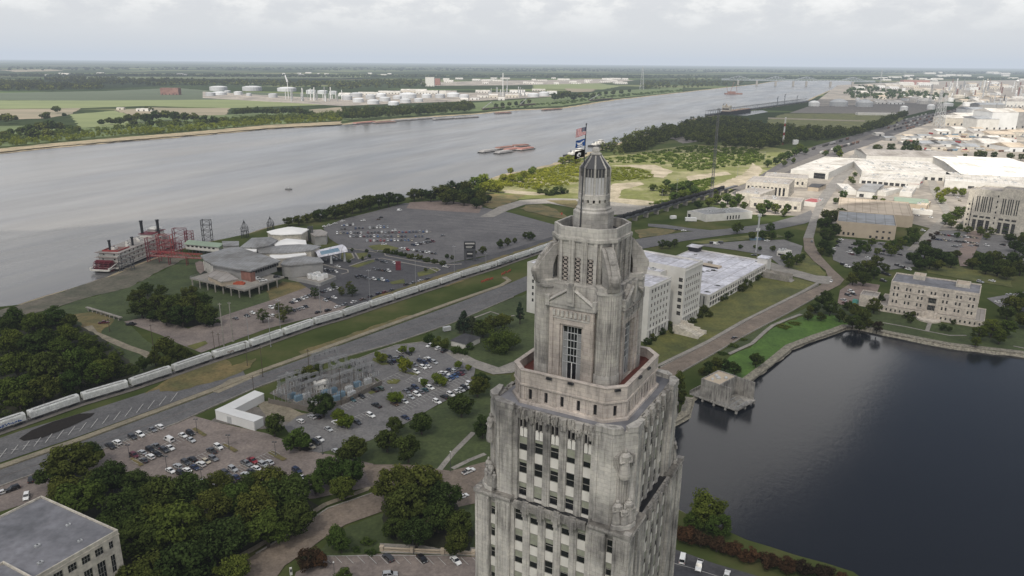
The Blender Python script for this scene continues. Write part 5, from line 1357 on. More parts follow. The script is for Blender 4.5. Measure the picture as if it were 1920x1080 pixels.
stuff(mass('woods', 'leaf_dark', [(70, 152), (140, 147), (260, 150), (380, 153), (500, 155), (640, 157), (760, 152), (815, 156), (800, 164), (640, 170), (560, 165), (400, 162), (330, 163), (190, 160)], 800, 9, 15, 10, per=50, leaf=.32), 'long dark wood behind the oil tanks over the river', 'wood')
stuff(mass('woods', 'leaf_dark', [(640, 226), (642, 212), (760, 207), (880, 197), (892, 203), (880, 210), (760, 218.5), (680, 224)], 420, 5, 10, 22, 1.1), 'dense dark wood along the far bank behind the moored barges', 'wood')
stuff(mass('undergrowth', 'leaf_mid', [(900, 206), (1040, 193), (1140, 180), (1280, 168), (1280, 171), (1140, 184), (1040, 198), (905, 208)], 240, 4, 8, 23, .8), 'ragged green scrub on the far bank above the docks', 'scrub')
stuff(mass('woods', 'leaf_mid', [(1580, 178), (1600, 165), (1640, 164), (1660, 172), (1740, 176), (1780, 180), (1760, 190), (1690, 188), (1600, 186)], 260, 7, 12, 11, per=60, leaf=.3), 'wood behind the domed tanks on the right bank', 'wood')
stuff(mass('woods', 'leaf_dark', [(1200, 155), (1300, 151), (1425, 154), (1400, 158), (1300, 166), (1200, 170)], 260, 8, 13, 12, per=50, leaf=.32), 'dark woods on the far bank before the bridge', 'wood')
stuff(mass('woods', 'leaf_dark', [(-400, 140), (200, 139), (640, 140), (1100, 142), (1100, 145), (640, 145), (200, 143.5), (-400, 145)], 1500, 10, 16, 13, .8, per=16, leaf=.6), 'woods in the haze towards the horizon', 'wood')
stuff(mass('woods', 'leaf_dark', [(1000, 140), (1500, 143), (2100, 147), (2100, 151), (1500, 149), (1000, 146)], 1400, 10, 16, 14, .8, per=16, leaf=.6), 'woods in the haze behind the bridge', 'wood')
stuff(mass('woods', 'leaf_dark', [(-600, 127), (600, 127), (1400, 131), (2400, 140), (2400, 143), (1400, 136), (600, 132), (-600, 132)], 1600, 14, 22, 15, .8, per=12, leaf=.8), 'last line of woods before the horizon', 'wood')
# cars
CARS = {'white': (.72, .72, .71), 'silver': (.42, .43, .44), 'grey': (.17, .175, .185), 'charcoal': (.055, .057, .062), 'black': (.015, .015, .017), 'navy': (.02, .03, .07), 'blue': (.045, .10, .23), 'teal': (.03, .075, .085), 'red': (.26, .02, .025), 'maroon': (.10, .015, .025), 'beige': (.42, .37, .28), 'green': (.04, .07, .05), 'brown': (.10, .065, .045)}
for k, c in CARS.items():
 mt, nt_, o_ = _nodes('paint_' + k)
 b_ = nd(nt_, 'ShaderNodeBsdfPrincipled', Roughness=.32)
 b_.inputs['Base Color'].default_value = c + (1,)
 b_.inputs['Coat Weight'].default_value = .35
 oi_ = nd(nt_, 'ShaderNodeObjectInfo')
 nt_.links.new(mixc(nt_, 1.0, c, ramp(nt_, oi_.outputs['Random'], [(0, (.85,) * 3), (1, (1.08,) * 3)]), 'MULTIPLY'), b_.inputs['Base Color'])
 nt_.links.new(b_.outputs[0], o_.inputs[0]); MATS['paint_' + k] = mt
flat('tyre', (.018, .018, .019), .9); flat('rim', (.35, .35, .36), .4); flat('lamp_clear', (.65, .65, .62), .2); flat('lamp_red', (.30, .02, .02), .3); flat('trim_black', (.025, .025, .027), .7)
SPEC = {  # length, width, profile (x, z) of the lower body, cabin (x0 base, x0 top, x1 top, x1 base), belt, roof
 'sedan': (4.7, 1.82, [(-2.35, .32), (-2.32, .86), (-1.55, .96), (1.0, .94), (2.1, .78), (2.35, .62), (2.35, .30)], (-1.75, -1.15, .25, 1.1), .93, 1.44),
 'suv': (4.75, 1.92, [(-2.37, .38), (-2.35, 1.02), (-2.2, 1.08), (1.0, 1.05), (2.2, .95), (2.37, .75), (2.37, .36)], (-2.28, -2.0, .25, 1.05), 1.05, 1.74),
 'hatchback': (4.2, 1.78, [(-2.1, .32), (-2.08, .92), (-1.9, .98), (1.0, .94), (1.9, .8), (2.1, .62), (2.1, .30)], (-2.0, -1.6, .2, 1.05), .94, 1.50),
 'pickup': (5.7, 1.98, [(-2.85, .45), (-2.83, 1.06), (.9, 1.08), (1.2, 1.10), (2.65, 1.02), (2.85, .8), (2.85, .42)], (-.95, -.75, .65, 1.35), 1.08, 1.84),
 'van': (5.4, 2.0, [(-2.7, .4), (-2.68, 1.1), (1.6, 1.1), (2.4, .98), (2.7, .75), (2.7, .36)], (-2.66, -2.6, 1.15, 2.15), 1.1, 2.15)}
CARP = {}
def car_meshes(kind, colour):
 key = (kind, colour)
 if key in CARP: return CARP[key]
 L, Wd, prof, cab, belt, roof = SPEC[kind]; w = Wd / 2; p = 'paint_' + colour
 b = MB().use(p)
 n = len(prof)
 def sec(sc_, dz=0): return [(x * 1.0, sc_(x), z) for x, z in prof]
 side = lambda x, z: w * (1 - .10 * max(0, (abs(x) - L * .33) / (L * .17))) * (.965 if z > .8 else 1.0)
 V = [(x, -side(x, z), z) for x, z in prof] + [(x, side(x, z), z) for x, z in prof]
 b.add(V, [tuple(range(n)), tuple(range(2 * n - 1, n - 1, -1))] + [(i, n + i, n + i + 1, i + 1) for i in range(n - 1)])
 x0, x1, x2, x3 = cab; tw = w * .80; bw = w * .94
 C8 = [(x0, -bw, belt), (x3, -bw, belt), (x3, bw, belt), (x0, bw, belt), (x1, -tw, roof), (x2, -tw, roof), (x2, tw, roof), (x1, tw, roof)]
 b.add(C8, [(4, 5, 6, 7), (0, 1, 5, 4), (1, 2, 6, 5), (2, 3, 7, 6), (3, 0, 4, 7)])
 b.box(x1 + .1, x2 - .1, -tw * .9, tw * .9, roof - .02, roof + .035)
 b.use('trim_black')
 zb = prof[0][1]
 b.box(-L / 2 + .06, L / 2 - .06, -w * .93, w * .93, zb - .1, zb + .02)
 b.box(L / 2 - .12, L / 2 + .03, -w * .7, w * .7, zb, zb + .16); b.box(-L / 2 - .03, -L / 2 + .1, -w * .8, w * .8, zb, zb + .14)
 for sg in (-1, 1): b.box(x3 - .28, x3 - .12, *sorted((sg * w * .95, sg * (w + .12))), belt, belt + .13)
 if kind == 'pickup': b.box(-2.7, -1.02, -w * .84, w * .84, belt - .02, belt + .012)
 b.use('lamp_clear')
 for sg in (-1, 1): b.box(L / 2 - .16, L / 2 - .02, *sorted((sg * w * .52, sg * w * .86)), prof[-2][1] - .02, prof[-2][1] + .14)
 b.use('lamp_red')
 for sg in (-1, 1): b.box(-L / 2 - .012, -L / 2 + .1, *sorted((sg * w * .6, sg * w * .92)), prof[1][1] - .22, prof[1][1] - .04)
 body = b.mesh('body')
 g = MB().use('glass_dark')
 def face(i, j, k, l, s=.06, push=.012):
  q = [Vector(C8[t]) for t in (i, j, k, l)]; c = sum(q, Vector()) / 4
  nn = (q[1] - q[0]).cross(q[3] - q[0]).normalized()
  q = [p_.lerp(c, s) + nn * push for p_ in q]
  return q
 g.quad(*face(1, 2, 6, 5)); g.quad(*face(3, 0, 4, 7, .08))
 for f4 in ((0, 1, 5, 4), (2, 3, 7, 6)):
  q = face(*f4, .1)
  if kind == 'van': q = [q[1].lerp(q[0], .38), q[1], q[2], q[2].lerp(q[3], .38)] if f4[0] == 0 else [q[0], q[0].lerp(q[1], .38), q[3].lerp(q[2], .38), q[3]]; g.quad(*q); continue
  m0, m1 = q[0].lerp(q[1], .48), q[3].lerp(q[2], .48); k0, k1 = q[0].lerp(q[1], .53), q[3].lerp(q[2], .53)
  g.quad(q[0], m0, m1, q[3]); g.quad(k0, q[1], q[2], k1)
 glass = g.mesh('window')
 if 'wheel' not in CARP:
  wv = MB().use('tyre'); wv.lathe([(.2, -.11), (.33, -.11), (.345, -.06), (.345, .06), (.33, .11), (.2, .11)], 14)
  wv.use('rim').lathe([(.02, .1), (.2, .115), (.21, .07)], 10)
  wv.use('rim').lathe([(.21, -.07), (.2, -.115), (.02, -.1)], 10)
  wv.xf(Matrix.Rotation(PI / 2, 4, 'X')); CARP['wheel'] = wv.mesh('wheel')
 CARP[key] = (body, glass, [(L * .30, s * (w - .1), .345) for s in (-1, 1)] + [(-L * .29, s * (w - .1), .345) for s in (-1, 1)])
 one = MB()
 for mb_ in (b, g):
  for m_, f in zip(mb_.mi, mb_.f): one.use(mb_.mats[m_]); one.add([mb_.v[i] for i in f], [tuple(range(len(f)))])
 one.use('tyre')
 for x, y, z in CARP[key][2]: one.box(x - .32, x + .32, y - .1, y + .1, 0, .62)
 CARP[key + ('one',)] = one.mesh('car')
 return CARP[key]
def car(kind, colour, P, ang, detail, place, cat=None, z=None, group=None, state=''):
 body, glass, wheels = car_meshes(kind, colour)
 z = .16 if z is None else z
 nm = {'pickup': 'pickup_truck', 'van': 'van'}.get(kind, 'parked_car')
 if detail:
  o = empty(nm, (P.x, P.y, z), ang)
  for n_, me in (('body', body), ('window', glass)):
   c = D.objects.new(n_, me); COL.objects.link(c); c.parent = o
  for w_ in wheels:
   c = D.objects.new('wheel', CARP['wheel']); COL.objects.link(c); c.parent = o; c.location = w_
 else:
  o = D.objects.new(nm, CARP[(kind, colour, 'one')]); COL.objects.link(o); o.location = (P.x, P.y, z); o.rotation_euler = (0, 0, ang)
 cw = {'suv': 'SUV', 'pickup': 'pickup truck'}.get(kind, kind)
 later(o, (state + colour + ' ' + cw), place, {'pickup': 'pickup truck', 'van': 'van'}.get(kind, 'car'), group)
 return o
def cars(data, vec, place, detail=True, flip=None, z=None, group=None, jit=.03):
 """data: (x, y, kind, colour) with survey position of the middle; vec: survey direction of the nose"""
 for i, (x, y, kd, cl) in enumerate(data):
  zz = (z or .16) + .7
  P = G(x, y, zz); Q = G(x + vec[0], y + vec[1], zz)
  a = math.atan2(Q.y - P.y, Q.x - P.x) + R.uniform(-jit, jit)
  if R.random() < .35: a += PI
  car(kd, cl, P, a, detail, place, z=z, group=group)
KD = {'s': 'sedan', 'u': 'suv', 'h': 'hatchback', 'p': 'pickup', 'v': 'van'}
CC = {'w': 'white', 's': 'silver', 'g': 'grey', 'c': 'charcoal', 'k': 'black', 'n': 'navy', 'b': 'blue', 't': 'teal', 'r': 'red', 'm': 'maroon', 'e': 'beige', 'f': 'green', 'o': 'brown'}
def parse(txt, ox, oy, sc_):
 out = []
 for t in txt.split():
  x, y, kc = t.split(','); out.append((ox + float(x) / sc_, oy + float(y) / sc_, KD[kc[0]], CC[kc[1]]))
 return out
GB = 'cars parked in the brown lot'
cars(parse('620,348,pk 658,328,uw 745,297,uc 788,283,uw 858,255,sg 898,240,uw 950,312,vw', 0, 720, 3), (20, 11), 'in the brown lot, row nearest the long road', group=GB)
cars(parse('957,357,sw 1028,287,sw 1070,275,uk 1075,313,ss 880,350,pg 925,370,uc 845,368,uk 885,392,sk 800,383,ss 755,400,um 808,427,sc 845,408,uw', 0, 720, 3), (20, 11), 'in the brown lot, second row from the long road', group=GB)
cars(parse('1190,375,pc 1228,352,uw 1200,418,ug 1160,433,he 1130,450,uw 1080,423,uk 1045,440,uc 1095,467,sn 1000,462,us 1052,483,sw 1018,503,uk 958,485,sw', 0, 720, 3), (20, 11), 'in the brown lot, third row from the long road', group=GB)
cars(parse('1385,445,pg 1420,430,pr 1440,472,sw 1480,452,us 1515,438,ss 1415,490,sc 1380,510,us 1310,477,us 1270,500,uc 1325,522,sn 1245,520,uk 1295,545,sk 1245,562,uw 1200,540,uc 1210,580,sw 1148,560,us', 0, 720, 3), (20, 11), 'in the brown lot, row nearest the oaks', group=GB)
cars(parse('1670,485,un 1690,520,sw', 0, 720, 3), (20, 11), 'at the far corner of the brown lot under the tree', group=GB)
cars(parse('175,535,uk', 0, 720, 3), (-6, 20), 'behind the pale roofed building'); cars(parse('148,632,uw', 0, 720, 3), (-6, 20), 'behind the pale roofed building')
cars(parse('70,588,uk 18,605,sw', 0, 720, 3), (20, -7), 'behind the pale roofed building at the left edge')
GG = 'cars parked in the grey lot'
cars(parse('490,567,hw 555,543,ss 585,543,sk 690,577,uw 647,612,ss 597,668,sw 577,687,uk 548,708,se 692,737,ss 810,573,sc', 400, 600, 3), (20, 10), 'in the lower half of the grey lot', group=GG)
cars(parse('885,535,uw 780,447,st 832,427,sk 908,392,uk 938,385,uf 918,480,pk 1080,547,sn', 400, 600, 3), (20, 10), 'in the grey lot beside the substation wall', group=GG)
cars(parse('1020,470,so 1075,457,sw 1110,432,ss 1145,417,uw 1085,400,sg 1165,402,sg 1190,392,st 1220,380,uw 1135,378,un 1180,350,vw 1255,360,sg 1105,388,sc', 400, 600, 3), (20, 10), 'in the grey lot, long middle row', group=GG)
cars(parse('1300,432,uk 1335,418,uw 1370,402,sw 1412,380,uk 1440,358,uw 1258,458,uw 1395,390,ss 1430,370,sw', 400, 600, 3), (20, 10), 'in the grey lot, row next to the lawn', group=GG)
cars(parse('1335,322,sb 1360,313,sb 1310,300,sw 1345,285,us 1375,300,sn 1405,288,sc 1330,280,sn 1285,298,sw 1300,312,sg 1320,332,sg 1365,275,sg 1390,300,sm', 400, 600, 3), (20, 10), 'in the grey lot, upper end of the middle row', group=GG)
cars(parse('1165,232,un 1190,240,un 1205,218,uw 1220,228,sn 1243,237,us 1180,265,uw 1207,260,sw 1140,290,uw 1130,250,sg 1050,177,uw 1100,187,sk 1060,207,sc 990,205,sk 1010,230,un 995,240,sk 1030,212,sg', 400, 600, 3), (20, 10), 'in the upper part of the grey lot', group=GG)
cars(parse('1217,143,uw 1268,158,uw 1300,172,uk', 400, 600, 3), (20, -9), 'below the clipped hedge at the small house')
cars(parse('1435,850,pw 1402,990,sw', 400, 600, 3), (22, -9), 'on the loop road beside the tower')
cars(parse('920,828,us', 480, 820, 3.692)[:0] + [(480 + 915 / 3.692, 820 + 832 / 3.692, 'suv', 'charcoal'), (480 + 1150 / 3.692, 820 + 836 / 3.692, 'sedan', 'black'), (480 + 1382 / 3.692, 820 + 850 / 3.692, 'sedan', 'white')], (10, 10), 'in the plaza below the balustrade')
cars([(731, 1077, 'suv', 'silver')], (20, -2), 'at the very bottom of the plaza')
cars([(1280, 1047, 'van', 'white'), (1311, 1060, 'pickup', 'white'), (1363, 1077, 'sedan', 'white')], (-5, 20), 'on the dark street right of the tower foot')
cars([(1559, 527, 'sedan', 'white')], (14, -14), 'driving on the brown road bend'); cars([(1377, 633, 'sedan', 'black')], (20, -9), 'driving on the brown road beside the lake'); cars([(1522, 453, 'suv', 'charcoal')], (0, 20), 'driving on the road left of the tan warehouse')
GS = 'cars parked in the riverside strip'
cars(parse('1325,650,sg 1390,635,sc 1420,618,sw 1530,635,uw 1525,590,uw 1545,580,sw 1640,560,sc 1660,552,uw 1680,545,sk 1700,538,sw 1720,530,ss 1740,522,sg 1650,605,sk 1675,598,sg 1700,590,ss 1720,583,sk 1810,500,sk 1830,495,sg 1850,488,sw 1870,482,ss 1890,477,sw 1830,548,ss 1850,540,sk 1880,532,sw', 0, 380, 3), (20, 8), 'in the riverside strip below the stilted deck', detail=False, group=GS)
cars(parse('350,615,sk 405,605,uk 458,585,sw 500,570,sg 550,557,sw 600,542,so 645,525,sk 690,512,un 725,503,um 765,490,sc 845,458,sk 880,450,sg 925,437,ss 965,428,sc', 480, 380, 3), (20, -7), 'parked in line above the freight train', detail=False, group=GS)
GC = 'cars parked around the casino'
cars(parse('725,720,sk 790,745,sk 830,750,sg 940,760,hw 690,835,sg 735,845,sc 780,852,so 820,860,sk 870,862,uw', 600, 380, 6.75), (18, 8), 'in the dark lot right of the casino canopy', detail=False, group=GC)
cars(parse('470,940,uk 520,930,uk 575,950,uc 610,960,sg 685,965,uw 735,970,st 795,975,uw 845,985,sb 60,845,sw 100,855,sk 130,860,sg 160,865,sk 200,870,sw 15,750,sw', 600, 380, 6.75), (18, 8), 'by the walled yard of the casino', detail=False, group=GC)
cars(parse('225,805,sw 1595,808,pw 185,710,uw', 600, 380, 6.75), (20, 4), 'on the casino drive', detail=False, group=GC)
def row(x0, x1, y0, y1, n, fill, vec, place, seed, group=None):
 g = random.Random(seed); out = []
 for i in range(n):
  if g.random() > fill: continue
  t = i / (n - 1); out.append((x0 + (x1 - x0) * t, y0 + (y1 - y0) * t, g.choice(['sedan', 'suv', 'suv', 'hatchback', 'sedan', 'pickup', 'suv']), g.choice(['white', 'white', 'white', 'silver', 'silver', 'grey', 'charcoal', 'charcoal', 'black', 'black', 'black', 'navy', 'blue', 'maroon', 'beige', 'red'])))
 cars(out, vec, place, detail=False, group=group)
GL = 'cars parked in the big casino lot'
row(632, 800, 437, 434, 27, .92, (3, 12), 'in the big casino lot, second row', 1, GL)
row(650, 792, 443, 443, 23, .95, (3, 12), 'in the big casino lot, third row', 2, GL)
row(688, 772, 451, 450, 14, .95, (3, 12), 'in the big casino lot, row nearest the trees', 3, GL)
row(640, 740, 429, 425, 16, .45, (3, 12), 'in the big casino lot, half empty top row', 14, GL)
row(645, 662, 422, 421, 4, .9, (3, 12), 'in the big casino lot, first row', 4, GL)
cars(parse('300,285,sw 545,225,uw 755,290,ss 940,350,uw 1005,95,vw 285,230,sw 190,260,sw 120,280,sw 60,297,sw 1555,415,sg 1360,455,sk 810,525,uw 770,185,sk 735,210,so', 600, 380, 6.75), (20, -2), 'standing apart in the big casino lot', detail=False, group=GL)
row(775, 812, 459, 452, 7, .9, (18, 6), 'in the casino lot inside the hedge, upper row', 5, GL)
row(752, 815, 466, 475, 12, .95, (18, 6), 'in the casino lot inside the hedge, lower row', 6, GL)
row(1408, 1440, 490, 482, 6, .9, (14, 4), 'on the white parking deck, upper edge', 7) if False else None
cars([(1345, 536, 'sedan', 'charcoal'), (1327, 548, 'sedan', 'black'), (1303, 470 + 35, 'sedan', 'silver'), (1318, 499, 'suv', 'navy'), (1349, 501, 'sedan', 'grey'), (1317, 510, 'sedan', 'charcoal'), (1328, 509, 'sedan', 'grey'), (1339, 508, 'suv', 'charcoal'), (1312, 512, 'sedan', 'black'), (1420, 491, 'sedan', 'white'), (1428, 487, 'sedan', 'white'), (1436, 483, 'sedan', 'white'), (1414, 478, 'sedan', 'black'), (1305, 478, 'sedan', 'white')], (20, 2), 'on the white parking deck', detail=False, z=7.4, group='cars on the parking deck')
cars([(1596, 546, 'suv', 'white'), (1590, 553, 'suv', 'charcoal'), (1582, 562, 'sedan', 'silver'), (1585, 568, 'sedan', 'maroon'), (1600, 551, 'sedan', 'black')], (18, 6), 'in the pink side lot', detail=False)
GR = 'cars parked in the lot before the tan warehouse'
cars(parse('110,668,uw 160,605,uk 150,640,sk 275,660,uk 260,700,pw 275,715,sm 300,630,uk 415,640,uk 420,670,uw 430,750,sw 545,625,ug 560,690,uk 560,715,sg 730,670,sk 720,720,sk 240,830,uw 200,810,uk 700,820,uk 740,835,uk 800,855,uw 560,890,uk 610,905,uk 570,960,uk 180,580,sw', 1540, 330, 4.9), (20, 5), 'in the lot before the tan warehouse', detail=False, group=GR)
row(1765, 1830, 440, 446, 12, .85, (16, 4), 'in the brick plaza lot, back row', 11, GR)
row(1758, 1830, 449, 456, 13, .85, (16, 4), 'in the brick plaza lot, middle row', 12, GR)
row(1790, 1900, 462, 458, 12, .7, (16, 4), 'in the brick plaza lot, front row', 13, GR)
cars(parse('1270,545,sw 1262,455,sw', 1180, 360, 4.9)[:0] + [(1438, 451, 'sedan', 'white'), (1343, 457, 'van', 'white'), (1336, 456, 'van', 'black'), (1350, 455, 'van', 'charcoal'), (1268, 430, 'sedan', 'charcoal'), (1282, 432, 'sedan', 'white')], (20, 1), 'behind the parking deck', detail=False)
cars([(1606, 375, 'suv', 'white'), (1615, 374, 'sedan', 'charcoal'), (1623, 375, 'suv', 'silver'), (1631, 375, 'sedan', 'black'), (1602, 372, 'sedan', 'white'), (1638, 376, 'sedan', 'beige'), (1676, 362, 'suv', 'white'), (1650, 377, 'sedan', 'navy')], (3, 12), 'beside the small white workshops', detail=False)
cars([(1720, 403, 'sedan', 'white'), (1745, 407, 'sedan', 'white'), (1731, 432, 'suv', 'white'), (1775, 405, 'sedan', 'white'), (1782, 408, 'sedan', 'silver'), (1860, 526, 'sedan', 'white'), (1872, 566, 'sedan', 'white'), (1893, 552, 'sedan', 'silver'), (1838, 528, 'suv', 'silver'), (1795, 370, 'sedan', 'white'), (1800, 376, 'suv', 'beige')], (18, 4), 'around the pale office buildings at right', detail=False)
# generic building from three roof corners
def frame3(A, B, C, h):
 a, b, c = G(*A, h), G(*B, h), G(*C, h)
 u = V2(b) - V2(a); Lu = u.length; ang = math.atan2(u.y, u.x)
 Lv = abs((V2(c) - V2(b)).dot(Vector((-math.sin(ang), math.cos(ang)))))
 return Vector((a.x, a.y, 0)), ang, Lu, Lv
def block(root, x0, x1, y0, y1, z0, z1, wall, roof, front=(), right=(), back=(), left=(), parapet=.8, depth=.3, style='sash', roofname='roof', wallname='wall', slope=0.0):
 w = MB().use(wall)
 top = z1 + (parapet if not slope else 0)
 for p0, p1, ops in (((x0, y0), (x1, y0), front), ((x1, y0), (x1, y1), right), ((x1, y1), (x0, y1), back), ((x0, y1), (x0, y0), left)):
  L = math.hypot(p1[0] - p0[0], p1[1] - p0[1])
  ops = ops(L) if callable(ops) else ops
  wallcut(w, p0, p1, z0, top, ops, depth, root, style)
 if parapet and not slope:
  t = .35
  for a, b, c, d in ((x0, x1, y0, y0 + t), (x0, x1, y1 - t, y1), (x0, x0 + t, y0 + t, y1 - t), (x1 - t, x1, y0 + t, y1 - t)):
   w.quad((a, c, top), (b, c, top), (b, d, top), (a, d, top))
  w.quad((x0 + t, y0 + t, z1), (x1 - t, y0 + t, z1), (x1 - t, y0 + t, top), (x0 + t, y0 + t, top)); w.quad((x0 + t, y1 - t, z1), (x1 - t, y1 - t, z1), (x1 - t, y1 - t, top), (x0 + t, y1 - t, top))
  w.quad((x0 + t, y0 + t, z1), (x0 + t, y1 - t, z1), (x0 + t, y1 - t, top), (x0 + t, y0 + t, top)); w.quad((x1 - t, y0 + t, z1), (x1 - t, y1 - t, z1), (x1 - t, y1 - t, top), (x1 - t, y0 + t, top))
 w.build(wallname, root)
 r = MB().use(roof)
 if slope:      # low gable along x
  ym = (y0 + y1) / 2; e = .25
  r.add([(x0 - e, y0 - e, z1), (x1 + e, y0 - e, z1), (x1 + e, ym, z1 + slope), (x0 - e, ym, z1 + slope), (x1 + e, y1 + e, z1), (x0 - e, y1 + e, z1)], [(0, 1, 2, 3), (3, 2, 4, 5), (0, 3, 5), (1, 4, 2), (0, 5, 4, 1)])
 else:
  t = .36 if parapet else 0
  r.quad((x0 + t, y0 + t, z1), (x1 - t, y0 + t, z1), (x1 - t, y1 - t, z1), (x0 + t, y1 - t, z1))
 r.build(roofname, root)
def rooftop_units(root, spots, z, m_='pale_steel', s=1.6, name='rooftop_unit'):
 for x, y in spots:
  k = s * R.uniform(.7, 1.3)
  u = MB().use(m_).box(-k, k, -k * .7, k * .7, 0, k * .8); u.use('dark_steel').lathe([(k * .4, k * .8), (k * .4, k * .95)], 8)
  u.build(name, root, (x, y, z))
# building with the pale roof, lower left corner
Rc, Bc = G(221, 993, 22), G(77.8, 929, 22)
d = (V2(Bc) - V2(Rc)).normalized(); f_ = Vector((d.y, -d.x));
if f_.y > 0: f_ = -f_
LuA = 46.0; A0 = V2(Rc) + f_ * LuA; Lv = (V2(Bc) - V2(Rc)).length
an = thing('office_building', 'pale stone block with a stained grey flat roof at the bottom left corner', 'building', (A0.x, A0.y, 0), math.atan2(-f_.y, -f_.x))
L = LuA
ops = [(L - 3.2, L - 1.9, 17.3, 19.7, 'multi'), (L - 3.3, L - 1.9, 9.6, 15.3, 'multi'), (L - 3.2, L - 1.9, 3.5, 8.2, 'multi')]
for q in range(6):
 c = L - 6.1 - q * 3.85
 ops += [(c - 1.25, c + 1.25, 17.3, 19.7, 'multi'), (c - 1.25, c + 1.25, 9.6, 15.3, 'multi'), (c - 1.25, c + 1.25, 3.5, 8.2, 'multi')]
block(an, 0, L, 0, Lv, 0, 21.4, 'concrete_old' if False else 'wall_cream', 'grey_roof', ops, rowops(Lv, 7, 2.2, 3.5, 2.4, 4, 4.6, 2, 'multi'), parapet=.6, depth=.35, style='multi')
w = MB().use('wall_cream').box(-.12, L + .12, -.12, .0, 20.4, 20.75); w.box(L, L + .12, 0, Lv, 20.4, 20.75); w.box(-.1, L + .25, -.25, 0, 0, 3.0)
w.box(L, L + .25, 0, Lv, 0, 3.0); w.build('stone_band', an)
block(an, 8, 20.5, -4, 9, 0, 24.4, 'wall_cream', 'grey_roof', [(1.5, 3.0, 14, 20, 'multi'), (9.2, 10.6, 14, 20, 'multi')], [(1.2, 2.6, 14, 20, 'multi')], parapet=.7)
block(an, 2, 16.0, 10, 17, 21.4, 24.2, 'wall_tan', 'concrete', parapet=.5)
rooftop_units(an, [(31, 13), (38, 5), (41, 15), (27, 5)], 21.4, s=.55, name='roof_vent')
# white office block behind the tower
QP = TM @ Vector((-85, 286, 0))
ga = thing('office_building', 'long white office block with rows of small windows directly behind the tower', 'building', (QP.x, QP.y, 0), TYAW - math.radians(9))
def officerows(L, n, w, m0=2.0):
 o = []
 for r in range(6): o += rowops(L, n, w, 7.6 + r * 4.05, 2.1, 1, 4, m0)
 o += rowops(L, n, w, 1.6, 4.2, 1, 4, m0, 'multi')
 return o
block(ga, -84, 0, 0, 26, 0, 31.5, 'wall_white', 'white_roof', lambda L: [o for o in rowops(L, 26, 1.5, 7.6, 2.1, 6, 4.05, 3) if o[0] < 14], lambda L: officerows(L, 6, 1.5), parapet=.9)
block(ga, -84, 4.5, 34, 58, 0, 35.7, 'wall_white', 'white_roof', [(84 + .9, 84 + 3.4, 7.5 + 4.1 * r, 10 + 4.1 * r, 'multi') for r in range(6)], lambda L: officerows(L, 7, 1.4), parapet=.9)
block(ga, -70, -7, 26, 34, 0, 33.5, 'wall_white', 'white_roof', parapet=.5)
w = MB().use('wall_white').box(.0, .3, -.2, 26.2, 6.2, 6.8).box(.0, .35, -.2, 26.2, 30.6, 31.2); w.box(4.5, 4.8, 34, 58.2, 6.2, 6.8).box(4.5, 4.9, 34, 58.2, 34.4, 35.2)
w.build('stone_band', ga)
rooftop_units(ga, [(-14, 30), (-22, 12), (-30, 46), (-12, 46), (-40, 16)], 33.6, s=1.3)
st = MB().use('wall_cream')      # entrance stair towards the road
for i in range(12): st.box(5 + i * 1.25, 6.25 + i * 1.25, 24, 33, 0, 3.9 - i * .32)
for y in (22.8, 33):
 for i in range(4): st.box(4.6 + i * 4, 8.6 + i * 4, y, y + 1.1, 0, 5.4 - i * 1.05)
st.build('entrance_stair', ga)
# parking deck with the white roof
q_ = V2(G(1447, 490, 8.2)) - V2(G(1330, 555.6, 8.2)); ang = math.atan2(q_.y, q_.x) - PI / 2; pos = G(1330, 555.6, 8.2); pos.z = 0; Lu = 0.0
pk = thing('parking_garage', 'two storey parking garage with a white roof deck and dark open bays', 'garage', pos, ang)
Lv = 110; Lw = 62
w = MB().use('wall_white')
bays = rowops(Lv, 26, 3.3, .9, 2.7, 2, 3.6, 1.2)
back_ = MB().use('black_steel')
wallcut(w, (Lu, 0), (Lu, Lv), 0, 9.1, bays, .5); wallcut(w, (Lu, Lv), (Lu - Lw, Lv), 0, 9.1); wallcut(w, (Lu - Lw, Lv), (Lu - Lw, 0), 0, 9.1)
wallcut(w, (Lu - Lw, 0), (Lu, 0), 0, 9.1, [(Lw - 4.0, Lw - 3.1, 1.5, 7.5), (Lw - 7, Lw - 5.8, 1.5, 7.5)], .5)
for i in range(26):
 y = 1.2 + (Lv - 2.4) * i / 26
 w.box(Lu, Lu + .25, y - .25, y + .25, 0, 9.2)
w.box(Lu, Lu + .3, -.3, Lv + .3, 4.0, 4.45)
w.build('wall', pk)
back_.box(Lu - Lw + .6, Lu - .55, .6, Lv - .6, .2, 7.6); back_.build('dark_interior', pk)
MB().use('white_roof').quad((Lu - Lw, 0, 8.2), (Lu, 0, 8.2), (Lu, Lv, 8.2), (Lu - Lw, Lv, 8.2)).build('roof_deck', pk)
w = MB().use('wall_white').box(Lu - 7, Lu + .4, Lv - 8, Lv + .5, 0, 12.2); w.use('white_roof').box(Lu - 7.5, Lu + .9, Lv - 8.5, Lv + 1, 12.2, 12.6); w.build('stair_tower', pk)
w = MB().use('black_steel').box(Lu - Lw - 1, Lu - Lw + 7, Lv - 7, Lv + 1, 8.2, 11.8); w.use('white_roof').box(Lu - Lw - 2, Lu - Lw + 8, Lv - 8, Lv + 2, 11.8, 12.3); w.build('stair_tower', pk)
w = MB().use('wall_tan').box(Lu - 44, Lu - 22, 66, 72, 8.25, 9.6); w.use('black_steel').box(Lu - 43, Lu - 22.5, 65.9, 66.3, 8.3, 9.3); w.use('wall_grey').box(Lu - 33, Lu - 30, 72, 74, 8.25, 11); w.build('ramp_opening', pk)
w = MB().use('concrete')
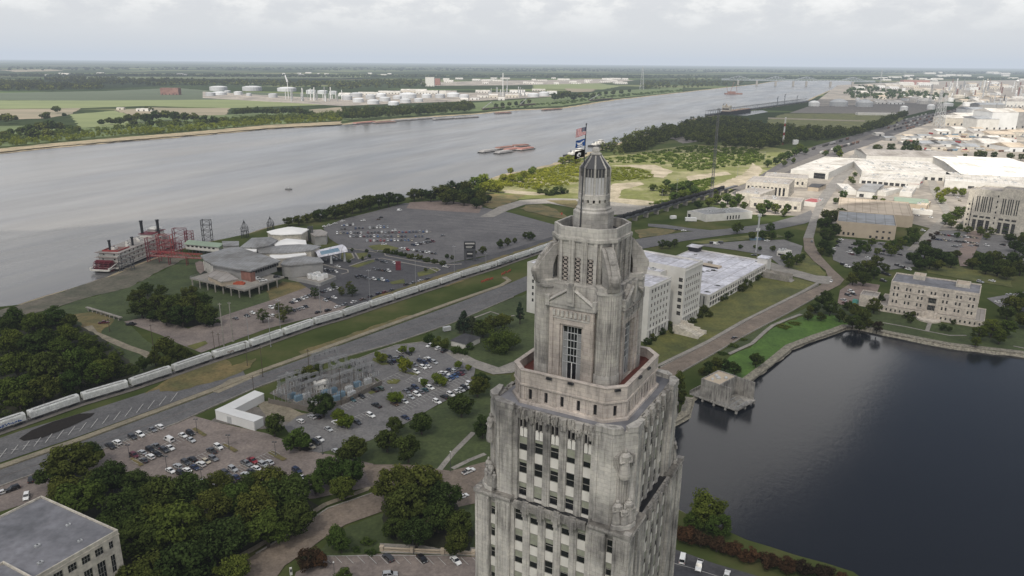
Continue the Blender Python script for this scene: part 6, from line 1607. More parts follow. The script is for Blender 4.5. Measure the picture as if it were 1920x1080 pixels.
w.add([(Lu + .3, Lv - 16, 4.2), (Lu + 22, Lv - 17, .4), (Lu + 22, Lv - 9, .4), (Lu + .3, Lv - 8, 4.2)], [(0, 1, 2, 3)])
for y in (-16.6, -8.4): w.box(Lu + .3, Lu + 20, Lv + y, Lv + y + .4, .0, 4.6)
for i in range(3): w.box(Lu + 3 + i * 5, Lu + 3.8 + i * 5, Lv - 16, Lv - 9, 0, 3)
w.build('ramp', pk)
# beige hall by the lake
pos, ang, Lu, Lv = frame3((1671.6, 527), (1837.5, 551), (1850.6, 534.4), 20)
be = thing('office_building', 'beige stone hall with paired windows and a wide stair facing the lake', 'building', pos, ang)
def pairs(L):
 o = []
 for z in (15.0, 10.7, 6.3):
  for i in range(7):
   if i == 3 and z < 15: continue
   c = L * (i + .5) / 7
   for q in (-1.05, 1.05): o.append((c + q - .5, c + q + .5, z, z + 1.95))
 c = L / 2
 o += [(c - 2.1, c + 2.1, 9.6, 12.9, 'multi'), (c - 2.1, c + 2.1, 5.0, 8.4, 'multi')]
 return o
block(be, 0, Lu, 0, Lv, 3.8, 19.3, 'wall_pink', 'grey_roof', pairs, lambda L: [(c - .5, c + .5, z, z + 1.95) for z in (15.0, 10.7, 6.3) for c in (4, 6.2, 13, 15.2, 21, 23)], parapet=.8)
w = MB().use('wall_pink')
for z in (4.2, 9.3, 14.0, 18.6): w.box(-.2, Lu / 2 - 3.2, -.22, 0, z, z + .3); w.box(Lu / 2 + 3.2, Lu + .2, -.22, 0, z, z + .3); w.box(Lu, Lu + .22, 0, Lv, z, z + .3)
w.box(Lu / 2 - 3.4, Lu / 2 - 2.6, -.9, 0, 3.8, 14.2).box(Lu / 2 + 2.6, Lu / 2 + 3.4, -.9, 0, 3.8, 14.2).box(Lu / 2 - 3.4, Lu / 2 + 3.4, -1.0, 0, 13.4, 14.4)
w.build('stone_band', be)
block(be, -5, Lu / 2 - 4, -3, Lv + 2, 0, 3.8, 'wall_pink', 'warm_grey_roof', lambda L: rowops(L, 9, 1.0, 1.3, 1.6, 1, 4, 1), lambda L: [], parapet=.5, wallname='podium')
block(be, Lu / 2 + 4, Lu + 5, -3, Lv + 2, 0, 3.8, 'wall_pink', 'warm_grey_roof', lambda L: rowops(L, 9, 1.0, 1.3, 1.6, 1, 4, 1), lambda L: rowops(L, 7, 1.0, 1.3, 1.6, 1, 4, 1), parapet=.5, wallname='podium')
st = MB().use('wall_pink')
for i in range(11): st.box(Lu / 2 - 2.6, Lu / 2 + 2.6, -1.2 - i * .62, -.6 - i * .62, 0, 4.2 - i * .36)
st.box(Lu / 2 - 3.9, Lu / 2 - 2.7, -5, 0, 0, 4.4).box(Lu / 2 + 2.7, Lu / 2 + 3.9, -5, 0, 0, 4.4)
st.lathe([(6.8, 0), (6.8, 1.3), (6.3, 1.3)], 20, (Lu / 2, -4.5, 0)); st.build('entrance_stair', be)
block(be, Lu * .22, Lu * .36, Lv * .66, Lv + .4, 19.3, 21.6, 'wall_cream', 'tan_roof', parapet=.4, wallname='penthouse')
block(be, Lu * .72, Lu * .88, Lv * .5, Lv * .95, 19.3, 20.8, 'wall_cream', 'tan_roof', parapet=.3, wallname='penthouse')
block(be, -17, -6.5, 2, 14, 0, 7.5, 'wall_pink', 'warm_grey_roof', parapet=.4, wallname='annex')
for i in range(4): tag(MB().use('glass_blue' if False else 'teal_box').box(-1.6, 1.6, -1.1, 1.1, 0, 2.6).box(-1.2, 1.2, -.8, .8, 2.6, 2.9).build('cooling_unit', None, TM @ Vector((9.5 + i * 3.6, 424 - i * .3, 0)), rz=ang), 'teal metal cooling unit behind the beige hall, %s from left' % ORD[i], 'cooling unit', 'teal cooling units') if 'teal_box' in MATS or mat('teal_box', (.10, .30, .26)) else None
# tan warehouse
pos, ang, Lu, Lv = frame3((1569.6, 415.6), (1681, 425), (1711, 406.5), 13)
tw = thing('warehouse', 'tan windowless hall with a blue-grey flat roof behind the shaded lot', 'warehouse', pos, ang)
block(tw, 0, Lu, 0, Lv, 0, 13, 'wall_tan', 'blue_grey_roof', lambda L: [(1.8 + i * 4, 3.6 + i * 4, 1.5, 4.2) for i in range(4)] + [(33 + i * 5, 35 + i * 5, 6.2, 8.0) for i in range(3)] + [(28 + i * 5, 30 + i * 5, .6, 3) for i in range(4)], parapet=.7)
pos, ang, Lu, Lv = frame3((1603, 398), (1711, 406.5), (1713, 384), 11)
t2 = thing('warehouse', 'sunlit cream flat roofed shed behind the tan warehouse', 'warehouse', pos, ang)
block(t2, -16, Lu + 1, .8, Lv + 12, 0, 11, 'wall_tan', 'tan_roof', parapet=.5)
# tall pale office building, right edge
pos, ang, Lu, Lv = frame3((1829.7, 353.5), (1945, 366), (1960, 352), 40)
gr = thing('office_building', 'tall pale stone office building with grouped windows and a triple dark entrance', 'building', pos, ang)
def grand(L):
 o = []
 for g_ in range(4):
  c0 = 9 + g_ * 21
  for k, n in ((0, 3), (-5.2, 2), (5.2, 2)):
   for i in range(n):
    x = c0 + k + (i - (n - 1) / 2) * 1.75
    o.append((x - .5, x + .5, 19, 33.5, 'multi'))
   o.append((c0 + k - 1.9, c0 + k + 1.9, 13.3, 15.2, 'multi'))
  o += [(c0 - 2.6, c0 + 2.6, 1.0, 11.5, 'multi'), (c0 - 7, c0 - 4, 1.0, 11.5, 'multi'), (c0 + 4, c0 + 7, 1.0, 11.5, 'multi')]
 for x in (19.5, 40.5, 61.5):
  for r in range(7): o.append((x - .6, x + .6, 4 + r * 5, 6 + r * 5))
 return [q for q in o if q[1] < L - .5 and q[0] > .5 and q[0] < 36]
block(gr, 0, 90, 0, 30, 0, 39, 'wall_cream', 'warm_grey_roof', grand, lambda L: [], left=lambda L: rowops(L, 5, 1.6, 4, 2, 7, 5, 2), parapet=1.0)
block(gr, -7, 0, 8, 30, 0, 37, 'wall_cream', 'warm_grey_roof', lambda L: rowops(L, 2, 1.4, 3, 2, 5, 5, 1), left=lambda L: rowops(L, 4, 1.4, 3, 2, 5, 5, 1), parapet=.9)
block(gr, 20, 60, 8, 24, 39, 41.5, 'wall_cream', 'warm_grey_roof', parapet=.8, wallname='penthouse')
# white L-shaped shed
a, b, c = G(403.4, 768.7, 4.6), G(476, 789.5, 4.6), G(491, 780.6, 4.6)
u = (V2(b) - V2(a)); Lu = u.length; ang = math.atan2(u.y, u.x)
sh = thing('storage_shed', 'plain white L-shaped metal shed between the road and the brown lot', 'shed', (a.x, a.y, 0), ang)
w = MB().use('white_steel'); LD = 5.2; back = 23.0; sk = 4.6
w.add([(0, 0, 0), (Lu, 0, 0), (Lu, 0, 4.3), (0, 0, 4.6), (Lu, LD, 0), (Lu, LD, 4.1), (0, LD, 4.4), (0, LD, 0)], [(0, 1, 2, 3), (1, 4, 5, 2), (4, 7, 6, 5), (7, 0, 3, 6)])
w.add([(0, LD, 0), (5.5, LD, 0), (5.5, back, 0), (0, back, 0), (0, LD, 4.4), (5.5, LD, 4.1), (5.5, back, 4.1), (0, back, 4.4)], [(1, 2, 6, 5), (2, 3, 7, 6), (3, 0, 4, 7)])
for i in range(28):
 x = Lu * (i + .5) / 28; w.box(x - .05, x + .05, -.05, 0, .1, 4.25)
w.build('wall', sh)
r = MB().use('white_steel')
r.add([(-.2, -.2, 4.65), (Lu + .2, -.2, 4.35), (Lu + .2, LD + .2, 4.15), (-.2, LD + .2, 4.45), (-.2, back + .2, 4.45), (5.7, back + .2, 4.15), (5.7, LD + .2, 4.15)], [(0, 1, 2, 6, 3), (3, 6, 5, 4)])
r.build('roof', sh)
MB().use('pale_steel').box(Lu * .3, Lu * .3 + 2.6, -.08, .02, .1, 3.2).build('roller_door', sh)
# small house with dark roof
a, b, c = G(873, 645, 3.4), G(900, 632, 3.4), G(893, 625, 3.4)
u = V2(b) - V2(a); ang = math.atan2(u.y, u.x)
Lh = max(9.0, abs((V2(G(847, 637, 3.4)) - V2(a)).length))
hs = thing('small_house', 'little white walled house with a dark hipped roof among the hedges', 'house', (a.x, a.y, 0), ang)
Lu = max(8, u.length)
w = MB().use('wall_white'); wallcut(w, (0, 0), (Lu, 0), 0, 3.3, [(1.2, 2.2, 0.1, 2.2), (4, 5, 1, 2.2)], .15, hs); wallcut(w, (Lu, 0), (Lu, Lh), 0, 3.3, [], .15, hs); wallcut(w, (Lu, Lh), (0, Lh), 0, 3.3); wallcut(w, (0, Lh), (0, 0), 0, 3.3, [], .15)
w.build('wall', hs)
r = MB().use('dark_roof'); e = .5
r.add([(-e, -e, 3.3), (Lu + e, -e, 3.3), (Lu + e, Lh + e, 3.3), (-e, Lh + e, 3.3), (Lu / 2, 2.5, 5.4), (Lu / 2, Lh - 2.5, 5.4)], [(0, 1, 4), (1, 2, 5, 4), (2, 3, 5), (3, 0, 4, 5), (0, 3, 2, 1)]); r.build('roof', hs)
P = G(838, 621)
tag(MB().use('pale_steel').box(-2.2, 2.2, -1.2, 1.2, .5, 2.8).use('tyre').box(-1.6, -.9, -1.25, 1.25, 0, .6).box(.9, 1.6, -1.25, 1.25, 0, .6).build('trailer', None, P, rz=.5), 'small grey box trailer beside the hedge by the small house', 'trailer')
# pump house standing in the lake
a, b, c = G(1312, 745), G(1367, 765), G(1405, 738)
u = V2(b) - V2(a); v = V2(c) - V2(b); ang = math.atan2(u.y, u.x); Lu = u.length
ph = thing('pump_house', 'streaked concrete pump house on piles at the lake edge', 'pump house', (a.x, a.y, 0), ang)
Lv = 15.0
w = MB().use('concrete_old')
w.prism([(0, 0), (Lu, 0), (Lu, .5), (.5, .5), (.5, 15), (0, 15)], -.6, 9.6, bottom=True)
w.prism([(0, 15), (0, 14.5), (9.3, 14.5), (9.3, 0.5), (9.8, 0.5), (9.8, 15)], -.6, 9.6, bottom=True)
w.prism([(Lu, 0.5), (Lu, 1.2), (9.8, 1.2), (9.8, .5)], .6, 3.0, bottom=True)
w.build('wall', ph)
MB().use('wall_tan').box(.5, 9.3, .5, 14.5, 8.9, 9.25).build('roof', ph)
w = MB().use('concrete_old').box(-5, 20, -1.0, 15.5, .1, .6); w.box(9.8, 19, 15.0, 15.4, .6, 9.2); w.box(-5, -4.7, -1, 15.5, .6, 2.2); w.build('deck', ph)
for x in (-4.5, 2, 8, 14, 19.4):
 for y in (-.5, 7, 15): MB().use('concrete_old').box(-.45, .45, -.45, .45, -3, .1).build('pile', ph, (x, y, 0))
for x, y, k in ((3, 8, .9), (5, 6.5, 1.1), (4, 3, .6), (7.5, 9, .8)): MB().use('pale_steel').lathe([(k, 0), (k, .7), (k * .5, 1.1), (.05, 1.15)], 10).build('roof_vent', ph, (x, y, 9.25))
rl = MB().use('grey_steel')
for z in (1.2, 1.8): rl.path([(9.9, -.8, z), (19.8, -.8, z), (19.8, 12, z)], .06)
for i in range(11): rl.bar((9.9 + i, -.8, .6), (9.9 + i, -.8, 1.8), .06)
for i in range(12): rl.bar((19.8, -.5 + i * 1.1, .6), (19.8, -.5 + i * 1.1, 1.8), .06)
for x in (12, 15, 18): rl.bar((x, 2, .7), (x, 11, .7), .2); rl.bar((x, 1.2, .6), (x, 1.2, 4.2), .12)
rl.build('railing', ph)
# balustrade above the plaza
a, b = G(713, 1033), G(960, 1045)
u = V2(b) - V2(a); ang = math.atan2(u.y, u.x); Lu = u.length
bl = thing('balustrade', 'cream stone balustrade with square piers above the plaza parking', 'balustrade', (a.x, a.y, 0), ang)
w = MB().use('wall_tan').box(0, Lu, -.2, .2, 0, .5).box(0, Lu, -.28, .28, 1.15, 1.4); w.build('rail', bl)
for i in range(6): MB().use('wall_tan').box(-.55, .55, -.55, .55, 0, 1.7).box(-.65, .65, -.65, .65, 1.7, 1.9).build('pier', bl, (.5 + i * 9.8, 0, 0))
w = MB().use('wall_tan'); i = 0
while i * .42 < Lu: w.lathe([(.1, .5), (.15, .7), (.07, .95), (.1, 1.15)], 6, (i * .42, 0, 0)); i += 1
w.build('balusters', bl)
# low white hall by the trestle, old factory, sheds of the sunlit district
def simple(name, label, cat, A, B, C, h, wall, roof, ops=None, rops=None, parapet=.4, slope=0.0, group=None, units=None, depth=.25):
 pos, ang, Lu, Lv = frame3(A, B, C, h)
 t = thing(name, label, cat, pos, ang, group)
 block(t, 0, Lu, 0, Lv, 0, h, wall, roof, ops or (), rops or (), parapet=parapet, slope=slope, depth=depth)
 if units is None: units = 0 if slope else 2 + int(Lu * Lv / 500)
 if units: rooftop_units(t, [(R.uniform(.1, .9) * Lu, R.uniform(.1, .9) * Lv) for _ in range(units)], h)
 return t
simple('workshop', 'low white workshop with a grey roof left of the communications mast', 'workshop', (1324, 403), (1411, 397), (1390, 388.5), 7, 'wall_white', 'metal_roof_grey', lambda L: [(L * .45 + i * 3.4, L * .45 + 1.6 + i * 3.4, .8, 4.6) for i in range(5)], parapet=.3)
simple('workshop', 'grey roofed annex in front of the low white workshop', 'workshop', (1289, 396), (1324, 403), (1350, 391), 6.4, 'wall_white', 'metal_roof_grey', lambda L: [(1, 4.5, .3, 4)], parapet=.3)
tag(MB().use('white_steel').box(-5.5, 5.5, -2, 2, .6, 3.8).build('storage_container', None, G(1295, 415), rz=-.05), 'white box container in front of the low white workshop', 'container')
tag(MB().use('white_steel').box(-3, 3, -1.6, 1.6, .2, 3).build('storage_container', None, G(1262, 410), rz=.4), 'smaller white container beside the railway trestle', 'container')
def tallslots(L): return [(2 + i * (L - 4) / 10, 2 + i * (L - 4) / 10 + 2.4, 3, 13) for i in range(10)]
simple('old_factory', 'old pale factory with a row of tall dark windows, upper block', 'factory', (1399, 341), (1480, 347), (1508, 337), 17, 'wall_cream', 'warm_grey_roof', tallslots, lambda L: [(L * .4, L * .4 + 4, 4, 6), (L * .4, L * .4 + 4, 9, 11)], parapet=.6, units=4)
simple('old_factory', 'lower cream block of the old factory behind the green trees', 'factory', (1407, 372), (1503, 380), (1508, 372), 10, 'wall_cream', 'warm_grey_roof', lambda L: rowops(L, 9, 3, 2, 3.5, 1, 5, 3), parapet=.5, units=3)
simple('old_factory', 'grey roofed rear range of the old factory', 'factory', (1433, 331), (1515, 336), (1520, 328), 11, 'wall_cream', 'warm_grey_roof', lambda L: rowops(L, 8, 2.5, 3, 4, 1, 5, 3), parapet=.5, units=2)
simple('old_factory', 'cream loading block at the left end of the old factory', 'factory', (1380, 361), (1425, 366), (1432, 353), 12, 'wall_cream', 'warm_grey_roof', lambda L: [(L * .6, L * .6 + 5, .3, 5)], parapet=.5)
simple('modern_hall', 'bright white hall with a black shutter beside the straight street', 'hall', (1483, 318), (1554, 324), (1574, 296), 9.5, 'wall_white', 'bright_roof', lambda L: [(L * .62, L * .92, .3, 8)], lambda L: [(6, 9, 5, 7)], parapet=.6, units=3)
simple('warehouse', 'very long pale grey warehouse roof right of the straight street', 'warehouse', (1616, 320), (1785, 328), (1790, 305), 9, 'wall_white', 'bright_roof', lambda L: [(6 + i * 9, 11 + i * 9, .3, 4.5) for i in range(12)], parapet=.3)
simple('warehouse', 'long grey ridged warehouse behind the pale one', 'warehouse', (1625, 291), (1800, 297), (1806, 285), 10, 'wall_white', 'warm_grey_roof', parapet=0, slope=4)
simple('warehouse', 'long low white shed with an open front by the street', 'warehouse', (1612, 334), (1725, 343), (1728, 328), 7, 'wall_white', 'bright_roof', lambda L: rowops(L, 10, 5, .3, 4, 1, 5, 2), parapet=.3)
simple('warehouse', 'huge dazzling white roof at the right edge', 'warehouse', (1803, 327), (1990, 336), (1980, 300), 10, 'wall_white', 'white_bright' if 'white_bright' in MATS or mat('white_bright', (.80, .78, .74), var=.06, seam=9) else 'bright_roof', parapet=0, slope=3.5)
simple('warehouse', 'long white hall with a red fascia in front of the dazzling roof', 'warehouse', (1772, 338), (1925, 349), (1930, 333), 9, 'wall_white', 'bright_roof', lambda L: [(L * .3, L * .3 + 7, .5, 4)], parapet=.3)
simple('workshop', 'small workshop with a grey-green roof and white annexes', 'workshop', (1607, 358), (1640, 361), (1646, 345), 7, 'wall_white', 'metal_roof_grey', lambda L: [(3, 8, .3, 4)], parapet=0, slope=2)
simple('workshop', 'white lean-to left of the grey-green workshop', 'workshop', (1583, 357), (1606, 358), (1610, 346), 5, 'wall_white', 'bright_roof', parapet=.3)
simple('workshop', 'white box shed between workshop and yard', 'workshop', (1646, 358), (1662, 360), (1664, 350), 5.5, 'wall_white', 'bright_roof', parapet=.3)
simple('workshop', 'white shed with red lean-to beside the narrow lane', 'workshop', (1687, 360), (1710, 362), (1712, 350), 5, 'wall_white', 'bright_roof', parapet=.3)
simple('workshop', 'low red roofed office by the lane', 'workshop', (1701, 344), (1723, 346), (1724, 340), 5, 'wall_white', 'red_paint', parapet=0, slope=1.2)
simple('workshop', 'long low green-grey shed in front of the yard', 'workshop', (1677, 379), (1742, 384), (1744, 374), 4.5, 'wall_tan', 'green_roof', parapet=0, slope=1.2)
simple('workshop', 'small cream roofed booth by the lane', 'workshop', (1718, 384), (1738, 386), (1739, 377), 5, 'wall_tan', 'tan_roof', parapet=.2)
simple('workshop', 'narrow white canopy beside the narrow lane', 'workshop', (1712, 394), (1749, 397), (1750, 394), 4, 'wall_white', 'bright_roof', parapet=.2)
simple('workshop', 'dark roofed cabin beside the old factory', 'workshop', (1515, 350), (1535, 352), (1540, 345), 5, 'wall_tan', 'dark_roof', parapet=0, slope=2)
simple('workshop', 'red and white fuel canopy at the street corner', 'canopy', (1505, 377), (1530, 380), (1533, 373), 5, 'wall_white', 'red_paint', parapet=.2)
simple('gate_house', 'small white roofed gate house on the lot behind the parking deck', 'gate house', (1457, 471), (1473, 474), (1476, 468), 4, 'wall_white', 'bright_roof', lambda L: [(1, L - 1, .8, 2.6)], parapet=.2)
# freight train
gaps = [(-55, 829), (52, 792), (152, 757), (243, 730), (323, 703), (398, 677), (468, 655), (530, 633), (587, 613), (642, 597), (692, 580), (738, 565), (783, 550), (823, 537), (862, 523), (898, 512), (930, 502), (963, 490), (993, 480), (1021, 470), (1047, 461)]
TRK = [V2(G(*p)) for p in gaps]
t0 = (TRK[-1] - TRK[0]).normalized()
TRK2 = [TRK[0] - t0 * 200] + TRK
strip('rail_ballast', 'gravel', [px((p.x, p.y, 0)) for p in TRK2], 7.5, 4)
for sg in (-.75, .75):
 mb = MB().use('grey_steel')
 for a, b in zip(TRK2[:-1], TRK2[1:]):
  n = Vector((-(b - a).y, (b - a).x)).normalized() * sg
  mb.bar((a.x + n.x, a.y + n.y, .32), (b.x + n.x, b.y + n.y, .32), .09, 4)
 structure(mb.build('rail'))
mat('hopper_grey', (.60, .61, .59), second=(.46, .465, .455), scale=.5, fine=2.5, objrand=.13)
mat('hopper_dirty', (.27, .265, .255), second=(.17, .165, .16), scale=.4, fine=2.0)
def make_hopper():
 root = empty('hopper_wagon')
 w, zb, zt, L = 1.58, 1.1, 4.9, 9.75
 b = MB().use('hopper_grey')
 sec = [(-w * .96, zb + .9), (-w, zb + 1.5), (-w * 1.02, zt - .7), (-w * .82, zt - .15), (-w * .45, zt), (w * .45, zt), (w * .82, zt - .15), (w * 1.02, zt - .7), (w, zb + 1.5), (w * .96, zb + .9)]
 st = [(-L, 1.3), (-L + .25, .0), (L - .25, .0), (L, 1.3)]
 n = len(sec); V = []
 for i, (x, cut) in enumerate(st):
  for y, z in sec: V.append((x, y, z))
 F = [(i * n + j, i * n + (j + 1) % n, (i + 1) * n + (j + 1) % n, (i + 1) * n + j) for i in range(3) for j in range(n)] + [tuple(range(n - 1, -1, -1)), tuple(range(3 * n, 4 * n))]
 b.add([(x, y, z) for x, y, z in V], F)
 for x in (-8.0, -5.35, -2.65, 0, 2.65, 5.35, 8.0):
  for sg in (-1, 1): b.box(x - .06, x + .06, *sorted((sg * w, sg * (w + .09))), zb + .9, zt - .7)
 for sg in (-1, 1): b.box(-L, L, *sorted((sg * w * .9, sg * w * 1.0)), zb + .55, zb + .95)
 b.use('hopper_dirty')
 for x in (-5.7, 0, 5.7): b.add([(x - 2.2, -1.3, zb + .8), (x + 2.2, -1.3, zb + .8), (x + 2.2, 1.3, zb + .8), (x - 2.2, 1.3, zb + .8), (x - .7, -.6, .55), (x + .7, -.6, .55), (x + .7, .6, .55), (x - .7, .6, .55)], [(0, 1, 5, 4), (1, 2, 6, 5), (2, 3, 7, 6), (3, 0, 4, 7), (7, 6, 5, 4)])
 for sg in (-1, 1):
  for y in (-1.2, 1.2): b.bar((sg * (L + .5), y, 1.3), (sg * (L - .6), y, 3.6), .08)
  b.box(*sorted((sg * (L - .2), sg * (L + .5))), -1.35, 1.35, 1.1, 1.3)
 b.bar((-L - .9, 0, .95), (L + .9, 0, .95), .14, 6)
 b.build('body', None).parent = root
 h = MB().use('hopper_grey').box(-8.3, 8.3, -.35, .35, zt, zt + .22); h.use('hopper_dirty')
 for sg in (-1, 1): h.box(-8.2, 8.2, *sorted((sg * .75, sg * 1.2)), zt + .02, zt + .1)
 h.build('roof_hatch', None).parent = root
 for sg in (-1, 1):
  t = MB().use('black_steel').box(-1.6, 1.6, -1.15, -.95, .35, .9).box(-1.6, 1.6, .95, 1.15, .35, .9).box(-.4, .4, -1.1, 1.1, .5, 1.1)
  t = t.build('bogie', None, (sg * 6.6, 0, 0)); t.parent = root
  for x in (-.9, .9):
   wv = MB().use('dark_steel').lathe([(.42, -.82), (.46, -.72), (.1, -.7), (.1, .7), (.46, .72), (.42, .82)], 12); wv.xf(Matrix.Rotation(PI / 2, 4, 'X'))
   o = wv.build('wheel', None, (x, 0, .48)); o.parent = t
 return root
proto = make_hopper()
for i in range(len(TRK) - 1):
 o = proto if i == 0 else copy_tree(proto)
 a, b = TRK[i], TRK[i + 1]; c = (a + b) / 2; L = (b - a).length
 o.location = (c.x, c.y, .32); o.rotation_euler = (0, 0, math.atan2((b - a).y, (b - a).x)); k = (L - .6) / 20.6
 o.scale = (k, 1.0, 1.0)
 tag(o, 'pale grey covered hopper wagon, %s of the long train counted from the left edge' % ordn(i), 'freight wagon', 'hopper wagons of the freight train')
rr = random.Random(77)
for i, c_, x0, x1 in ((16, 'black_steel', -7, 7), (15, 'boxcar_dark', 2, 8), (0, 'flag_blue', -6, 8), (5, 'boxcar_brown', -3, 1)):
 w_ = [o for o in COL.objects if o.get('label', '').startswith('pale grey covered hopper wagon, %s of' % ordn(i))][0]
 mb = MB().use(c_); x = x0
 while x < x1:
  q = rr.uniform(.5, 1.1); hh = rr.uniform(.7, 1.3)
  for _ in range(3): a_ = (x + rr.uniform(0, q), -1.69, 2.0 + rr.uniform(0, hh)); mb.bar(a_, (x + rr.uniform(0, q), -1.69, 2.0 + rr.uniform(0, hh)), .16, 4)
  x += q + .15
 mb.build('graffiti', w_)
# trestle with black tank wagons
tr = [(1192, 413), (1240, 398), (1290, 384), (1335, 370), (1380, 356)]
TP = [V2(G(*p)) for p in tr]
td = (TP[-1] - TP[0]).normalized(); TPs = TP[0] - td * 120
te = thing('railway_trestle', 'raised railway trestle on pale piers crossing behind the lantern', 'trestle', (TPs.x, TPs.y, 0), math.atan2(td.y, td.x))
TLen = (TP[-1] - TPs).length
MB().use('dark_steel').box(0, TLen, -2.2, 2.2, 4.6, 5.8).build('deck', te)
for i in range(int(TLen / 22)): MB().use('concrete').box(-.8, .8, -2.6, 2.6, 0, 4.6).box(-1.2, 1.2, -3.2, 3.2, 4.0, 4.6).build('pier', te, (8 + i * 22, 0, 0))
def make_tank():
 r = empty('tank_wagon')
 b = MB().use('hull_black').lathe([(.2, -8.0), (1.1, -7.8), (1.5, -7.2), (1.55, 0), (1.5, 7.2), (1.1, 7.8), (.2, 8.0)], 14); b.xf(Matrix.Translation((0, 0, 2.7)) @ Matrix.Rotation(PI / 2, 4, 'Y'))
 b.box(-8.6, 8.6, -1.0, 1.0, .95, 1.25); b.build('tank', None).parent = r
 d = MB().use('dark_steel').lathe([(.7, 4.1), (.7, 4.7), (.3, 4.8)], 10); d.path([(-.9, -.9, 4.2), (-.9, -.9, 5.0), (.9, -.9, 5.0), (.9, -.9, 4.2)], .05); d.build('dome', None).parent = r
 for sg in (-1, 1):
  t = MB().use('black_steel').box(-1.5, 1.5, -1.1, 1.1, .3, .95); t.build('bogie', None, (sg * 6.4, 0, 0)).parent = r
 return r
tk = make_tank(); n = int((TLen - 30) / 18.2)
for i in range(n):
 o = tk if i == 0 else copy_tree(tk)
 p = TPs + td * (12 + i * 18.2); o.location = (p.x, p.y, 5.8); o.rotation_euler = (0, 0, math.atan2(td.y, td.x))
 tag(o, 'black tank wagon on the trestle, %s counted from the lantern end' % ordn(i), 'tank wagon', 'black tank wagons on the trestle')
strip('railway', 'gravel', [(1380, 356), (1440, 333), (1500, 307), (1560, 283), (1640, 252), (1720, 226), (1800, 204)], 14, 6)
for off in (-3.5, 2.0):
 mb = MB().use('dark_steel'); P = [V2(G(*p)) for p in [(1380, 356), (1440, 333), (1500, 307), (1560, 283), (1640, 252), (1720, 226), (1800, 204)]]
 for a, b in zip(P[:-1], P[1:]):
  nn = Vector((-(b - a).y, (b - a).x)).normalized()
  for g_ in (-.8, .8): mb.bar((a.x + nn.x * (off + g_), a.y + nn.y * (off + g_), .4), (b.x + nn.x * (off + g_), b.y + nn.y * (off + g_), .4), .15, 4)
 structure(mb.build('rail'))
yp = [((1660, 243), (1795, 205)), ((1672, 246), (1805, 207)), ((1650, 240), (1770, 206)), ((1690, 246), (1812, 211)), ((1520, 282), (1590, 262)), ((1535, 290), (1610, 268))]
yi = 0
YW = {c: MB().use(c).box(-7.5, 7.5, -1.5, 1.5, 1.1, 4.4).use('black_steel').box(-6.8, -4.2, -1.2, 1.2, 0, 1.1).box(4.2, 6.8, -1.2, 1.2, 0, 1.1).mesh('boxcar') for c in ('boxcar_dark', 'boxcar_pale', 'boxcar_brown')}
for a, b in yp:
 A, B_ = V2(G(*a)), V2(G(*b)); L = (B_ - A).length; dd = (B_ - A).normalized(); s = 0
 while s < L:
  if R.random() < .62:
   p = A + dd * s; c = R.choice(('boxcar_dark', 'boxcar_dark', 'boxcar_pale', 'boxcar_brown'))
   o = D.objects.new('freight_wagon', YW[c]); COL.objects.link(o); o.location = (p.x, p.y, .3); o.rotation_euler = (0, 0, math.atan2(dd.y, dd.x))
   later(o, {'boxcar_dark': 'dark', 'boxcar_pale': 'pale', 'boxcar_brown': 'brown'}[c] + ' freight wagon', 'in the distant rail yard', 'freight wagon', 'wagons in the rail yard')
  s += 17 if L < 500 else 34
# casino pavilion on its stilted deck
dk = [G(355.7, 521, 6), G(458.5, 544.4, 6), G(527, 521, 6)]
o0 = dk[0].copy(); o0.z = 0
ca = thing('casino_pavilion', 'low grey roofed pavilion complex with white tent roofs on a stilted deck', 'pavilion', o0)
def rel(p): return Vector((p.x - o0.x, p.y - o0.y, p.z))
def R2(x, y, z): q = rel(G(x, y, z)); return Vector((q.x, q.y))
d0, d1, d2 = [Vector((rel(p).x, rel(p).y)) for p in dk]
d3 = d0 + (d2 - d1) * 1.05
d4 = d2 + (d2 - d1) * .1
deck = MB().use('concrete').prism([d0, d1, d2, d4, d3], 5.1, 6.0, bottom=True); deck.build('deck', ca)
rlg = MB().use('grey_steel')
for a, b in ((d0, d1), (d1, d2), (d3, d0)):
 for z in (6.5, 7.1): rlg.bar((a.x, a.y, z), (b.x, b.y, z), .06)
rlg.build('railing', ca)
for a, b, n in ((d0, d1, 7), (d1, d2, 4), (d0 + (d3 - d0) * .25, d1 + (d2 - d1) * .25, 7), (d0 + (d3 - d0) * .6, d1 + (d2 - d1) * .6, 7)):
 for i in range(n):
  p = a.lerp(b, (i + .3) / n) if n != 4 else a.lerp(b, (i + .5) / n)
  MB().use('concrete').lathe([(.5, -.5), (.5, 5.1)], 8).build('stilt', ca, (p.x, p.y, 0))
def roofed(pxs, z, base, wall, roof, inset=.0, name='roof', thick=.7, rise=None):
 P = [R2(x, y, z) for x, y in pxs]
 c = sum(P, Vector((0, 0))) / len(P)
 m_ = MB().use(roof)
 if rise:
  n = len(P); a = sum(P[i - 1].x * P[i].y - P[i].x * P[i - 1].y for i in range(n))
  if a < 0: P.reverse()
  ap = [c + (p - c) * .35 for p in P]
  m_.add([(p.x, p.y, z) for p in P] + [(p.x, p.y, z + rise) for p in ap], [(i, (i + 1) % n, n + (i + 1) % n, n + i) for i in range(n)] + [tuple(range(n, 2 * n))])
  m_.prism(P, z - thick, z, top=False, bottom=True)
 else: m_.prism(P, z - thick, z, bottom=True)
 m_.build(name, ca)
 W_ = MB().use(wall).prism([c + (p - c) * (1 - inset) for p in P], base, z - thick, top=False); W_.build('wall', ca)
roofed([(376, 479), (384, 488), (400, 496), (440, 503), (469.6, 507.4), (526, 489), (505, 481), (482.6, 474), (448, 463), (429, 464)], 14, 6, 'wall_grey', 'metal_roof_grey', .10, thick=.9)
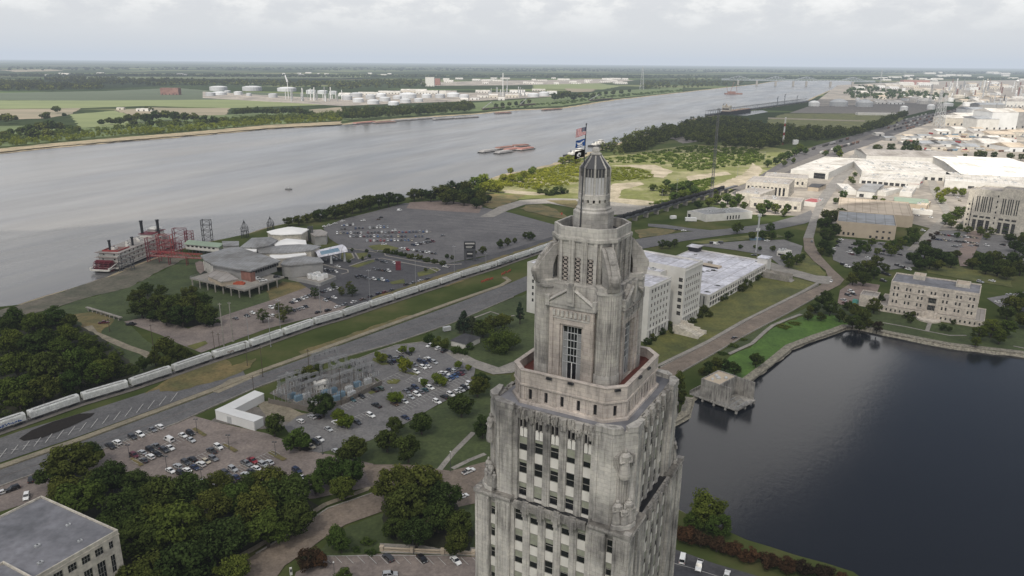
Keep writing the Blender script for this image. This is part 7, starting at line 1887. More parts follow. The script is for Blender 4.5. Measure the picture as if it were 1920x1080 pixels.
w = MB().use('wall_brick'); q0, q1 = R2(452, 506, 12.5), R2(471, 511, 12.5); k = (q1 - q0); kn = Vector((k.y, -k.x)).normalized() * .6
w.prism([q0, q1, q1 + kn, q0 + kn], 6, 12.2); q2 = q1 + (R2(526, 491, 13) - R2(471, 509, 13)) * .12; w.prism([q1 + kn, q2 + kn, q2, q1], 6, 12.2); w.build('brick_wall', ca)
w = MB().use('black_steel')
for i in range(12):
 p = R2(475, 509, 12.9).lerp(R2(524, 492, 12.9), i / 11); v = (R2(524, 492, 12.9) - R2(475, 509, 12.9)).normalized()
 nn = Vector((v.y, -v.x)) * -.2
 a = p - v * 1.0 - Vector((v.y, -v.x)) * 1.8; b = a + v * 1.5
 w.prism([a, b, b + Vector((v.y, -v.x)) * .35, a + Vector((v.y, -v.x)) * .35], 10.4, 12.2)
w.build('window', ca)
for i in range(7):
 p = R2(383 + i * 2.6, 497 + i * 1.6, 10); MB().use('wall_white').lathe([(.35, 6), (.35, 13)], 8).build('column', ca, (p.x, p.y, 0))
roofed([(389, 517), (414, 528), (447, 523), (425, 509.5), (402, 505)], 9.5, 6, 'wall_tan', 'warm_grey_roof', .04, 'service_roof')
p = MB().use('pink_lot'); p.prism([R2(x, y, 6.1) for x, y in [(366, 493), (374, 489), (383, 492), (386, 505), (376, 513), (369, 506)]], 5.6, 6.15); p.build('terrace', ca)
roofed([(450, 463), (472, 446), (507, 444), (522, 450), (505, 460), (481, 464)], 14.5, 4, 'wall_grey', 'metal_roof_grey', .06, rise=2.5)
roofed([(481, 466), (525, 459), (570, 457), (602, 461), (585, 469), (530, 474), (485, 474)], 12.5, 2, 'wall_cream', 'metal_roof_grey', .05, rise=1.6)
roofed([(416, 452), (448, 452), (448, 460), (418, 461)], 11, 3, 'wall_grey', 'metal_roof_grey', .05)
roofed([(450, 466), (481, 464), (481, 471), (451, 474)], 13.2, 6, 'wall_white', 'membrane', .04, 'skylight')
roofed([(513, 455), (537, 447), (573, 450), (575, 458), (540, 460), (516, 462)], 13.0, 4, 'wall_white', 'membrane', .05, rise=1.2)
roofed([(500, 434), (512, 432), (548, 425), (580, 429), (566, 438), (528, 440), (508, 439)], 11.5, 2, 'wall_cream', 'membrane', .05, 'tent_roof', rise=2.4)
roofed([(583, 431), (602, 430), (614, 435), (612, 441), (590, 443), (582, 438)], 8, 0, 'wall_grey', 'warm_grey_roof', .03)
roofed([(505, 478), (530, 474), (570, 471), (575, 477), (545, 482), (510, 485)], 11, 4, 'wall_cream', 'membrane', .05)
roofed([(526, 496), (531, 488), (546, 482), (572, 480), (600, 483), (607, 491), (585, 494), (545, 498)], 10.5, 1.5, 'wall_grey', 'metal_roof_grey', .05, rise=1.2)
w = MB().use('dark_steel'); p0, p1 = R2(578, 433, 10), R2(586, 432, 10)
for i in range(4): q = p0.lerp(p1, i / 3); w.box(q.x - .4, q.x + .4, q.y - .4, q.y + .4, 1, 14)
w.build('louvre_tower', ca)
mt = MB().use('white_roof')
A_, B_ = R2(590, 474, 9), R2(644, 462, 11); ax = (B_ - A_).normalized(); ay = Vector((-ax.y, ax.x)); L = (B_ - A_).length
prev = None
for i in range(9):
 s = L * i / 8; hw = 6.5 + 1.8 * i / 8; ring = []
 for j in range(9):
  a = PI * j / 8; q = A_ + ax * s + ay * (hw * math.cos(a)); ring.append((q.x, q.y, 6.6 + 2.0 * i / 8 + 3.6 * math.sin(a)))
 if prev:
  for j in range(8):
   mt.use('glass_blue' if (j in (5, 6) and 1 < i < 7) else 'white_roof').quad(prev[j], prev[j + 1], ring[j + 1], ring[j])
 prev = ring
mt.use('white_roof').quad(*prev)
mt.build('entrance_canopy', ca)
for s, hw in ((.93, 5), (.93, -5), (.45, 6), (.45, -6)):
 q = A_ + ax * L * s + ay * hw; MB().use('pale_steel').lathe([(1.0, 0), (.8, 8.2)], 10).build('column', ca, (q.x, q.y, 0))
w = MB().use('wall_grey')
pts = [R2(*p, 2.6) for p in [(541, 518), (600, 531), (630, 518), (592, 507), (550, 507)]]
for a, b in zip(pts, pts[1:] + pts[:1]):
 v = (b - a).normalized(); nn = Vector((-v.y, v.x)) * .2
 w.prism([a - nn, b - nn, b + nn, a + nn], 0, 2.7)
w.build('yard_wall', ca); MB().use('concrete').prism(pts, 0, 1.2).build('yard_floor', ca)
for i, (x, y) in enumerate([(583, 519), (591, 521), (600, 522.5), (608, 519), (595, 516)]):
 q = R2(x, y, 2); MB().use('white_steel').box(-2.3, 2.3, -1.8, 1.8, .1, 4.2).use('pale_steel').lathe([(1.2, 4.2), (1.2, 4.7)], 10).build('cooling_unit', ca, (q.x, q.y, 0), rz=.5)
q = G(441, 531, 6.6); tag(MB().use('orange_plastic').box(-6.5, 6.5, -1.4, 1.4, 0, 1.3).box(-4, -1, -1.3, 1.3, 1.3, 2.0).box(1, 5, -1.2, 1.2, 1.3, 1.8).build('crate_stack', None, (q.x, q.y, 6.02), rz=-.1), 'stack of orange red crates at the corner of the stilted deck', 'crates')
q = G(481, 522, 7); car('van', 'white', Vector((q.x, q.y, 0)), .6, False, 'on the stilted deck beside the pavilion', z=6.02)
q = G(493, 525, 7); car('pickup', 'white', Vector((q.x, q.y, 0)), .55, False, 'on the stilted deck near its edge', z=6.02)
q = G(519, 518, 7); car('suv', 'black', Vector((q.x, q.y, 0)), .2, False, 'at the inner end of the stilted deck', z=6.02)
# red gangway and gantries
def lattice(mb, a, b, w, n, r=.12, up=Vector((0, 0, 1)), h=None):
 """box truss from a to b"""
 a = Vector(a); b = Vector(b); d = (b - a).normalized(); x = d.cross(up).normalized(); y = x.cross(d); h = h or w
 cor = [x * (w / 2) + y * (h / 2), x * (w / 2) - y * (h / 2), -x * (w / 2) - y * (h / 2), -x * (w / 2) + y * (h / 2)]
 for c in cor: mb.bar(a + c, b + c, r)
 for i in range(n):
  p, q = a.lerp(b, i / n), a.lerp(b, (i + 1) / n)
  for k in range(4):
   c, e = cor[k], cor[(k + 1) % 4]
   mb.bar(p + c, p + e, r * .7); mb.bar(p + c, q + e, r * .7) if i % 2 else mb.bar(p + e, q + c, r * .7)
 return mb
ga_ = G(283, 474, 9); gb_ = G(378, 480, 7.5)
gw = thing('gangway', 'sloping red truss gangway from the boat to the pavilion deck', 'gangway', (ga_.x, ga_.y, 0))
m_ = MB().use('red_paint'); lattice(m_, (0, 0, 8.5), (gb_.x - ga_.x, gb_.y - ga_.y, 7.2), 3.2, 14, .16); m_.build('truss', gw)
MB().use('pink_deck').add([(0, -1.5, 7.2), (gb_.x - ga_.x, gb_.y - ga_.y - 1.5, 5.9), (gb_.x - ga_.x, gb_.y - ga_.y + 1.5, 5.9), (0, 1.5, 7.2)], [(0, 1, 2, 3)]).build('walkway', gw)
for t in (.35, .7):
 p = Vector((0, 0, 0)).lerp(Vector((gb_.x - ga_.x, gb_.y - ga_.y, 0)), t); MB().use('maroon_paint').bar((p.x, p.y - 1.4, -2), (p.x, p.y - 1.4, 7), .3, 6).bar((p.x, p.y + 1.4, -2), (p.x, p.y + 1.4, 7), .3, 6).build('support', gw)
def gantry(name, label, b, top, w, m_):
 P = G(*b); h = HT(b, top)
 mb = MB().use(m_)
 for s in (-w / 2, w / 2):
  mb.bar((s, 0, -3), (s, 0, h), .28, 6); mb.bar((s, 4, -3), (s, 4, h), .28, 6)
 n = 4
 for i in range(n + 1):
  z = h * i / n
  mb.bar((-w / 2, 0, z), (w / 2, 0, z), .16); mb.bar((-w / 2, 4, z), (w / 2, 4, z), .16); mb.bar((-w / 2, 0, z), (-w / 2, 4, z), .16); mb.bar((w / 2, 0, z), (w / 2, 4, z), .16)
  if i < n: mb.bar((-w / 2, 0, z), (w / 2, 0, h * (i + 1) / n), .13); mb.bar((w / 2, 4, z), (-w / 2, 4, h * (i + 1) / n), .13); mb.bar((-w / 2, 0, z), (-w / 2, 4, h * (i + 1) / n), .13)
 return tag(mb.build(name, None, P), label, 'gantry')
gantry('mooring_gantry', 'tall black mooring gantry behind the boat landing', (388, 452), 413, 7.5, 'black_steel')
gantry('mooring_gantry', 'red gantry frame over the boat gangway, taller one', (288, 492), 447, 9, 'maroon_paint')
gantry('mooring_gantry', 'red gantry frame over the boat gangway, nearer the bow', (338, 467), 429, 10, 'maroon_paint')
gantry('mooring_gantry', 'red lattice frame crossing the boat beside the funnels', (310, 481), 441, 11, 'red_paint')
gantry('mooring_gantry', 'low wide red frame under the gangway head', (322, 476), 453, 14, 'maroon_paint')
gantry('mooring_gantry', 'small red gantry frame at the end of the landing', (354, 456), 434, 6, 'maroon_paint')
gantry('mooring_gantry', 'low grey landing frame at the stern of the boat', (236, 508), 482, 9, 'dark_steel')
for b, top, lab in (((460, 446), 414, 'pointed black dolphin frame left of the white tent roof'), ((508, 433), 407, 'pointed black dolphin frame behind the white tent roof')):
 P = G(*b); h = HT(b, top); mb = MB().use('black_steel')
 for k in range(4):
  a = PI / 4 + k * PI / 2; c = Vector((3.2 * math.cos(a), 3.2 * math.sin(a), 0)); e = Vector((3.2 * math.cos(a + PI / 2), 3.2 * math.sin(a + PI / 2), 0))
  mb.bar(c + Vector((0, 0, -3)), c + Vector((0, 0, h * .62)), .3, 6); mb.bar(c + Vector((0, 0, h * .62)), (0, 0, h), .18)
  for z in (.15, .4, .62): mb.bar(c + Vector((0, 0, h * z)), e + Vector((0, 0, h * z)), .16)
  mb.bar(c + Vector((0, 0, h * .15)), e + Vector((0, 0, h * .62)), .12)
 mb.bar((0, 0, 0), (0, 0, h + 1), .2)
 tag(mb.build('dolphin_frame', None, P), lab, 'dolphin')
a, b, c = G(347, 456, 8), G(410, 462, 8), G(415, 449, 8)
ld = thing('landing_stage', 'green roofed landing stage between boat and pavilion', 'landing', (a.x, a.y, 0), math.atan2((b - a).y, (b - a).x))
Lu = (V2(b) - V2(a)).length
w = MB().use('wall_white'); wallcut(w, (0, 0), (Lu, 0), 3.4, 7.4, [(1.5 + i * Lu / 8, 4.0 + i * Lu / 8, 5.2, 6.6) for i in range(7)], .2, ld, 'plain')
w.box(0, Lu, .2, 10, 3.0, 3.4); w.build('wall', ld)
r = MB().use('green_roof').add([(-1, -1, 7.4), (Lu + 1, -1, 7.4), (Lu + 1, 5, 9.6), (-1, 5, 9.6), (Lu + 1, 11, 7.4), (-1, 11, 7.4)], [(0, 1, 2, 3), (3, 2, 4, 5), (0, 3, 5), (1, 4, 2), (0, 5, 4, 1)]); r.build('roof', ld)
for i in range(9):
 for y in (1, 9): MB().use('dark_steel').bar((0, 0, -3), (0, 0, 3.4), .3, 6).build('pile', ld, (2 + i * (Lu - 4) / 8, y, 0))
# paddle wheel riverboat
S_, Bw = G(196, 505), G(335, 447)
ax = (V2(Bw) - V2(S_)); BL_ = ax.length; ang = math.atan2(ax.y, ax.x)
rb = thing('riverboat', 'white three-deck paddle wheel riverboat with red stern wheel and black funnels', 'boat', (S_.x, S_.y, RW), ang)
L = min(BL_, 92); W2 = 9.5
h = MB().use('hull_black'); hullp = [(2, -W2), (L - 16, -W2), (L - 5, -W2 * .6), (L, 0), (L - 5, W2 * .6), (L - 16, W2), (2, W2)]
h.prism(hullp, -.5, 1.6, bottom=True); h.use('wall_white').prism(hullp, 1.6, 2.4, bottom=True); h.use('warm_grey_roof').prism([(x, y * 1.02) for x, y in hullp], 2.4, 2.65, bottom=True); h.build('hull', rb)
dz = 3.4
for k in range(3):
 z = 2.65 + k * dz; x0, x1 = 6 + k * .6, L - 16 - k * 5; wy = W2 - .9 - k * .35
 w = MB().use('wall_white')
 nwin = int((x1 - x0) / 5.2)
 def sidewin(LL, n=nwin): return [(LL * (i + .5) / n - .8, LL * (i + .5) / n + .8, z + 1.0, z + 2.3, 'plain') for i in range(n)]
 wallcut(w, (x0, -wy), (x1, -wy), z, z + dz - .3, sidewin(x1 - x0), .15, rb); wallcut(w, (x1, -wy), (x1, wy), z, z + dz - .3); wallcut(w, (x1, wy), (x0, wy), z, z + dz - .3)
 wallcut(w, (x0, wy), (x0, -wy), z, z + dz - .3, [(3, 4.4, z + 1.0, z + 2.2, 'plain'), (2 * wy - 4.4, 2 * wy - 3, z + 1.0, z + 2.2, 'plain')] if k else (), .15, rb)
 w.build('deckhouse', rb)
 dd = MB().use('wall_white').prism([(x0 - 2.2, -W2 - .1), (x1 + 4, -W2 - .1), (x1 + 9, -4), (x1 + 9, 4), (x1 + 4, W2 + .1), (x0 - 2.2, W2 + .1)], z + dz - .32, z + dz - .1, bottom=True)
 dd.use('maroon_paint').prism([(x0 - 2.3, -W2 - .2), (x1 + 4, -W2 - .2), (x1 + 9.1, -4), (x1 + 9.1, 4), (x1 + 4, W2 + .2), (x0 - 2.3, W2 + .2)], z + dz - .22, z + dz - .08, top=False)
 dd.use('warm_grey_roof').prism([(x0 - 2.2, -W2 - .1), (x1 + 4, -W2 - .1), (x1 + 9, -4), (x1 + 9, 4), (x1 + 4, W2 + .1), (x0 - 2.2, W2 + .1)], z + dz - .1, z + dz, bottom=True); dd.build('deck', rb)
 rl = MB().use('wall_white')
 for y in (-W2, W2):
  rl.bar((x0 - 2, y, z + 1.0), (x1 + 4, y, z + 1.0), .06)
  for i in range(int((x1 - x0) / 3)): rl.bar((x0 + i * 3, y, z), (x0 + i * 3, y, z + dz - .3), .07)
 rl.build('railing', rb)
zt = 2.65 + 3 * dz
w = MB().use('barge_rust').box(9.5, 24, -5.8, 5.8, zt, zt + .12); w.use('warm_grey_roof').box(30, L - 34, -7, 7, zt, zt + .15); w.use('red_paint').box(9, 9.4, -6, 6, zt, zt + 1.2).box(9, 24, -6.2, -5.9, zt, zt + 1.0).box(9, 24, 5.9, 6.2, zt, zt + 1.0); w.build('top_deck', rb)
for x, y, s in ((16, 1, 2.2), (27, -3, 1.8), (36, 3, 1.6), (44, -2, 1.8), (50, 3, 1.5)): MB().use('wall_white').box(-s, s, -s * .7, s * .7, 0, s).use('dark_steel').lathe([(s * .4, s), (s * .4, s + .3)], 8).build('vent_house', rb, (x, y, zt))
for x, y, hh, r_ in ((14, 3, 7.6, .85), (30, -5, 6.8, .85), (58, 4, 13.5, 1.1), (66, -5, 13, 1.1)):
 f = MB().use('black_steel').lathe([(r_, 0), (r_, hh - 1.2), (r_ * 1.3, hh - 1.0), (r_ * 1.3, hh)], 14); f.use('black_steel').lathe([(r_ * 1.1, hh - 2.4), (r_ * 1.15, hh - 2.1)], 14); f.build('funnel', rb, (x, y, zt))
w = MB().use('wall_white').box(56, 74, -5, 5, zt, zt + 2.8); w.use('maroon_paint').box(55, 75, -6, 6, zt + 2.8, zt + 3.1); w.use('wall_white').box(64, 72, -3.2, 3.2, zt + 3.1, zt + 5.4); w.use('wall_white').prism([(62.5, -4.4), (73.5, -4.4), (73.5, 4.4), (62.5, 4.4)], zt + 5.4, zt + 6.3, taper=.5); w.build('pilot_house', rb)
pwl = MB().use('maroon_paint')
for i in range(16):
 a = 2 * PI * i / 16; c, s_ = math.cos(a), math.sin(a)
 pwl.add([(c * 4.2, -6, s_ * 4.2), (c * 4.2, 6, s_ * 4.2), (c * 2.7, 6, s_ * 2.7), (c * 2.7, -6, s_ * 2.7), (c * 4.2 - s_ * .25, -6, s_ * 4.2 + c * .25), (c * 4.2 - s_ * .25, 6, s_ * 4.2 + c * .25), (c * 2.7 - s_ * .25, 6, s_ * 2.7 + c * .25), (c * 2.7 - s_ * .25, -6, s_ * 2.7 + c * .25)], [(0, 1, 2, 3), (7, 6, 5, 4), (0, 4, 5, 1), (2, 6, 7, 3), (1, 5, 6, 2), (0, 3, 7, 4)])
 b_ = a + 2 * PI / 16
 for y in (-6.1, -2, 2, 6.1):
  pwl.bar((c * 4.1, y, s_ * 4.1), (math.cos(b_) * 4.1, y, math.sin(b_) * 4.1), .18); pwl.bar((c * .4, y, s_ * .4), (c * 4.1, y, s_ * 4.1), .13)
pwl.build('paddle_wheel', rb, (0.5, 0, 4.2))
fr = MB().use('wall_white')
for y in (-7.2, 7.2): fr.bar((6, y, 5.6), (-4.5, y, 3.4), .35); fr.bar((6, y, 2.4), (-4.5, y, 2.6), .3); fr.box(-5.5, -4.3, y - .5, y + .5, 2, 4)
fr.bar((-4.9, -7.2, 2.4), (-4.9, 7.2, 2.4), .3); fr.box(-5.6, -3.5, -7, 7, 1.6, 2.0); fr.build('wheel_frame', rb)
# poles, lamps, signs
def pole(b, top, label, m_='grey_steel', r=.18, head='lamp', cat='light pole', name='light_pole', group=None):
 P = G(*b); h = HT(b, top); o = MB().use(m_).bar((0, 0, 0), (0, 0, h), r, 7, r * .6).lathe([(r * 2.2, 0), (r * 2, .5)], 8)
 if head == 'lamp':
  for k in range(4): a = k * PI / 2 + .4; o.bar((0, 0, h - .2), (1.1 * math.cos(a), 1.1 * math.sin(a), h), .06)
  t = empty(name, P); p = o.build('post', t)
  l = MB().use('pale_steel')
  for k in range(4): a = k * PI / 2 + .4; l.box(1.1 * math.cos(a) - .22, 1.1 * math.cos(a) + .22, 1.1 * math.sin(a) - .22, 1.1 * math.sin(a) + .22, h - .08, h + .1)
  l.build('lamp_head', t)
  return tag(t, label, cat, group)
 if head == 'arm': o.box(-.9, .9, -.06, .06, h - .9, h - .7); o.use('pale_steel'); [o.lathe([(.08, h - .7), (.1, h - .4)], 6, (x, 0, 0)) for x in (-.8, 0, .8)]
 return tag(o.build(name, None, P), label, cat, group)
for b, t, l in (((602, 598), 535, 'tall grey light pole left of the walled yard, in front of the parked cars'), ((694, 572), 507, 'tall grey light pole at the lower edge of the dark casino lot'), ((780, 542), 483, 'tall grey light pole beside the grass island of the casino lot'), ((852, 517), 462, 'tall grey light pole left of the big sign'), ((911, 493), 475, 'shorter light pole right of the big sign'), ((526, 620), 563, 'light pole above the train, right one of the riverside strip'), ((508, 650), 597, 'light pole just above the train beside the strip lot'), ((468, 653), 593, 'light pole rising behind the train near the bushy trees'), ((1268, 372), 336, 'white pole on the sunlit wasteland'), ((1240, 392), 355, 'slim pole beside the sandy track'), ((1382, 332), 308, 'slim pole at the end of the sandy track'), ((1432, 312), 285, 'slim pole among the sunlit trees')):
 pole(b, t, l)
for b, t, l in (((421, 657), 568, 'left of two tall concrete utility poles above the train'), ((437, 640), 566, 'right of two tall concrete utility poles above the train')): pole(b, t, l, 'concrete', .38, 'arm', 'utility pole', 'utility_pole')
for b, t, l in (((403, 662), 620, 'dark wooden pole left of the two tall concrete poles'), ((413, 664), 624, 'shorter dark wooden pole beside the concrete poles'), ((287, 647), 608, 'dark wooden pole beside the river side lot'), ((464, 686), 640, 'dark wooden pole in front of the train'), ((206, 622), 597, 'pole in the meadow by the dirt path'), ((493, 707), 650, 'thin pole on the dry grass in front of the train'), ((580, 700), 655, 'utility pole beside the long road near the substation'), ((477, 745), 705, 'utility pole on the road verge above the white shed'), ((640, 760), 690, 'tall pole at the corner of the substation')): pole(b, t, l, 'wood_pole', .17, 'arm', 'utility pole', 'utility_pole')
for i, (b, t) in enumerate((((370, 812), 786), ((430, 842), 816), ((517, 855), 829), ((313, 880), 866), ((379, 905), 890), ((243, 858), 841), ((605, 852), 840))):
 P = G(*b); h = max(5.5, HT(b, t)); tt = empty('street_lamp', P)
 MB().use('dark_steel').bar((0, 0, 0), (0, 0, h), .11, 7, .08).lathe([(.35, 0), (.35, .5)], 8).build('post', tt); MB().use('dark_steel').box(-.9, -.2, -.3, .3, h - .05, h + .22).box(.2, .9, -.3, .3, h - .05, h + .22).build('lamp_head', tt)
 later(tt, 'dark double headed lamp post', 'in the brown parking lot', 'lamp post', 'lamp posts of the brown lot')
for i, (b, t) in enumerate((((787, 684), 674), ((735, 745), 728), ((868, 690), 680), ((775, 1040), 1006), ((845, 885), 848), ((627, 1079), 1060))):
 P = G(*b); h = max(4.5, HT(b, t)); tt = empty('street_lamp', P)
 MB().use('dark_steel').bar((0, 0, 0), (0, 0, h), .09, 7, .06).build('post', tt); MB().use('lamp_clear').lathe([(.1, h), (.28, h + .25), (.1, h + .55)], 8).build('lamp_head', tt)
 later(tt, 'small globe lamp post', 'around the tower grounds', 'lamp post', 'globe lamp posts')
P = G(546, 1078); tag(MB().use('wall_white').box(-.35, .35, -.25, .25, 0, 2.6).use('dark_steel').box(-.3, .3, -.27, -.24, 1.2, 2.2).build('ticket_machine', None, P, rz=.5), 'white pillar sign at the entrance of the plaza', 'sign')
P = G(881, 490); hs_ = HT((881, 490), 452)
sg_ = thing('pylon_sign', 'big dark pylon sign with screens beside the casino drive', 'sign', P, .05)
w = MB().use('dark_steel')
for x in (-3.6, 3.6): w.box(x - .9, x + .9, -.8, .8, 0, hs_ * .95)
w.box(-4.5, 4.5, -.9, .9, hs_ * .52, hs_ * .62); w.build('frame', sg_)
w = MB().use('black_steel').box(-4.3, 4.3, -1.0, 1.0, hs_ * .64, hs_ * .98); w.use('boxcar_pale').box(-3.7, 3.7, -1.06, -1.0, hs_ * .86, hs_ * .93).box(-3.0, 2.6, -1.06, -1.0, hs_ * .74, hs_ * .77).box(-3.0, 1.6, -1.06, -1.0, hs_ * .68, hs_ * .71); w.build('sign_board', sg_)
w = MB().use('black_steel').box(-2.6, 2.6, -.7, .7, hs_ * .2, hs_ * .5); w.use('boxcar_pale').box(-2.0, 2.0, -.76, -.7, hs_ * .36, hs_ * .42); w.build('screen', sg_)
P = G(747, 508); tag(MB().use('maroon_paint').box(-1.9, 1.9, -.25, .25, 0, 7.5).use('dark_steel').box(-2.1, 2.1, -.3, .3, 0, .7).build('banner', None, P, rz=.1), 'upright dark red banner panel in the casino lot', 'banner')
for (a, b, lab) in (((872, 512), (897, 505), 'orange mesh barrier behind the train'), ((902, 530), (925, 523), 'orange mesh barrier in front of the train'), ((940, 516), (958, 508), 'orange mesh barrier right of the nearer one')):
 A, B_ = V2(G(*a)), V2(G(*b)); v = (B_ - A); mb = MB().use('orange_plastic')
 n = max(6, int(v.length / 2.5)); nn = Vector((-v.y, v.x)).normalized()
 for i in range(n):
  p, q = A + v * i / n, A + v * (i + .93) / n; o = nn * R.uniform(-.5, .5)
  mb.prism([p + o, q + o, q + o + nn * .12, p + o + nn * .12], .15, 1.5 + R.uniform(-.15, .15)); mb.box(p.x + o.x - .07, p.x + o.x + .07, p.y + o.y - .07, p.y + o.y + .07, 0, 1.7)
 tag(mb.build('barrier', None), lab, 'barrier')
P = G(1053, 405); tag(MB().use('orange_plastic').box(-.9, .9, -.1, .1, 1.4, 3.6).use('dark_steel').bar((0, 0, 0), (0, 0, 1.5), .08).build('road_sign', None, P), 'small orange road work sign on the ramp', 'sign')
def mast(b, top, label, w0, w1, m_, cat='mast', name='lattice_mast', n=14, r=.12, bands=None):
 P = G(*b); h = HT(b, top); mb = MB().use(m_)
 cor = lambda z: [(sx * (w0 + (w1 - w0) * z / h) / 2, sy * (w0 + (w1 - w0) * z / h) / 2, z) for sx, sy in ((1, 1), (-1, 1), (-1, -1), (1, -1))]
 for i in range(n):
  if bands: mb.use(bands[i % len(bands)])
  A, B_ = cor(h * i / n), cor(h * (i + 1) / n)
  for k in range(4):
   mb.bar(A[k], B_[k], r); mb.bar(A[k], B_[(k + 1) % 4], r * .6); mb.bar(B_[k], B_[(k + 1) % 4], r * .6)
 return tag(mb.build(name, None, P), label, cat)
mast((1333, 377), 203, 'very tall thin dark lattice mast right of the lantern', 2.6, 1.8, 'dark_steel', n=34, r=.16)
mast((1467.7, 271), 220, 'red and white banded mast over the dark wood', 2.2, 1.4, 'white_steel', n=9, r=.3, bands=('red_paint', 'white_steel', 'white_steel'))
P = G(1417, 474); h = HT((1417, 474), 401)
cm = thing('communications_mast', 'grey communications mast with antenna panels behind the parking deck', 'mast', P)
MB().use('pale_steel').bar((0, 0, 0), (0, 0, h), .55, 10, .35).build('pole', cm)
for z, n in ((h * .97, 6), (h * .60, 6)):
 for k in range(n): a = 2 * PI * k / n; MB().use('white_steel').box(-.22, .22, -.16, .16, -1.1, 1.1).bar((0, 0, 0), (-1.1 * math.cos(a), -1.1 * math.sin(a), 0), .07).build('antenna', cm, (1.3 * math.cos(a), 1.3 * math.sin(a), z))
w = MB().use('pale_steel').box(-.7, -.2, -.1, .1, h * .62, h * .95).box(.2, .7, -.1, .1, h * .62, h * .95); w.build('cable_tray', cm)
tag(MB().use('glass_blue').box(-6, 6, -2, 2, 0, 2.4).build('blue_tarpaulin', None, G(1419, 450)), 'low bright blue cover behind the communications mast', 'cover')
tag(MB().use('white_steel').box(-5, 5, -2.4, 2.4, .2, 9).box(-1, 1, -2.5, -2.3, 9, 10).build('silo_house', None, G(1491, 271)), 'white block house at the foot of the banded mast', 'building')
# substation
SB = [(512, 745), (540, 722), (640, 690), (700, 706), (712, 718), (650, 750), (592, 770)]
sw = [(505, 757), (560, 768), (590, 775), (650, 756), (716, 722)]
pts = [V2(G(*p)) for p in sw]; wl = MB().use('wall_brick' if False else 'wall_grey')
flat('substation_wall', (.13, .115, .10), .9)
wl = MB().use('substation_wall')
for a, b in zip(pts[:-1], pts[1:]):
 v = (b - a).normalized(); nn = Vector((-v.y, v.x)) * .18; wl.prism([a - nn, b - nn, b + nn, a + nn], 0, 2.5)
 k = 0
 while k < (b - a).length: q = a + v * k; wl.box(q.x - .3, q.x + .3, q.y - .3, q.y + .3, 0, 2.8); k += 5
tag(wl.build('boundary_wall', None), 'low brown wall around the substation yard', 'wall')
P = G(602, 728); sb = thing('control_hut', 'tiny white control hut with pitched roof inside the substation', 'hut', P, .5)
w = MB().use('wall_white'); wallcut(w, (-3, -2), (3, -2), 0, 3, [(1.2, 1.9, 1, 2.2), (4, 4.8, 1, 2.2)], .12, sb); wallcut(w, (3, -2), (3, 2), 0, 3); wallcut(w, (3, 2), (-3, 2), 0, 3); wallcut(w, (-3, 2), (-3, -2), 0, 3, [(1.5, 2.5, .1, 2.2)], .12, sb); w.build('wall', sb)
MB().use('wall_white').add([(-3.4, -2.4, 3), (3.4, -2.4, 3), (3.4, 0, 4.4), (-3.4, 0, 4.4), (3.4, 2.4, 3), (-3.4, 2.4, 3)], [(0, 1, 2, 3), (3, 2, 4, 5), (0, 3, 5), (1, 4, 2), (0, 5, 4, 1)]).build('roof', sb)
def portal(x, y, label, w, h, ang):
 P = G(x, y); mb = MB().use('grey_steel')
 for s in (-w / 2, w / 2): lattice(mb, (s, 0, 0), (s, 0, h), .9, 8, .07, Vector((0, 1, 0)))
 lattice(mb, (-w / 2, 0, h - .5), (w / 2, 0, h - .5), .9, 9, .07)
 lattice(mb, (-w / 2, 0, h * .62), (w / 2, 0, h * .62), .7, 9, .05)
 mb.use('dark_steel')
 for i in range(5):
  xx = -w / 2 + w * (i + .5) / 5; mb.lathe([(.05, h - 2.4), (.16, h - 2.2), (.1, h - 1.9), (.16, h - 1.6), (.05, h - 1.0)], 6, (xx, 0, 0))
 return later(tag(mb.build('busbar_frame', None, P, rz=ang)) if False else mb.build('busbar_frame', None, P, rz=ang), 'grey steel busbar frame', label, 'substation frame', 'busbar frames of the substation')
sa = math.atan2((V2(G(640, 690)) - V2(G(540, 722))).y, (V2(G(640, 690)) - V2(G(540, 722))).x)
for x, y, w, h in ((545, 737, 11, 10), (562, 746, 11, 11), (580, 735, 10, 9), (628, 718, 14, 13), (612, 706, 14, 14), (650, 722, 13, 12), (668, 712, 12, 10), (640, 736, 12, 10), (685, 715, 10, 9), (596, 745, 11, 10)):
 portal(x, y, 'in the substation yard', w, h, sa)
 portal(x + 3, y - 6, 'in the substation yard', w * .8, h * .8, sa + PI / 2) if x in (545, 628, 668) else None
for x, y in ((560, 752), (575, 748), (592, 757), (610, 742), (625, 738), (640, 745), (655, 735), (670, 726), (548, 748), (690, 720), (660, 744), (632, 752)):
 P = G(x, y); t = empty('transformer', P, sa)
 MB().use('pale_steel' if R.random() < .6 else 'glass_blue').box(-1.6, 1.6, -1.0, 1.0, .4, 3.0).box(-1.9, -1.6, -.8, .8, .8, 2.7).box(1.6, 1.9, -.8, .8, .8, 2.7).use('concrete').box(-2.1, 2.1, -1.4, 1.4, 0, .4).build('casing', t)
 b_ = MB().use('wall_grey'); [b_.lathe([(.12, 3.0), (.2, 3.3), (.1, 3.6), (.2, 3.9), (.06, 4.4)], 7, (q, 0, 0)) for q in (-1, 0, 1)]; b_.build('bushing', t)
 later(t, 'boxy grey transformer', 'in the substation yard', 'transformer', 'transformers of the substation')
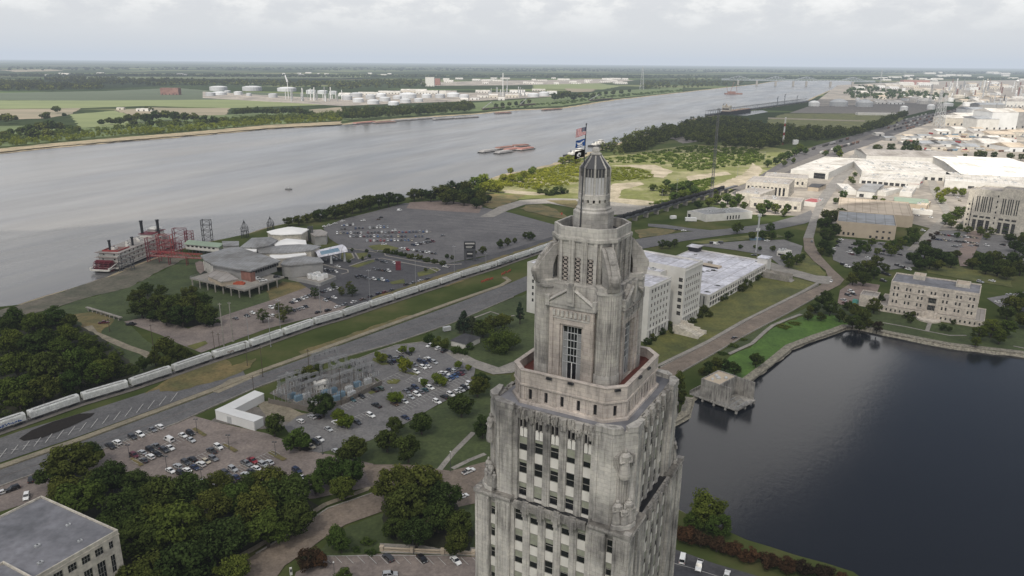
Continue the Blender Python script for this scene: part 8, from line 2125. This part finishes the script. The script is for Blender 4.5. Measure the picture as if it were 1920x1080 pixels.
for i, (x, y) in enumerate([(520, 748), (527, 744), (534, 750), (541, 753), (535, 741), (552, 740), (570, 740), (585, 752), (600, 750), (616, 752), (646, 728), (662, 720), (676, 722), (698, 714), (706, 716), (690, 728), (680, 734), (620, 728), (575, 757)]):
 P = G(x, y); hh = R.uniform(4, 7); mb = MB().use('grey_steel').bar((-1.4, 0, 0), (-1.4, 0, hh * .6), .1).bar((1.4, 0, 0), (1.4, 0, hh * .6), .1).bar((-2, 0, hh * .6), (2, 0, hh * .6), .13)
 mb.use('pale_steel'); [mb.lathe([(.08, hh * .6), (.17, hh * .72), (.08, hh * .84), (.17, hh * .92), (.05, hh)], 6, (q, 0, 0)) for q in (-1.5, 0, 1.5)]
 later(mb.build('insulator_stand', None, P, rz=sa), 'insulator stand with three grey posts', 'in the substation yard', 'insulator stand', 'insulator stands of the substation')
P = G(229, 611); q = thing('pickup_truck', 'dark pickup truck standing at the end of the river side lot', 'pickup truck', P, .1); D.objects.remove(q); THINGS.pop()
car('pickup', 'black', G(246, 610), .1, False, 'at the end of the river side lot'); car('pickup', 'maroon', G(195, 607), .3, False, 'in the meadow by the dirt path')
mb = MB().use('concrete'); A, B_ = V2(G(161, 583)), V2(G(226, 603)); v = B_ - A; nn = Vector((-v.y, v.x)).normalized()
mb.prism([A, B_, B_ + nn * 1.6, A + nn * 1.6], 2.0, 2.5, bottom=True)
for i in range(8): q = A + v * (i + .4) / 8 + nn * .8; mb.box(q.x - .3, q.x + .3, q.y - .5, q.y + .5, 0, 2.0)
tag(mb.build('boardwalk', None), 'grey raised boardwalk on posts crossing the meadow', 'boardwalk')
# river traffic
def barge(a, b, w, colour, label, group, h=3.8, cover=True):
 A, B_ = V2(G(*a)), V2(G(*b)); L = (B_ - A).length; c = (A + B_) / 2
 t = thing('barge', label, 'barge', (c.x, c.y, RW), math.atan2((B_ - A).y, (B_ - A).x), group)
 hb = MB().use('hull_black').add([(-L / 2, -w / 2, 1.4), (L / 2, -w / 2, 1.4), (L / 2, w / 2, 1.4), (-L / 2, w / 2, 1.4), (-L / 2 + 3, -w / 2, -.6), (L / 2 - 4, -w / 2, -.6), (L / 2 - 4, w / 2, -.6), (-L / 2 + 3, w / 2, -.6)], [(0, 4, 5, 1), (1, 5, 6, 2), (2, 6, 7, 3), (3, 7, 4, 0), (4, 7, 6, 5)])
 hb.use('barge_grey').box(-L / 2, L / 2, -w / 2, w / 2, 1.4, 1.9); hb.build('hull', t)
 cv = MB().use(colour).prism([(-L / 2 + 4, -w / 2 + .9), (L / 2 - 4, -w / 2 + .9), (L / 2 - 4, w / 2 - .9), (-L / 2 + 4, w / 2 - .9)], 1.9, h)
 if cover:
  for i in range(int(L / 6)): x = -L / 2 + 5 + i * (L - 10) / int(L / 6); cv.box(x - .2, x + .2, -w / 2 + .9, w / 2 - .9, h, h + .25)
 cv.build('cargo_cover', t)
 return t
TOW = 'barges of the tow in midstream'
barge((900, 285), (930, 281), 13, 'barge_grey', 'grey empty barge at the head of the tow in midstream', TOW)
barge((930, 287), (958, 283), 13, 'barge_grey', 'grey barge on the near side of the tow in midstream', TOW)
barge((930, 279), (962, 275), 13, 'barge_rust', 'rust coloured barge on the far side of the tow', TOW)
barge((946, 282), (975, 278), 13, 'barge_red', 'pinkish red barge in the middle of the tow', TOW)
barge((960, 274), (992, 272), 13, 'barge_rust', 'rust coloured barge at the far rear of the tow', TOW)
barge((972, 281), (999, 277), 13, 'barge_red', 'pinkish red barge at the near rear of the tow', TOW)
MO = 'barges moored along the far bank'
barge((663, 232), (703, 228.5), 14, 'barge_red', 'red covered barge moored at the left end of the far bank row', MO, 4)
barge((700, 230.5), (742, 228), 13, 'barge_rust', 'brown barge moored beside the red one', MO)
barge((735, 226.5), (780, 223.5), 13, 'barge_grey', 'pale grey barge moored along the far bank', MO)
barge((778, 223.5), (818, 220.5), 13, 'barge_grey', 'long pale barge further along the far bank', MO)
barge((812, 224), (852, 221), 13, 'barge_grey', 'grey barge moored outside the row', MO)
barge((850, 221.5), (896, 218.5), 13, 'barge_grey', 'grey barge at the right end of the far bank row', MO)
barge((928, 212.5), (958, 211), 13, 'barge_rust', 'rusty barge at the loading dock', MO)
barge((1017, 206.5), (1052, 204), 13, 'barge_rust', 'brown barge moored beyond the loading dock', MO)
def tug(a, b, label):
 A, B_ = V2(G(*a)), V2(G(*b)); L = (B_ - A).length; c = (A + B_) / 2
 t = thing('tugboat', label, 'boat', (c.x, c.y, RW), math.atan2((B_ - A).y, (B_ - A).x))
 w = L * .14
 MB().use('hull_black').prism([(-L / 2, -w), (L * .35, -w), (L / 2, -w * .4), (L / 2, w * .4), (L * .35, w), (-L / 2, w)], -.5, 2.6, bottom=True).build('hull', t)
 MB().use('wall_white').box(-L * .3, L * .34, -w * .75, w * .75, 2.6, 5.4).box(-L * .1, L * .3, -w * .6, w * .6, 5.4, 8).build('deckhouse', t)
 MB().use('wall_white').box(L * .08, L * .24, -w * .5, w * .5, 8, 10.6).use('glass_dark').box(L * .075, L * .245, -w * .51, w * .51, 9, 10).build('wheelhouse', t)
 for s in (-1, 1): MB().use('dark_steel').lathe([(.7, 5.4), (.6, 9.4)], 8).build('funnel', t, (-L * .2, s * w * .45, 0))
 return t
tug((1062, 292), (1098, 287), 'white and blue towboat behind the lowest flag'); tug((1108, 274), (1135, 270), 'white towboat just right of the lantern top')
P = G(541, 353); tag(MB().use('dark_steel').box(-4, 4, -1.4, 1.4, 0, 1.2).use('grey_steel').box(-1, 1.5, -.9, .9, 1.2, 2.6).build('work_boat', None, (P.x, P.y, RW)), 'tiny dark work boat alone on the river', 'boat')
A, B_ = V2(G(1311, 222)), V2(G(1440, 203)); L = (B_ - A).length; c = (A + B_) / 2
sp_ = thing('cargo_ship', 'long black hulled ship moored at the dock on the right bank', 'ship', (c.x, c.y, RW), math.atan2((B_ - A).y, (B_ - A).x))
L = min(L, 230)
MB().use('hull_black').prism([(-L / 2, -14), (L * .4, -14), (L / 2, 0), (L * .4, 14), (-L / 2, 14), (-L / 2 - 4, 8), (-L / 2 - 4, -8)], -1, 11, bottom=True).use('barge_rust').prism([(-L / 2, -13), (L * .4, -13), (L / 2 - 3, 0), (L * .4, 13), (-L / 2, 13)], 11, 11.4).build('hull', sp_)
w = MB().use('wall_cream').box(-L / 2 + 4, -L / 2 + 20, -12, 12, 11, 25).box(-L / 2 + 8, -L / 2 + 18, -14, 14, 25, 28); w.use('glass_dark').box(-L / 2 + 17.9, -L / 2 + 18.1, -12, 12, 26, 27.4).box(-L / 2 + 3.8, -L / 2 + 4, -10, 10, 16, 20); w.build('superstructure', sp_)
MB().use('wall_tan').lathe([(2.5, 25), (2.2, 33)], 10).build('funnel', sp_, (-L / 2 + 7, 0, 0))
for i in range(4): MB().use('wall_tan').box(-8, 8, -9, 9, 11.4, 13.2).build('hatch', sp_, (-L * .3 + i * L * .19, 0, 0))
A, B_ = V2(G(1325, 217)), V2(G(1515, 191)); L = (B_ - A).length
dkk = thing('loading_dock', 'long dark loading dock with pipe frames along the right bank', 'dock', (A.x, A.y, 0), math.atan2((B_ - A).y, (B_ - A).x))
MB().use('dark_steel').box(0, L, -6, 6, 1, 4).build('deck', dkk)
for i in range(int(L / 24)): MB().use('dark_steel').box(-1, 1, -5, 5, -3, 1).build('pile', dkk, (10 + i * 24, 0, 0))
fr = MB().use('grey_steel')
for i in range(int(L / 20)): fr.path([(i * 20, -4, 4), (i * 20, -4, 15), (i * 20, 4, 15), (i * 20, 4, 4)], .5)
fr.bar((0, -4, 14), (L * .9, -4, 14), .8).bar((0, 4, 14.5), (L * .9, 4, 14.5), .8); fr.build('pipe_frame', dkk)
for i, (x, h) in enumerate(((.12, 30), (.62, 34), (.70, 40), (.85, 30))): MB().use('dark_steel').bar((0, 0, 4), (0, 0, h), 1.1).bar((-10, 0, h * .8), (14, 0, h * 1.05), .7).build('loading_arm', dkk, (L * x, 0, 0))
for a, b, lab in (((975, 199), (1003, 197), 'pile dock with conveyor on the far bank'), ((1105, 190), (1148, 186.5), 'dark pile dock further up the far bank'), ((905, 207), (945, 203), 'timber loading dock below the terminal')):
 A, B_ = V2(G(*a)), V2(G(*b)); L = (B_ - A).length; t = thing('river_dock', lab, 'dock', (A.x, A.y, 0), math.atan2((B_ - A).y, (B_ - A).x))
 MB().use('wood_pole').box(0, L, -5, 5, 3, 6).build('deck', t)
 for i in range(9): MB().use('wood_pole').box(-1.2, 1.2, -5, 5, -3, 3).build('pile', t, (L * (i + .5) / 9, 0, 0))
 MB().use('grey_steel').bar((0, 0, 6), (L * .4, 0, 24), 1.2).bar((L * .4, 0, 24), (L * .6, 0, 6), .9).build('conveyor', t)
P = G(1375, 176); t = thing('crane_barge', 'brown derrick barge with thin booms in the far river bend', 'boat', (P.x, P.y, RW), .1)
MB().use('barge_rust').box(-45, 45, -10, 10, -.5, 6).build('hull', t); MB().use('barge_rust').bar((-20, 0, 6), (0, 0, 60), 1.2).bar((-30, 0, 6), (-40, 0, 45), 1).bar((20, 0, 6), (10, 0, 50), 1).box(-30, 10, -6, 6, 6, 14).build('derrick', t)
# cantilever bridge on the horizon
bx = [(1352, 151), (1386, 151.5), (1420, 152), (1457, 152.5), (1486, 153), (1515, 153.5), (1556, 154.5), (1596, 155), (1640, 156)]
A, B_ = V2(G(1352, 158.5)), V2(G(1640, 163)); BLn = (B_ - A).length
br = thing('truss_bridge', 'long pale cantilever truss bridge across the far river bend', 'bridge', (A.x, A.y, 0), math.atan2((B_ - A).y, (B_ - A).x))
zdk = 34; hump = [.115, .365, .565, .86]
def topz(t):
 return zdk + 8 + max(0, max(22 * max(0, 1 - abs(t - q) / .075) for q in hump))
m_ = MB().use('bridge_steel'); n = 100
for s in (-7, 7):
 for i in range(n):
  t1, t2 = i / n, (i + 1) / n; x1, x2 = t1 * BLn, t2 * BLn
  m_.bar((x1, s, zdk), (x2, s, zdk), 1.0); m_.bar((x1, s, topz(t1)), (x2, s, topz(t2)), 1.0); m_.bar((x1, s, zdk), (x1, s, topz(t1)), .5)
  m_.bar((x1, s, zdk if i % 2 else topz(t1)), (x2, s, topz(t2) if i % 2 else zdk), .5)
m_.build('truss', br); MB().use('bridge_steel').box(0, BLn, -9, 9, zdk - 1.5, zdk + .5).build('deck', br)
for t in hump + [.24, .48, .72]: MB().use('concrete').box(-7, 7, -10, 10, -3, zdk - 1.5).build('pier', br, (t * BLn, 0, 0))
# tanks, columns and sheds of the refineries
mat('tank_white', (.46, .47, .485), var=.2, scale=.02, objrand=.2)
def tank(b, wpx, hpx, label, group, m_='tank_white', dome=.12, cat='storage tank'):
 P = G(*b); d = math.hypot(P.x, P.y); r = wpx * .45 * d / FPX; h = hpx * .9 * d / FPX
 t = MB().use(m_).lathe([(r, 0), (r, h), (r * .55, h + r * dome * .75), (.5, h + r * dome)], 22)
 if r > 6: t.use('grey_steel').bar((r + .3, 0, 0), (r * .5, r + .3, h), .25)
 o = t.build('storage_tank', None, P)
 return tag(o, label, cat, group)
FT = 'white oil tanks over the river'
for i, (x, y, w, h) in enumerate([(395, 180, 18, 6), (410, 170, 32, 7), (412, 178, 26, 5), (427, 174, 12, 4), (473, 170, 36, 7), (447, 178, 16, 6), (467, 180, 10, 5), (512, 183, 17, 7), (538, 171, 36, 6), (583, 176, 18, 7), (605, 176, 20, 6), (625, 177, 16, 6)]):
 tank((x, y), w, h, 'white cylindrical oil tank over the river, %s from left' % ordn(i), FT)
TT = 'white terminal tanks by the far bank'
for i, (x, y, w, h) in enumerate([(652, 188, 18, 8), (668, 182, 24, 7), (672, 192, 22, 7), (695, 186, 20, 8), (700, 195, 24, 7), (715, 182, 20, 6), (722, 190, 22, 7), (738, 197, 22, 6), (745, 186, 18, 6), (765, 184, 34, 8), (760, 193, 22, 7), (785, 191, 18, 6), (800, 184, 20, 7), (825, 184, 20, 7), (850, 182, 26, 7), (870, 184, 20, 6), (1000, 182, 24, 6), (1020, 180, 20, 7)]):
 tank((x, y), w, h, 'white terminal tank near the moored barges, %s from left' % ordn(i), TT, dome=.2)
for i, (x, y, w, h, m2) in enumerate([(1526, 199, 20, 7, 'white_steel'), (1572, 199, 32, 8, 'pale_steel'), (1620, 200, 30, 8, 'pale_steel'), (1694, 210, 13, 9, 'white_steel'), (1712, 191, 15, 7, 'bright_roof'), (1608, 189, 8, 4, 'white_steel'), (1735, 195, 28, 6, 'bright_roof'), (1745, 205, 13, 7, 'white_steel')]):
 tank((x, y), w, h, '%s domed tank beside the far rail yard, %s from left' % ('pale grey' if m2 == 'pale_steel' else 'white', ordn(i)), 'domed tanks by the rail yard', m2, .35)
tag(MB().use('wall_white').box(-60, 60, -10, 10, 0, 7).build('tank_wall', None, G(1642, 216)), 'long low white round-cornered wall beside the green field', 'wall')
P = G(1548, 192);
def shed(x, y, wpx, hpx, dep, wall, roof, label, group=None, ang=0.0, slope=True, name='industrial_shed'):
 P = G(x, y); d = math.hypot(P.x, P.y); w = wpx * d / FPX; h = max(3, hpx * d / FPX)
 m_ = MB().use(wall).box(-w / 2, w / 2, 0, dep, 0, h)
 m_.use(roof)
 if slope: m_.add([(-w / 2 - .3, -.3, h), (w / 2 + .3, -.3, h), (w / 2 + .3, dep / 2, h + dep * .1), (-w / 2 - .3, dep / 2, h + dep * .1), (w / 2 + .3, dep + .3, h), (-w / 2 - .3, dep + .3, h)], [(0, 1, 2, 3), (3, 2, 4, 5), (0, 3, 5), (1, 4, 2)])
 else: m_.box(-w / 2 - .3, w / 2 + .3, -.3, dep + .3, h, h + .5)
 m_.use('black_steel')
 n = int(w / 14)
 for i in range(n): xx = -w / 2 + w * (i + .5) / n; m_.box(xx - 2, xx + 2, -.15, .1, .2, min(h * .7, 5))
 o = m_.build(name, None, P, rz=ang)
 if group is None: return tag(o, label, 'shed')
 return later(o, label, group[0], 'shed', group[1])
rr = random.Random(31)
GF = ('in the terminal over the river', 'sheds of the terminal over the river')
for x, y, w, h in [(690, 178, 36, 4), (730, 176, 40, 4), (775, 175, 46, 5), (800, 176, 40, 4), (840, 177, 30, 4), (905, 183, 20, 4), (925, 184, 16, 5), (960, 183, 24, 5), (985, 179, 20, 4), (1035, 176, 18, 4), (870, 190, 14, 4), (890, 187, 16, 3), (940, 188, 12, 3), (645, 181, 20, 4), (970, 174, 28, 4), (1010, 171, 24, 3), (905, 174, 26, 3)]:
 shed(x, y, w, h, rr.uniform(25, 60), rr.choice(('wall_white', 'white_steel', 'wall_cream')), rr.choice(('bright_roof', 'bright_roof', 'warm_grey_roof')), 'white industrial shed', GF)
GF2 = ('in the far haze over the river', 'far white buildings over the river')
for i in range(34):
 x = rr.uniform(790, 1180); y = rr.uniform(149, 160) - (x - 790) * .006
 shed(x, y, rr.uniform(6, 22), rr.uniform(1.5, 3), rr.uniform(30, 60), 'wall_white', rr.choice(('bright_roof', 'bright_roof', 'warm_grey_roof')), 'small pale shed', GF2)
for i in range(16):
 x = rr.uniform(20, 760); y = rr.uniform(137, 143); shed(x, y, rr.uniform(4, 12), rr.uniform(1.2, 2.2), 40, 'wall_white', 'bright_roof', 'tiny white building', ('near the left horizon', 'tiny buildings near the left horizon'))
shed(318, 178, 30, 11, 30, 'barge_rust', 'barge_rust', 'rust brown plant building left of the white oil tanks', slope=False)
shed(806, 162, 16, 16, 30, 'wall_white', 'warm_grey_roof', 'tall white plant block in the haze over the river', slope=False)
shed(818, 160, 14, 12, 30, 'wall_brick', 'warm_grey_roof', 'brownish plant block beside the tall white one', slope=False)
shed(830, 178, 12, 7, 20, 'wall_white', 'bright_roof', 'white house at the end of the far terminal')
shed(270, 209, 26, 4, 16, 'wall_white', 'bright_roof', 'pale farm shed behind the middle grove')
shed(225, 206, 12, 3, 12, 'wall_cream', 'bright_roof', 'small farm shed in the tan field')
def stack(x, y, top, r, m_, label, group=None):
 P = G(x, y); h = HT((x, y), top); o = MB().use(m_).lathe([(r, 0), (r * .75, h), (r * .5, h + .4)], 8)
 if h > 25:
  for z in (.35, .6, .82): o.lathe([(r * 1.3, h * z), (r * 1.3, h * z + 1)], 8)
 o = o.build('process_column', None, P)
 return later(o, label, group[0], 'process column', group[1]) if group else tag(o, label, 'process column')
GC_ = ('of the refinery over the river', 'process columns over the river')
for i in range(26):
 x = rr.uniform(530, 645); y = rr.uniform(185, 191); stack(x, y, y - rr.uniform(6, 24), rr.uniform(1.2, 3), rr.choice(('pale_steel', 'white_steel', 'grey_steel')), 'slim pale process column', GC_)
stack(943, 181, 137, 2.2, 'white_steel', 'very tall thin white stack of the far terminal'); stack(951, 182, 146, 1.8, 'pale_steel', 'thinner grey stack beside the tallest white one'); stack(541, 185, 154, 1.6, 'white_steel', 'white flare stack with a small plume over the river'); stack(583, 188, 166, 2, 'white_steel', 'tall column in the middle of the refinery over the river')
GC2 = ('of the plant below the tall white stack', 'process columns of the far terminal plant')
for i in range(18): x = rr.uniform(915, 985); y = rr.uniform(176, 182); stack(x, y, y - rr.uniform(6, 20), rr.uniform(1.2, 2.6), rr.choice(('pale_steel', 'grey_steel')), 'thin grey process column', GC2)
fm, fnt, fo = _nodes('steam'); fd = nd(fnt, 'ShaderNodeBsdfDiffuse'); fd.inputs[0].default_value = (.8, .8, .82, 1); ft = nd(fnt, 'ShaderNodeBsdfTransparent'); fx = nd(fnt, 'ShaderNodeMixShader', Fac=.55); fnt.links.new(ft.outputs[0], fx.inputs[1]); fnt.links.new(fd.outputs[0], fx.inputs[2]); fnt.links.new(fx.outputs[0], fo.inputs[0]); MATS['steam'] = fm
P = G(541, 185); h = HT((541, 185), 154); mb = MB().use('steam')
for i in range(5): mb.lathe([(.5, -4), (4 - i * .4, -1), (4.4 - i * .5, 2), (.5, 6)], 9, (-i * 1.5, 0, 2 + h + i * 5))
stuff(mb.build('steam', None, P, True), 'small white plume above the flare stack over the river', 'steam')
for b, t, l, w0 in (((1203, 168), 125, 'tall lattice power tower on the far river bank', 22), ((1110 / 3 + 1280, 160), 130, 'slender lattice mast far behind the bridge', 10), ((1755, 236), 168, 'pale lattice power tower beside the rail yard', 12), ((1764, 240), 178, 'second pale lattice power tower beside the rail yard', 12), ((1742, 200), 158, 'thin lattice tower behind the white tanks at right', 9)):
 mast(b, t, l, w0, 3, 'pale_steel', 'power tower', 'power_tower', n=8, r=.5)
GR_ = ('in the sunlit industrial district at right', 'sheds of the sunlit industrial district')
for x, y, w, h, dp in [(1790, 235, 32, 11, 60), (1828, 230, 52, 10, 70), (1850, 243, 34, 16, 60), (1880, 243, 40, 26, 80), (1905, 240, 30, 24, 70), (1830, 215, 30, 8, 60), (1860, 205, 40, 7, 60), (1900, 200, 34, 8, 60), (1800, 250, 18, 7, 40), (1770, 252, 22, 5, 40), (1840, 256, 24, 5, 40), (1880, 258, 40, 5, 50), (1910, 255, 26, 6, 40), (1790, 262, 20, 4, 30), (1815, 268, 22, 4, 30), (1850, 270, 24, 4, 40), (1765, 266, 18, 4, 30), (1740, 275, 22, 5, 40), (1780, 276, 30, 5, 40), (1820, 280, 30, 4, 40), (1875, 276, 50, 5, 60), (1910, 285, 30, 7, 60), (1720, 262, 16, 3, 30), (1705, 258, 14, 3, 20), (1670, 264, 18, 5, 24), (1735, 258, 20, 3, 24), (1760, 280, 24, 4, 26), (1890, 268, 26, 5, 30), (1835, 246, 16, 4, 26), (1865, 262, 18, 4, 26), (1700, 272, 14, 4, 20), (1650, 255, 14, 4, 20)]:
 shed(x, y, w, h, dp, rr.choice(('wall_white', 'wall_cream', 'white_steel', 'wall_grey')), rr.choice(('bright_roof', 'bright_roof', 'tan_roof', 'warm_grey_roof', 'blue_grey_roof')), rr.choice(('pale industrial shed', 'white industrial shed', 'cream industrial shed')), GR_)
GR2 = ('before the right horizon', 'far pale sheds before the right horizon')
for i in range(60):
 x = rr.uniform(1600, 1990); y = rr.uniform(158, 196); shed(x, y, rr.uniform(6, 26), rr.uniform(2, 5), rr.uniform(30, 70), rr.choice(('wall_white', 'wall_cream', 'white_steel')), rr.choice(('bright_roof', 'bright_roof', 'tan_roof')), 'pale shed', GR2)
for i in range(26):
 x = rr.uniform(1640, 1990); y = rr.uniform(137, 152); shed(x, y, rr.uniform(5, 22), rr.uniform(1.2, 2.5), 50, 'wall_white', 'bright_roof', 'tiny pale building', ('in the haze at the right horizon', 'tiny buildings at the right horizon'))
shed(1718, 160, 42, 8, 60, 'barge_red', 'tan_roof', 'long pinkish brick plant hall near the right horizon', slope=False)
GC3 = ('of the big refinery at right', 'process columns of the big refinery at right')
for i in range(75):
 x = rr.choice((rr.uniform(1765, 1920), rr.uniform(1765, 1850))); y = rr.uniform(162, 184); stack(x, y, y - rr.uniform(5, 17), rr.uniform(2, 5.5), rr.choice(('pale_steel', 'white_steel', 'wall_cream', 'grey_steel', 'barge_rust')), rr.choice(('pale refinery column', 'thick refinery column', 'slim refinery column')), GC3)
for i in range(24):
 x = rr.uniform(1830, 1925); y = rr.uniform(195, 235); stack(x, y, y - rr.uniform(8, 24), rr.uniform(1.2, 3.2), rr.choice(('pale_steel', 'grey_steel', 'dark_steel')), 'grey plant column', ('of the near plant at the right edge', 'plant columns at the right edge'))
GT3 = 'tanks of the refinery at right'
for i in range(26):
 x = rr.uniform(1660, 1930); y = rr.uniform(166, 202); tank((x, y), rr.uniform(6, 20), rr.uniform(3, 6), 'white tank of the refinery at right, %s in the list of its tank farm' % ordn(i) if False else 'x', GT3, rr.choice(('white_steel', 'bright_roof', 'wall_cream')), .15); THINGS[-1]['label'] = ''; PEND.append((THINGS[-1], 'squat pale tank', 'of the refinery at right'))
for x, y, t, l in ((1744, 165, 147, 'white round water tower near the right horizon'), (1850, 168, 152, 'second round water tower left of the right edge'), (1905, 168, 150, 'water tower closest to the right edge'), (1803, 172, 166, 'white spherical gas tank amid the refinery')):
 P = G(x, y); h = HT((x, y), t); r = h * .16
 mb = MB().use('white_steel').lathe([(r * .15, 0), (r * .13, h * .75), (r * .5, h * .78), (r, h * .86), (r, h * .92), (r * .5, h * .99), (.3, h)], 14); tag(mb.build('water_tower', None, P), l, 'water tower')
GK = ('in the sunlit yards at right', 'trailers in the sunlit yards')
for i in range(70):
 x = rr.uniform(1690, 1925); y = rr.uniform(246, 288)
 if x < 1740 and y < 258: continue
 P = G(x, y); c = rr.choice(('white_steel', 'white_steel', 'boxcar_brown', 'red_paint', 'pale_steel', 'glass_blue', 'boxcar_dark', 'wall_tan')); k = rr.uniform(.7, 1.5)
 o = MB().use(c).box(-6 * k, 6 * k, -1.3, 1.3, 1.0, 3.9).use('black_steel').box(-5 * k, -3 * k, -1.2, 1.2, 0, 1).box(3 * k, 5 * k, -1.2, 1.2, 0, 1).build('trailer', None, P, rz=rr.choice((0, 0, PI / 2)) + rr.uniform(-.1, .3))
 later(o, {'white_steel': 'white', 'boxcar_brown': 'brown', 'red_paint': 'red', 'pale_steel': 'grey', 'glass_blue': 'blue', 'boxcar_dark': 'dark', 'wall_tan': 'tan'}[c] + ' box trailer', GK[0], 'trailer', GK[1])
for i in range(14):
 P = G(rr.uniform(1180, 1200) + i * 0, 250) if False else G(rr.uniform(1250, 1340), rr.uniform(244, 266));
for b, t, l in (((1195, 256), 240, 'left of two grey dock frames over the dark wood'), ((1222, 250), 241, 'right of two grey dock frames over the dark wood')): mast(b, t, l, 9, 9, 'grey_steel', 'dock frame', 'dock_frame', n=3, r=.6)
settle_labels()
for o in list(COL.objects):
 if o.parent is None and o.name.split('.')[0] in ('gravel_yard', 'yard', 'meadow', 'dry_meadow', 'lawn', 'grass_island', 'terrace', 'ramp', 'plaza_path'): o['kind'] = 'structure'
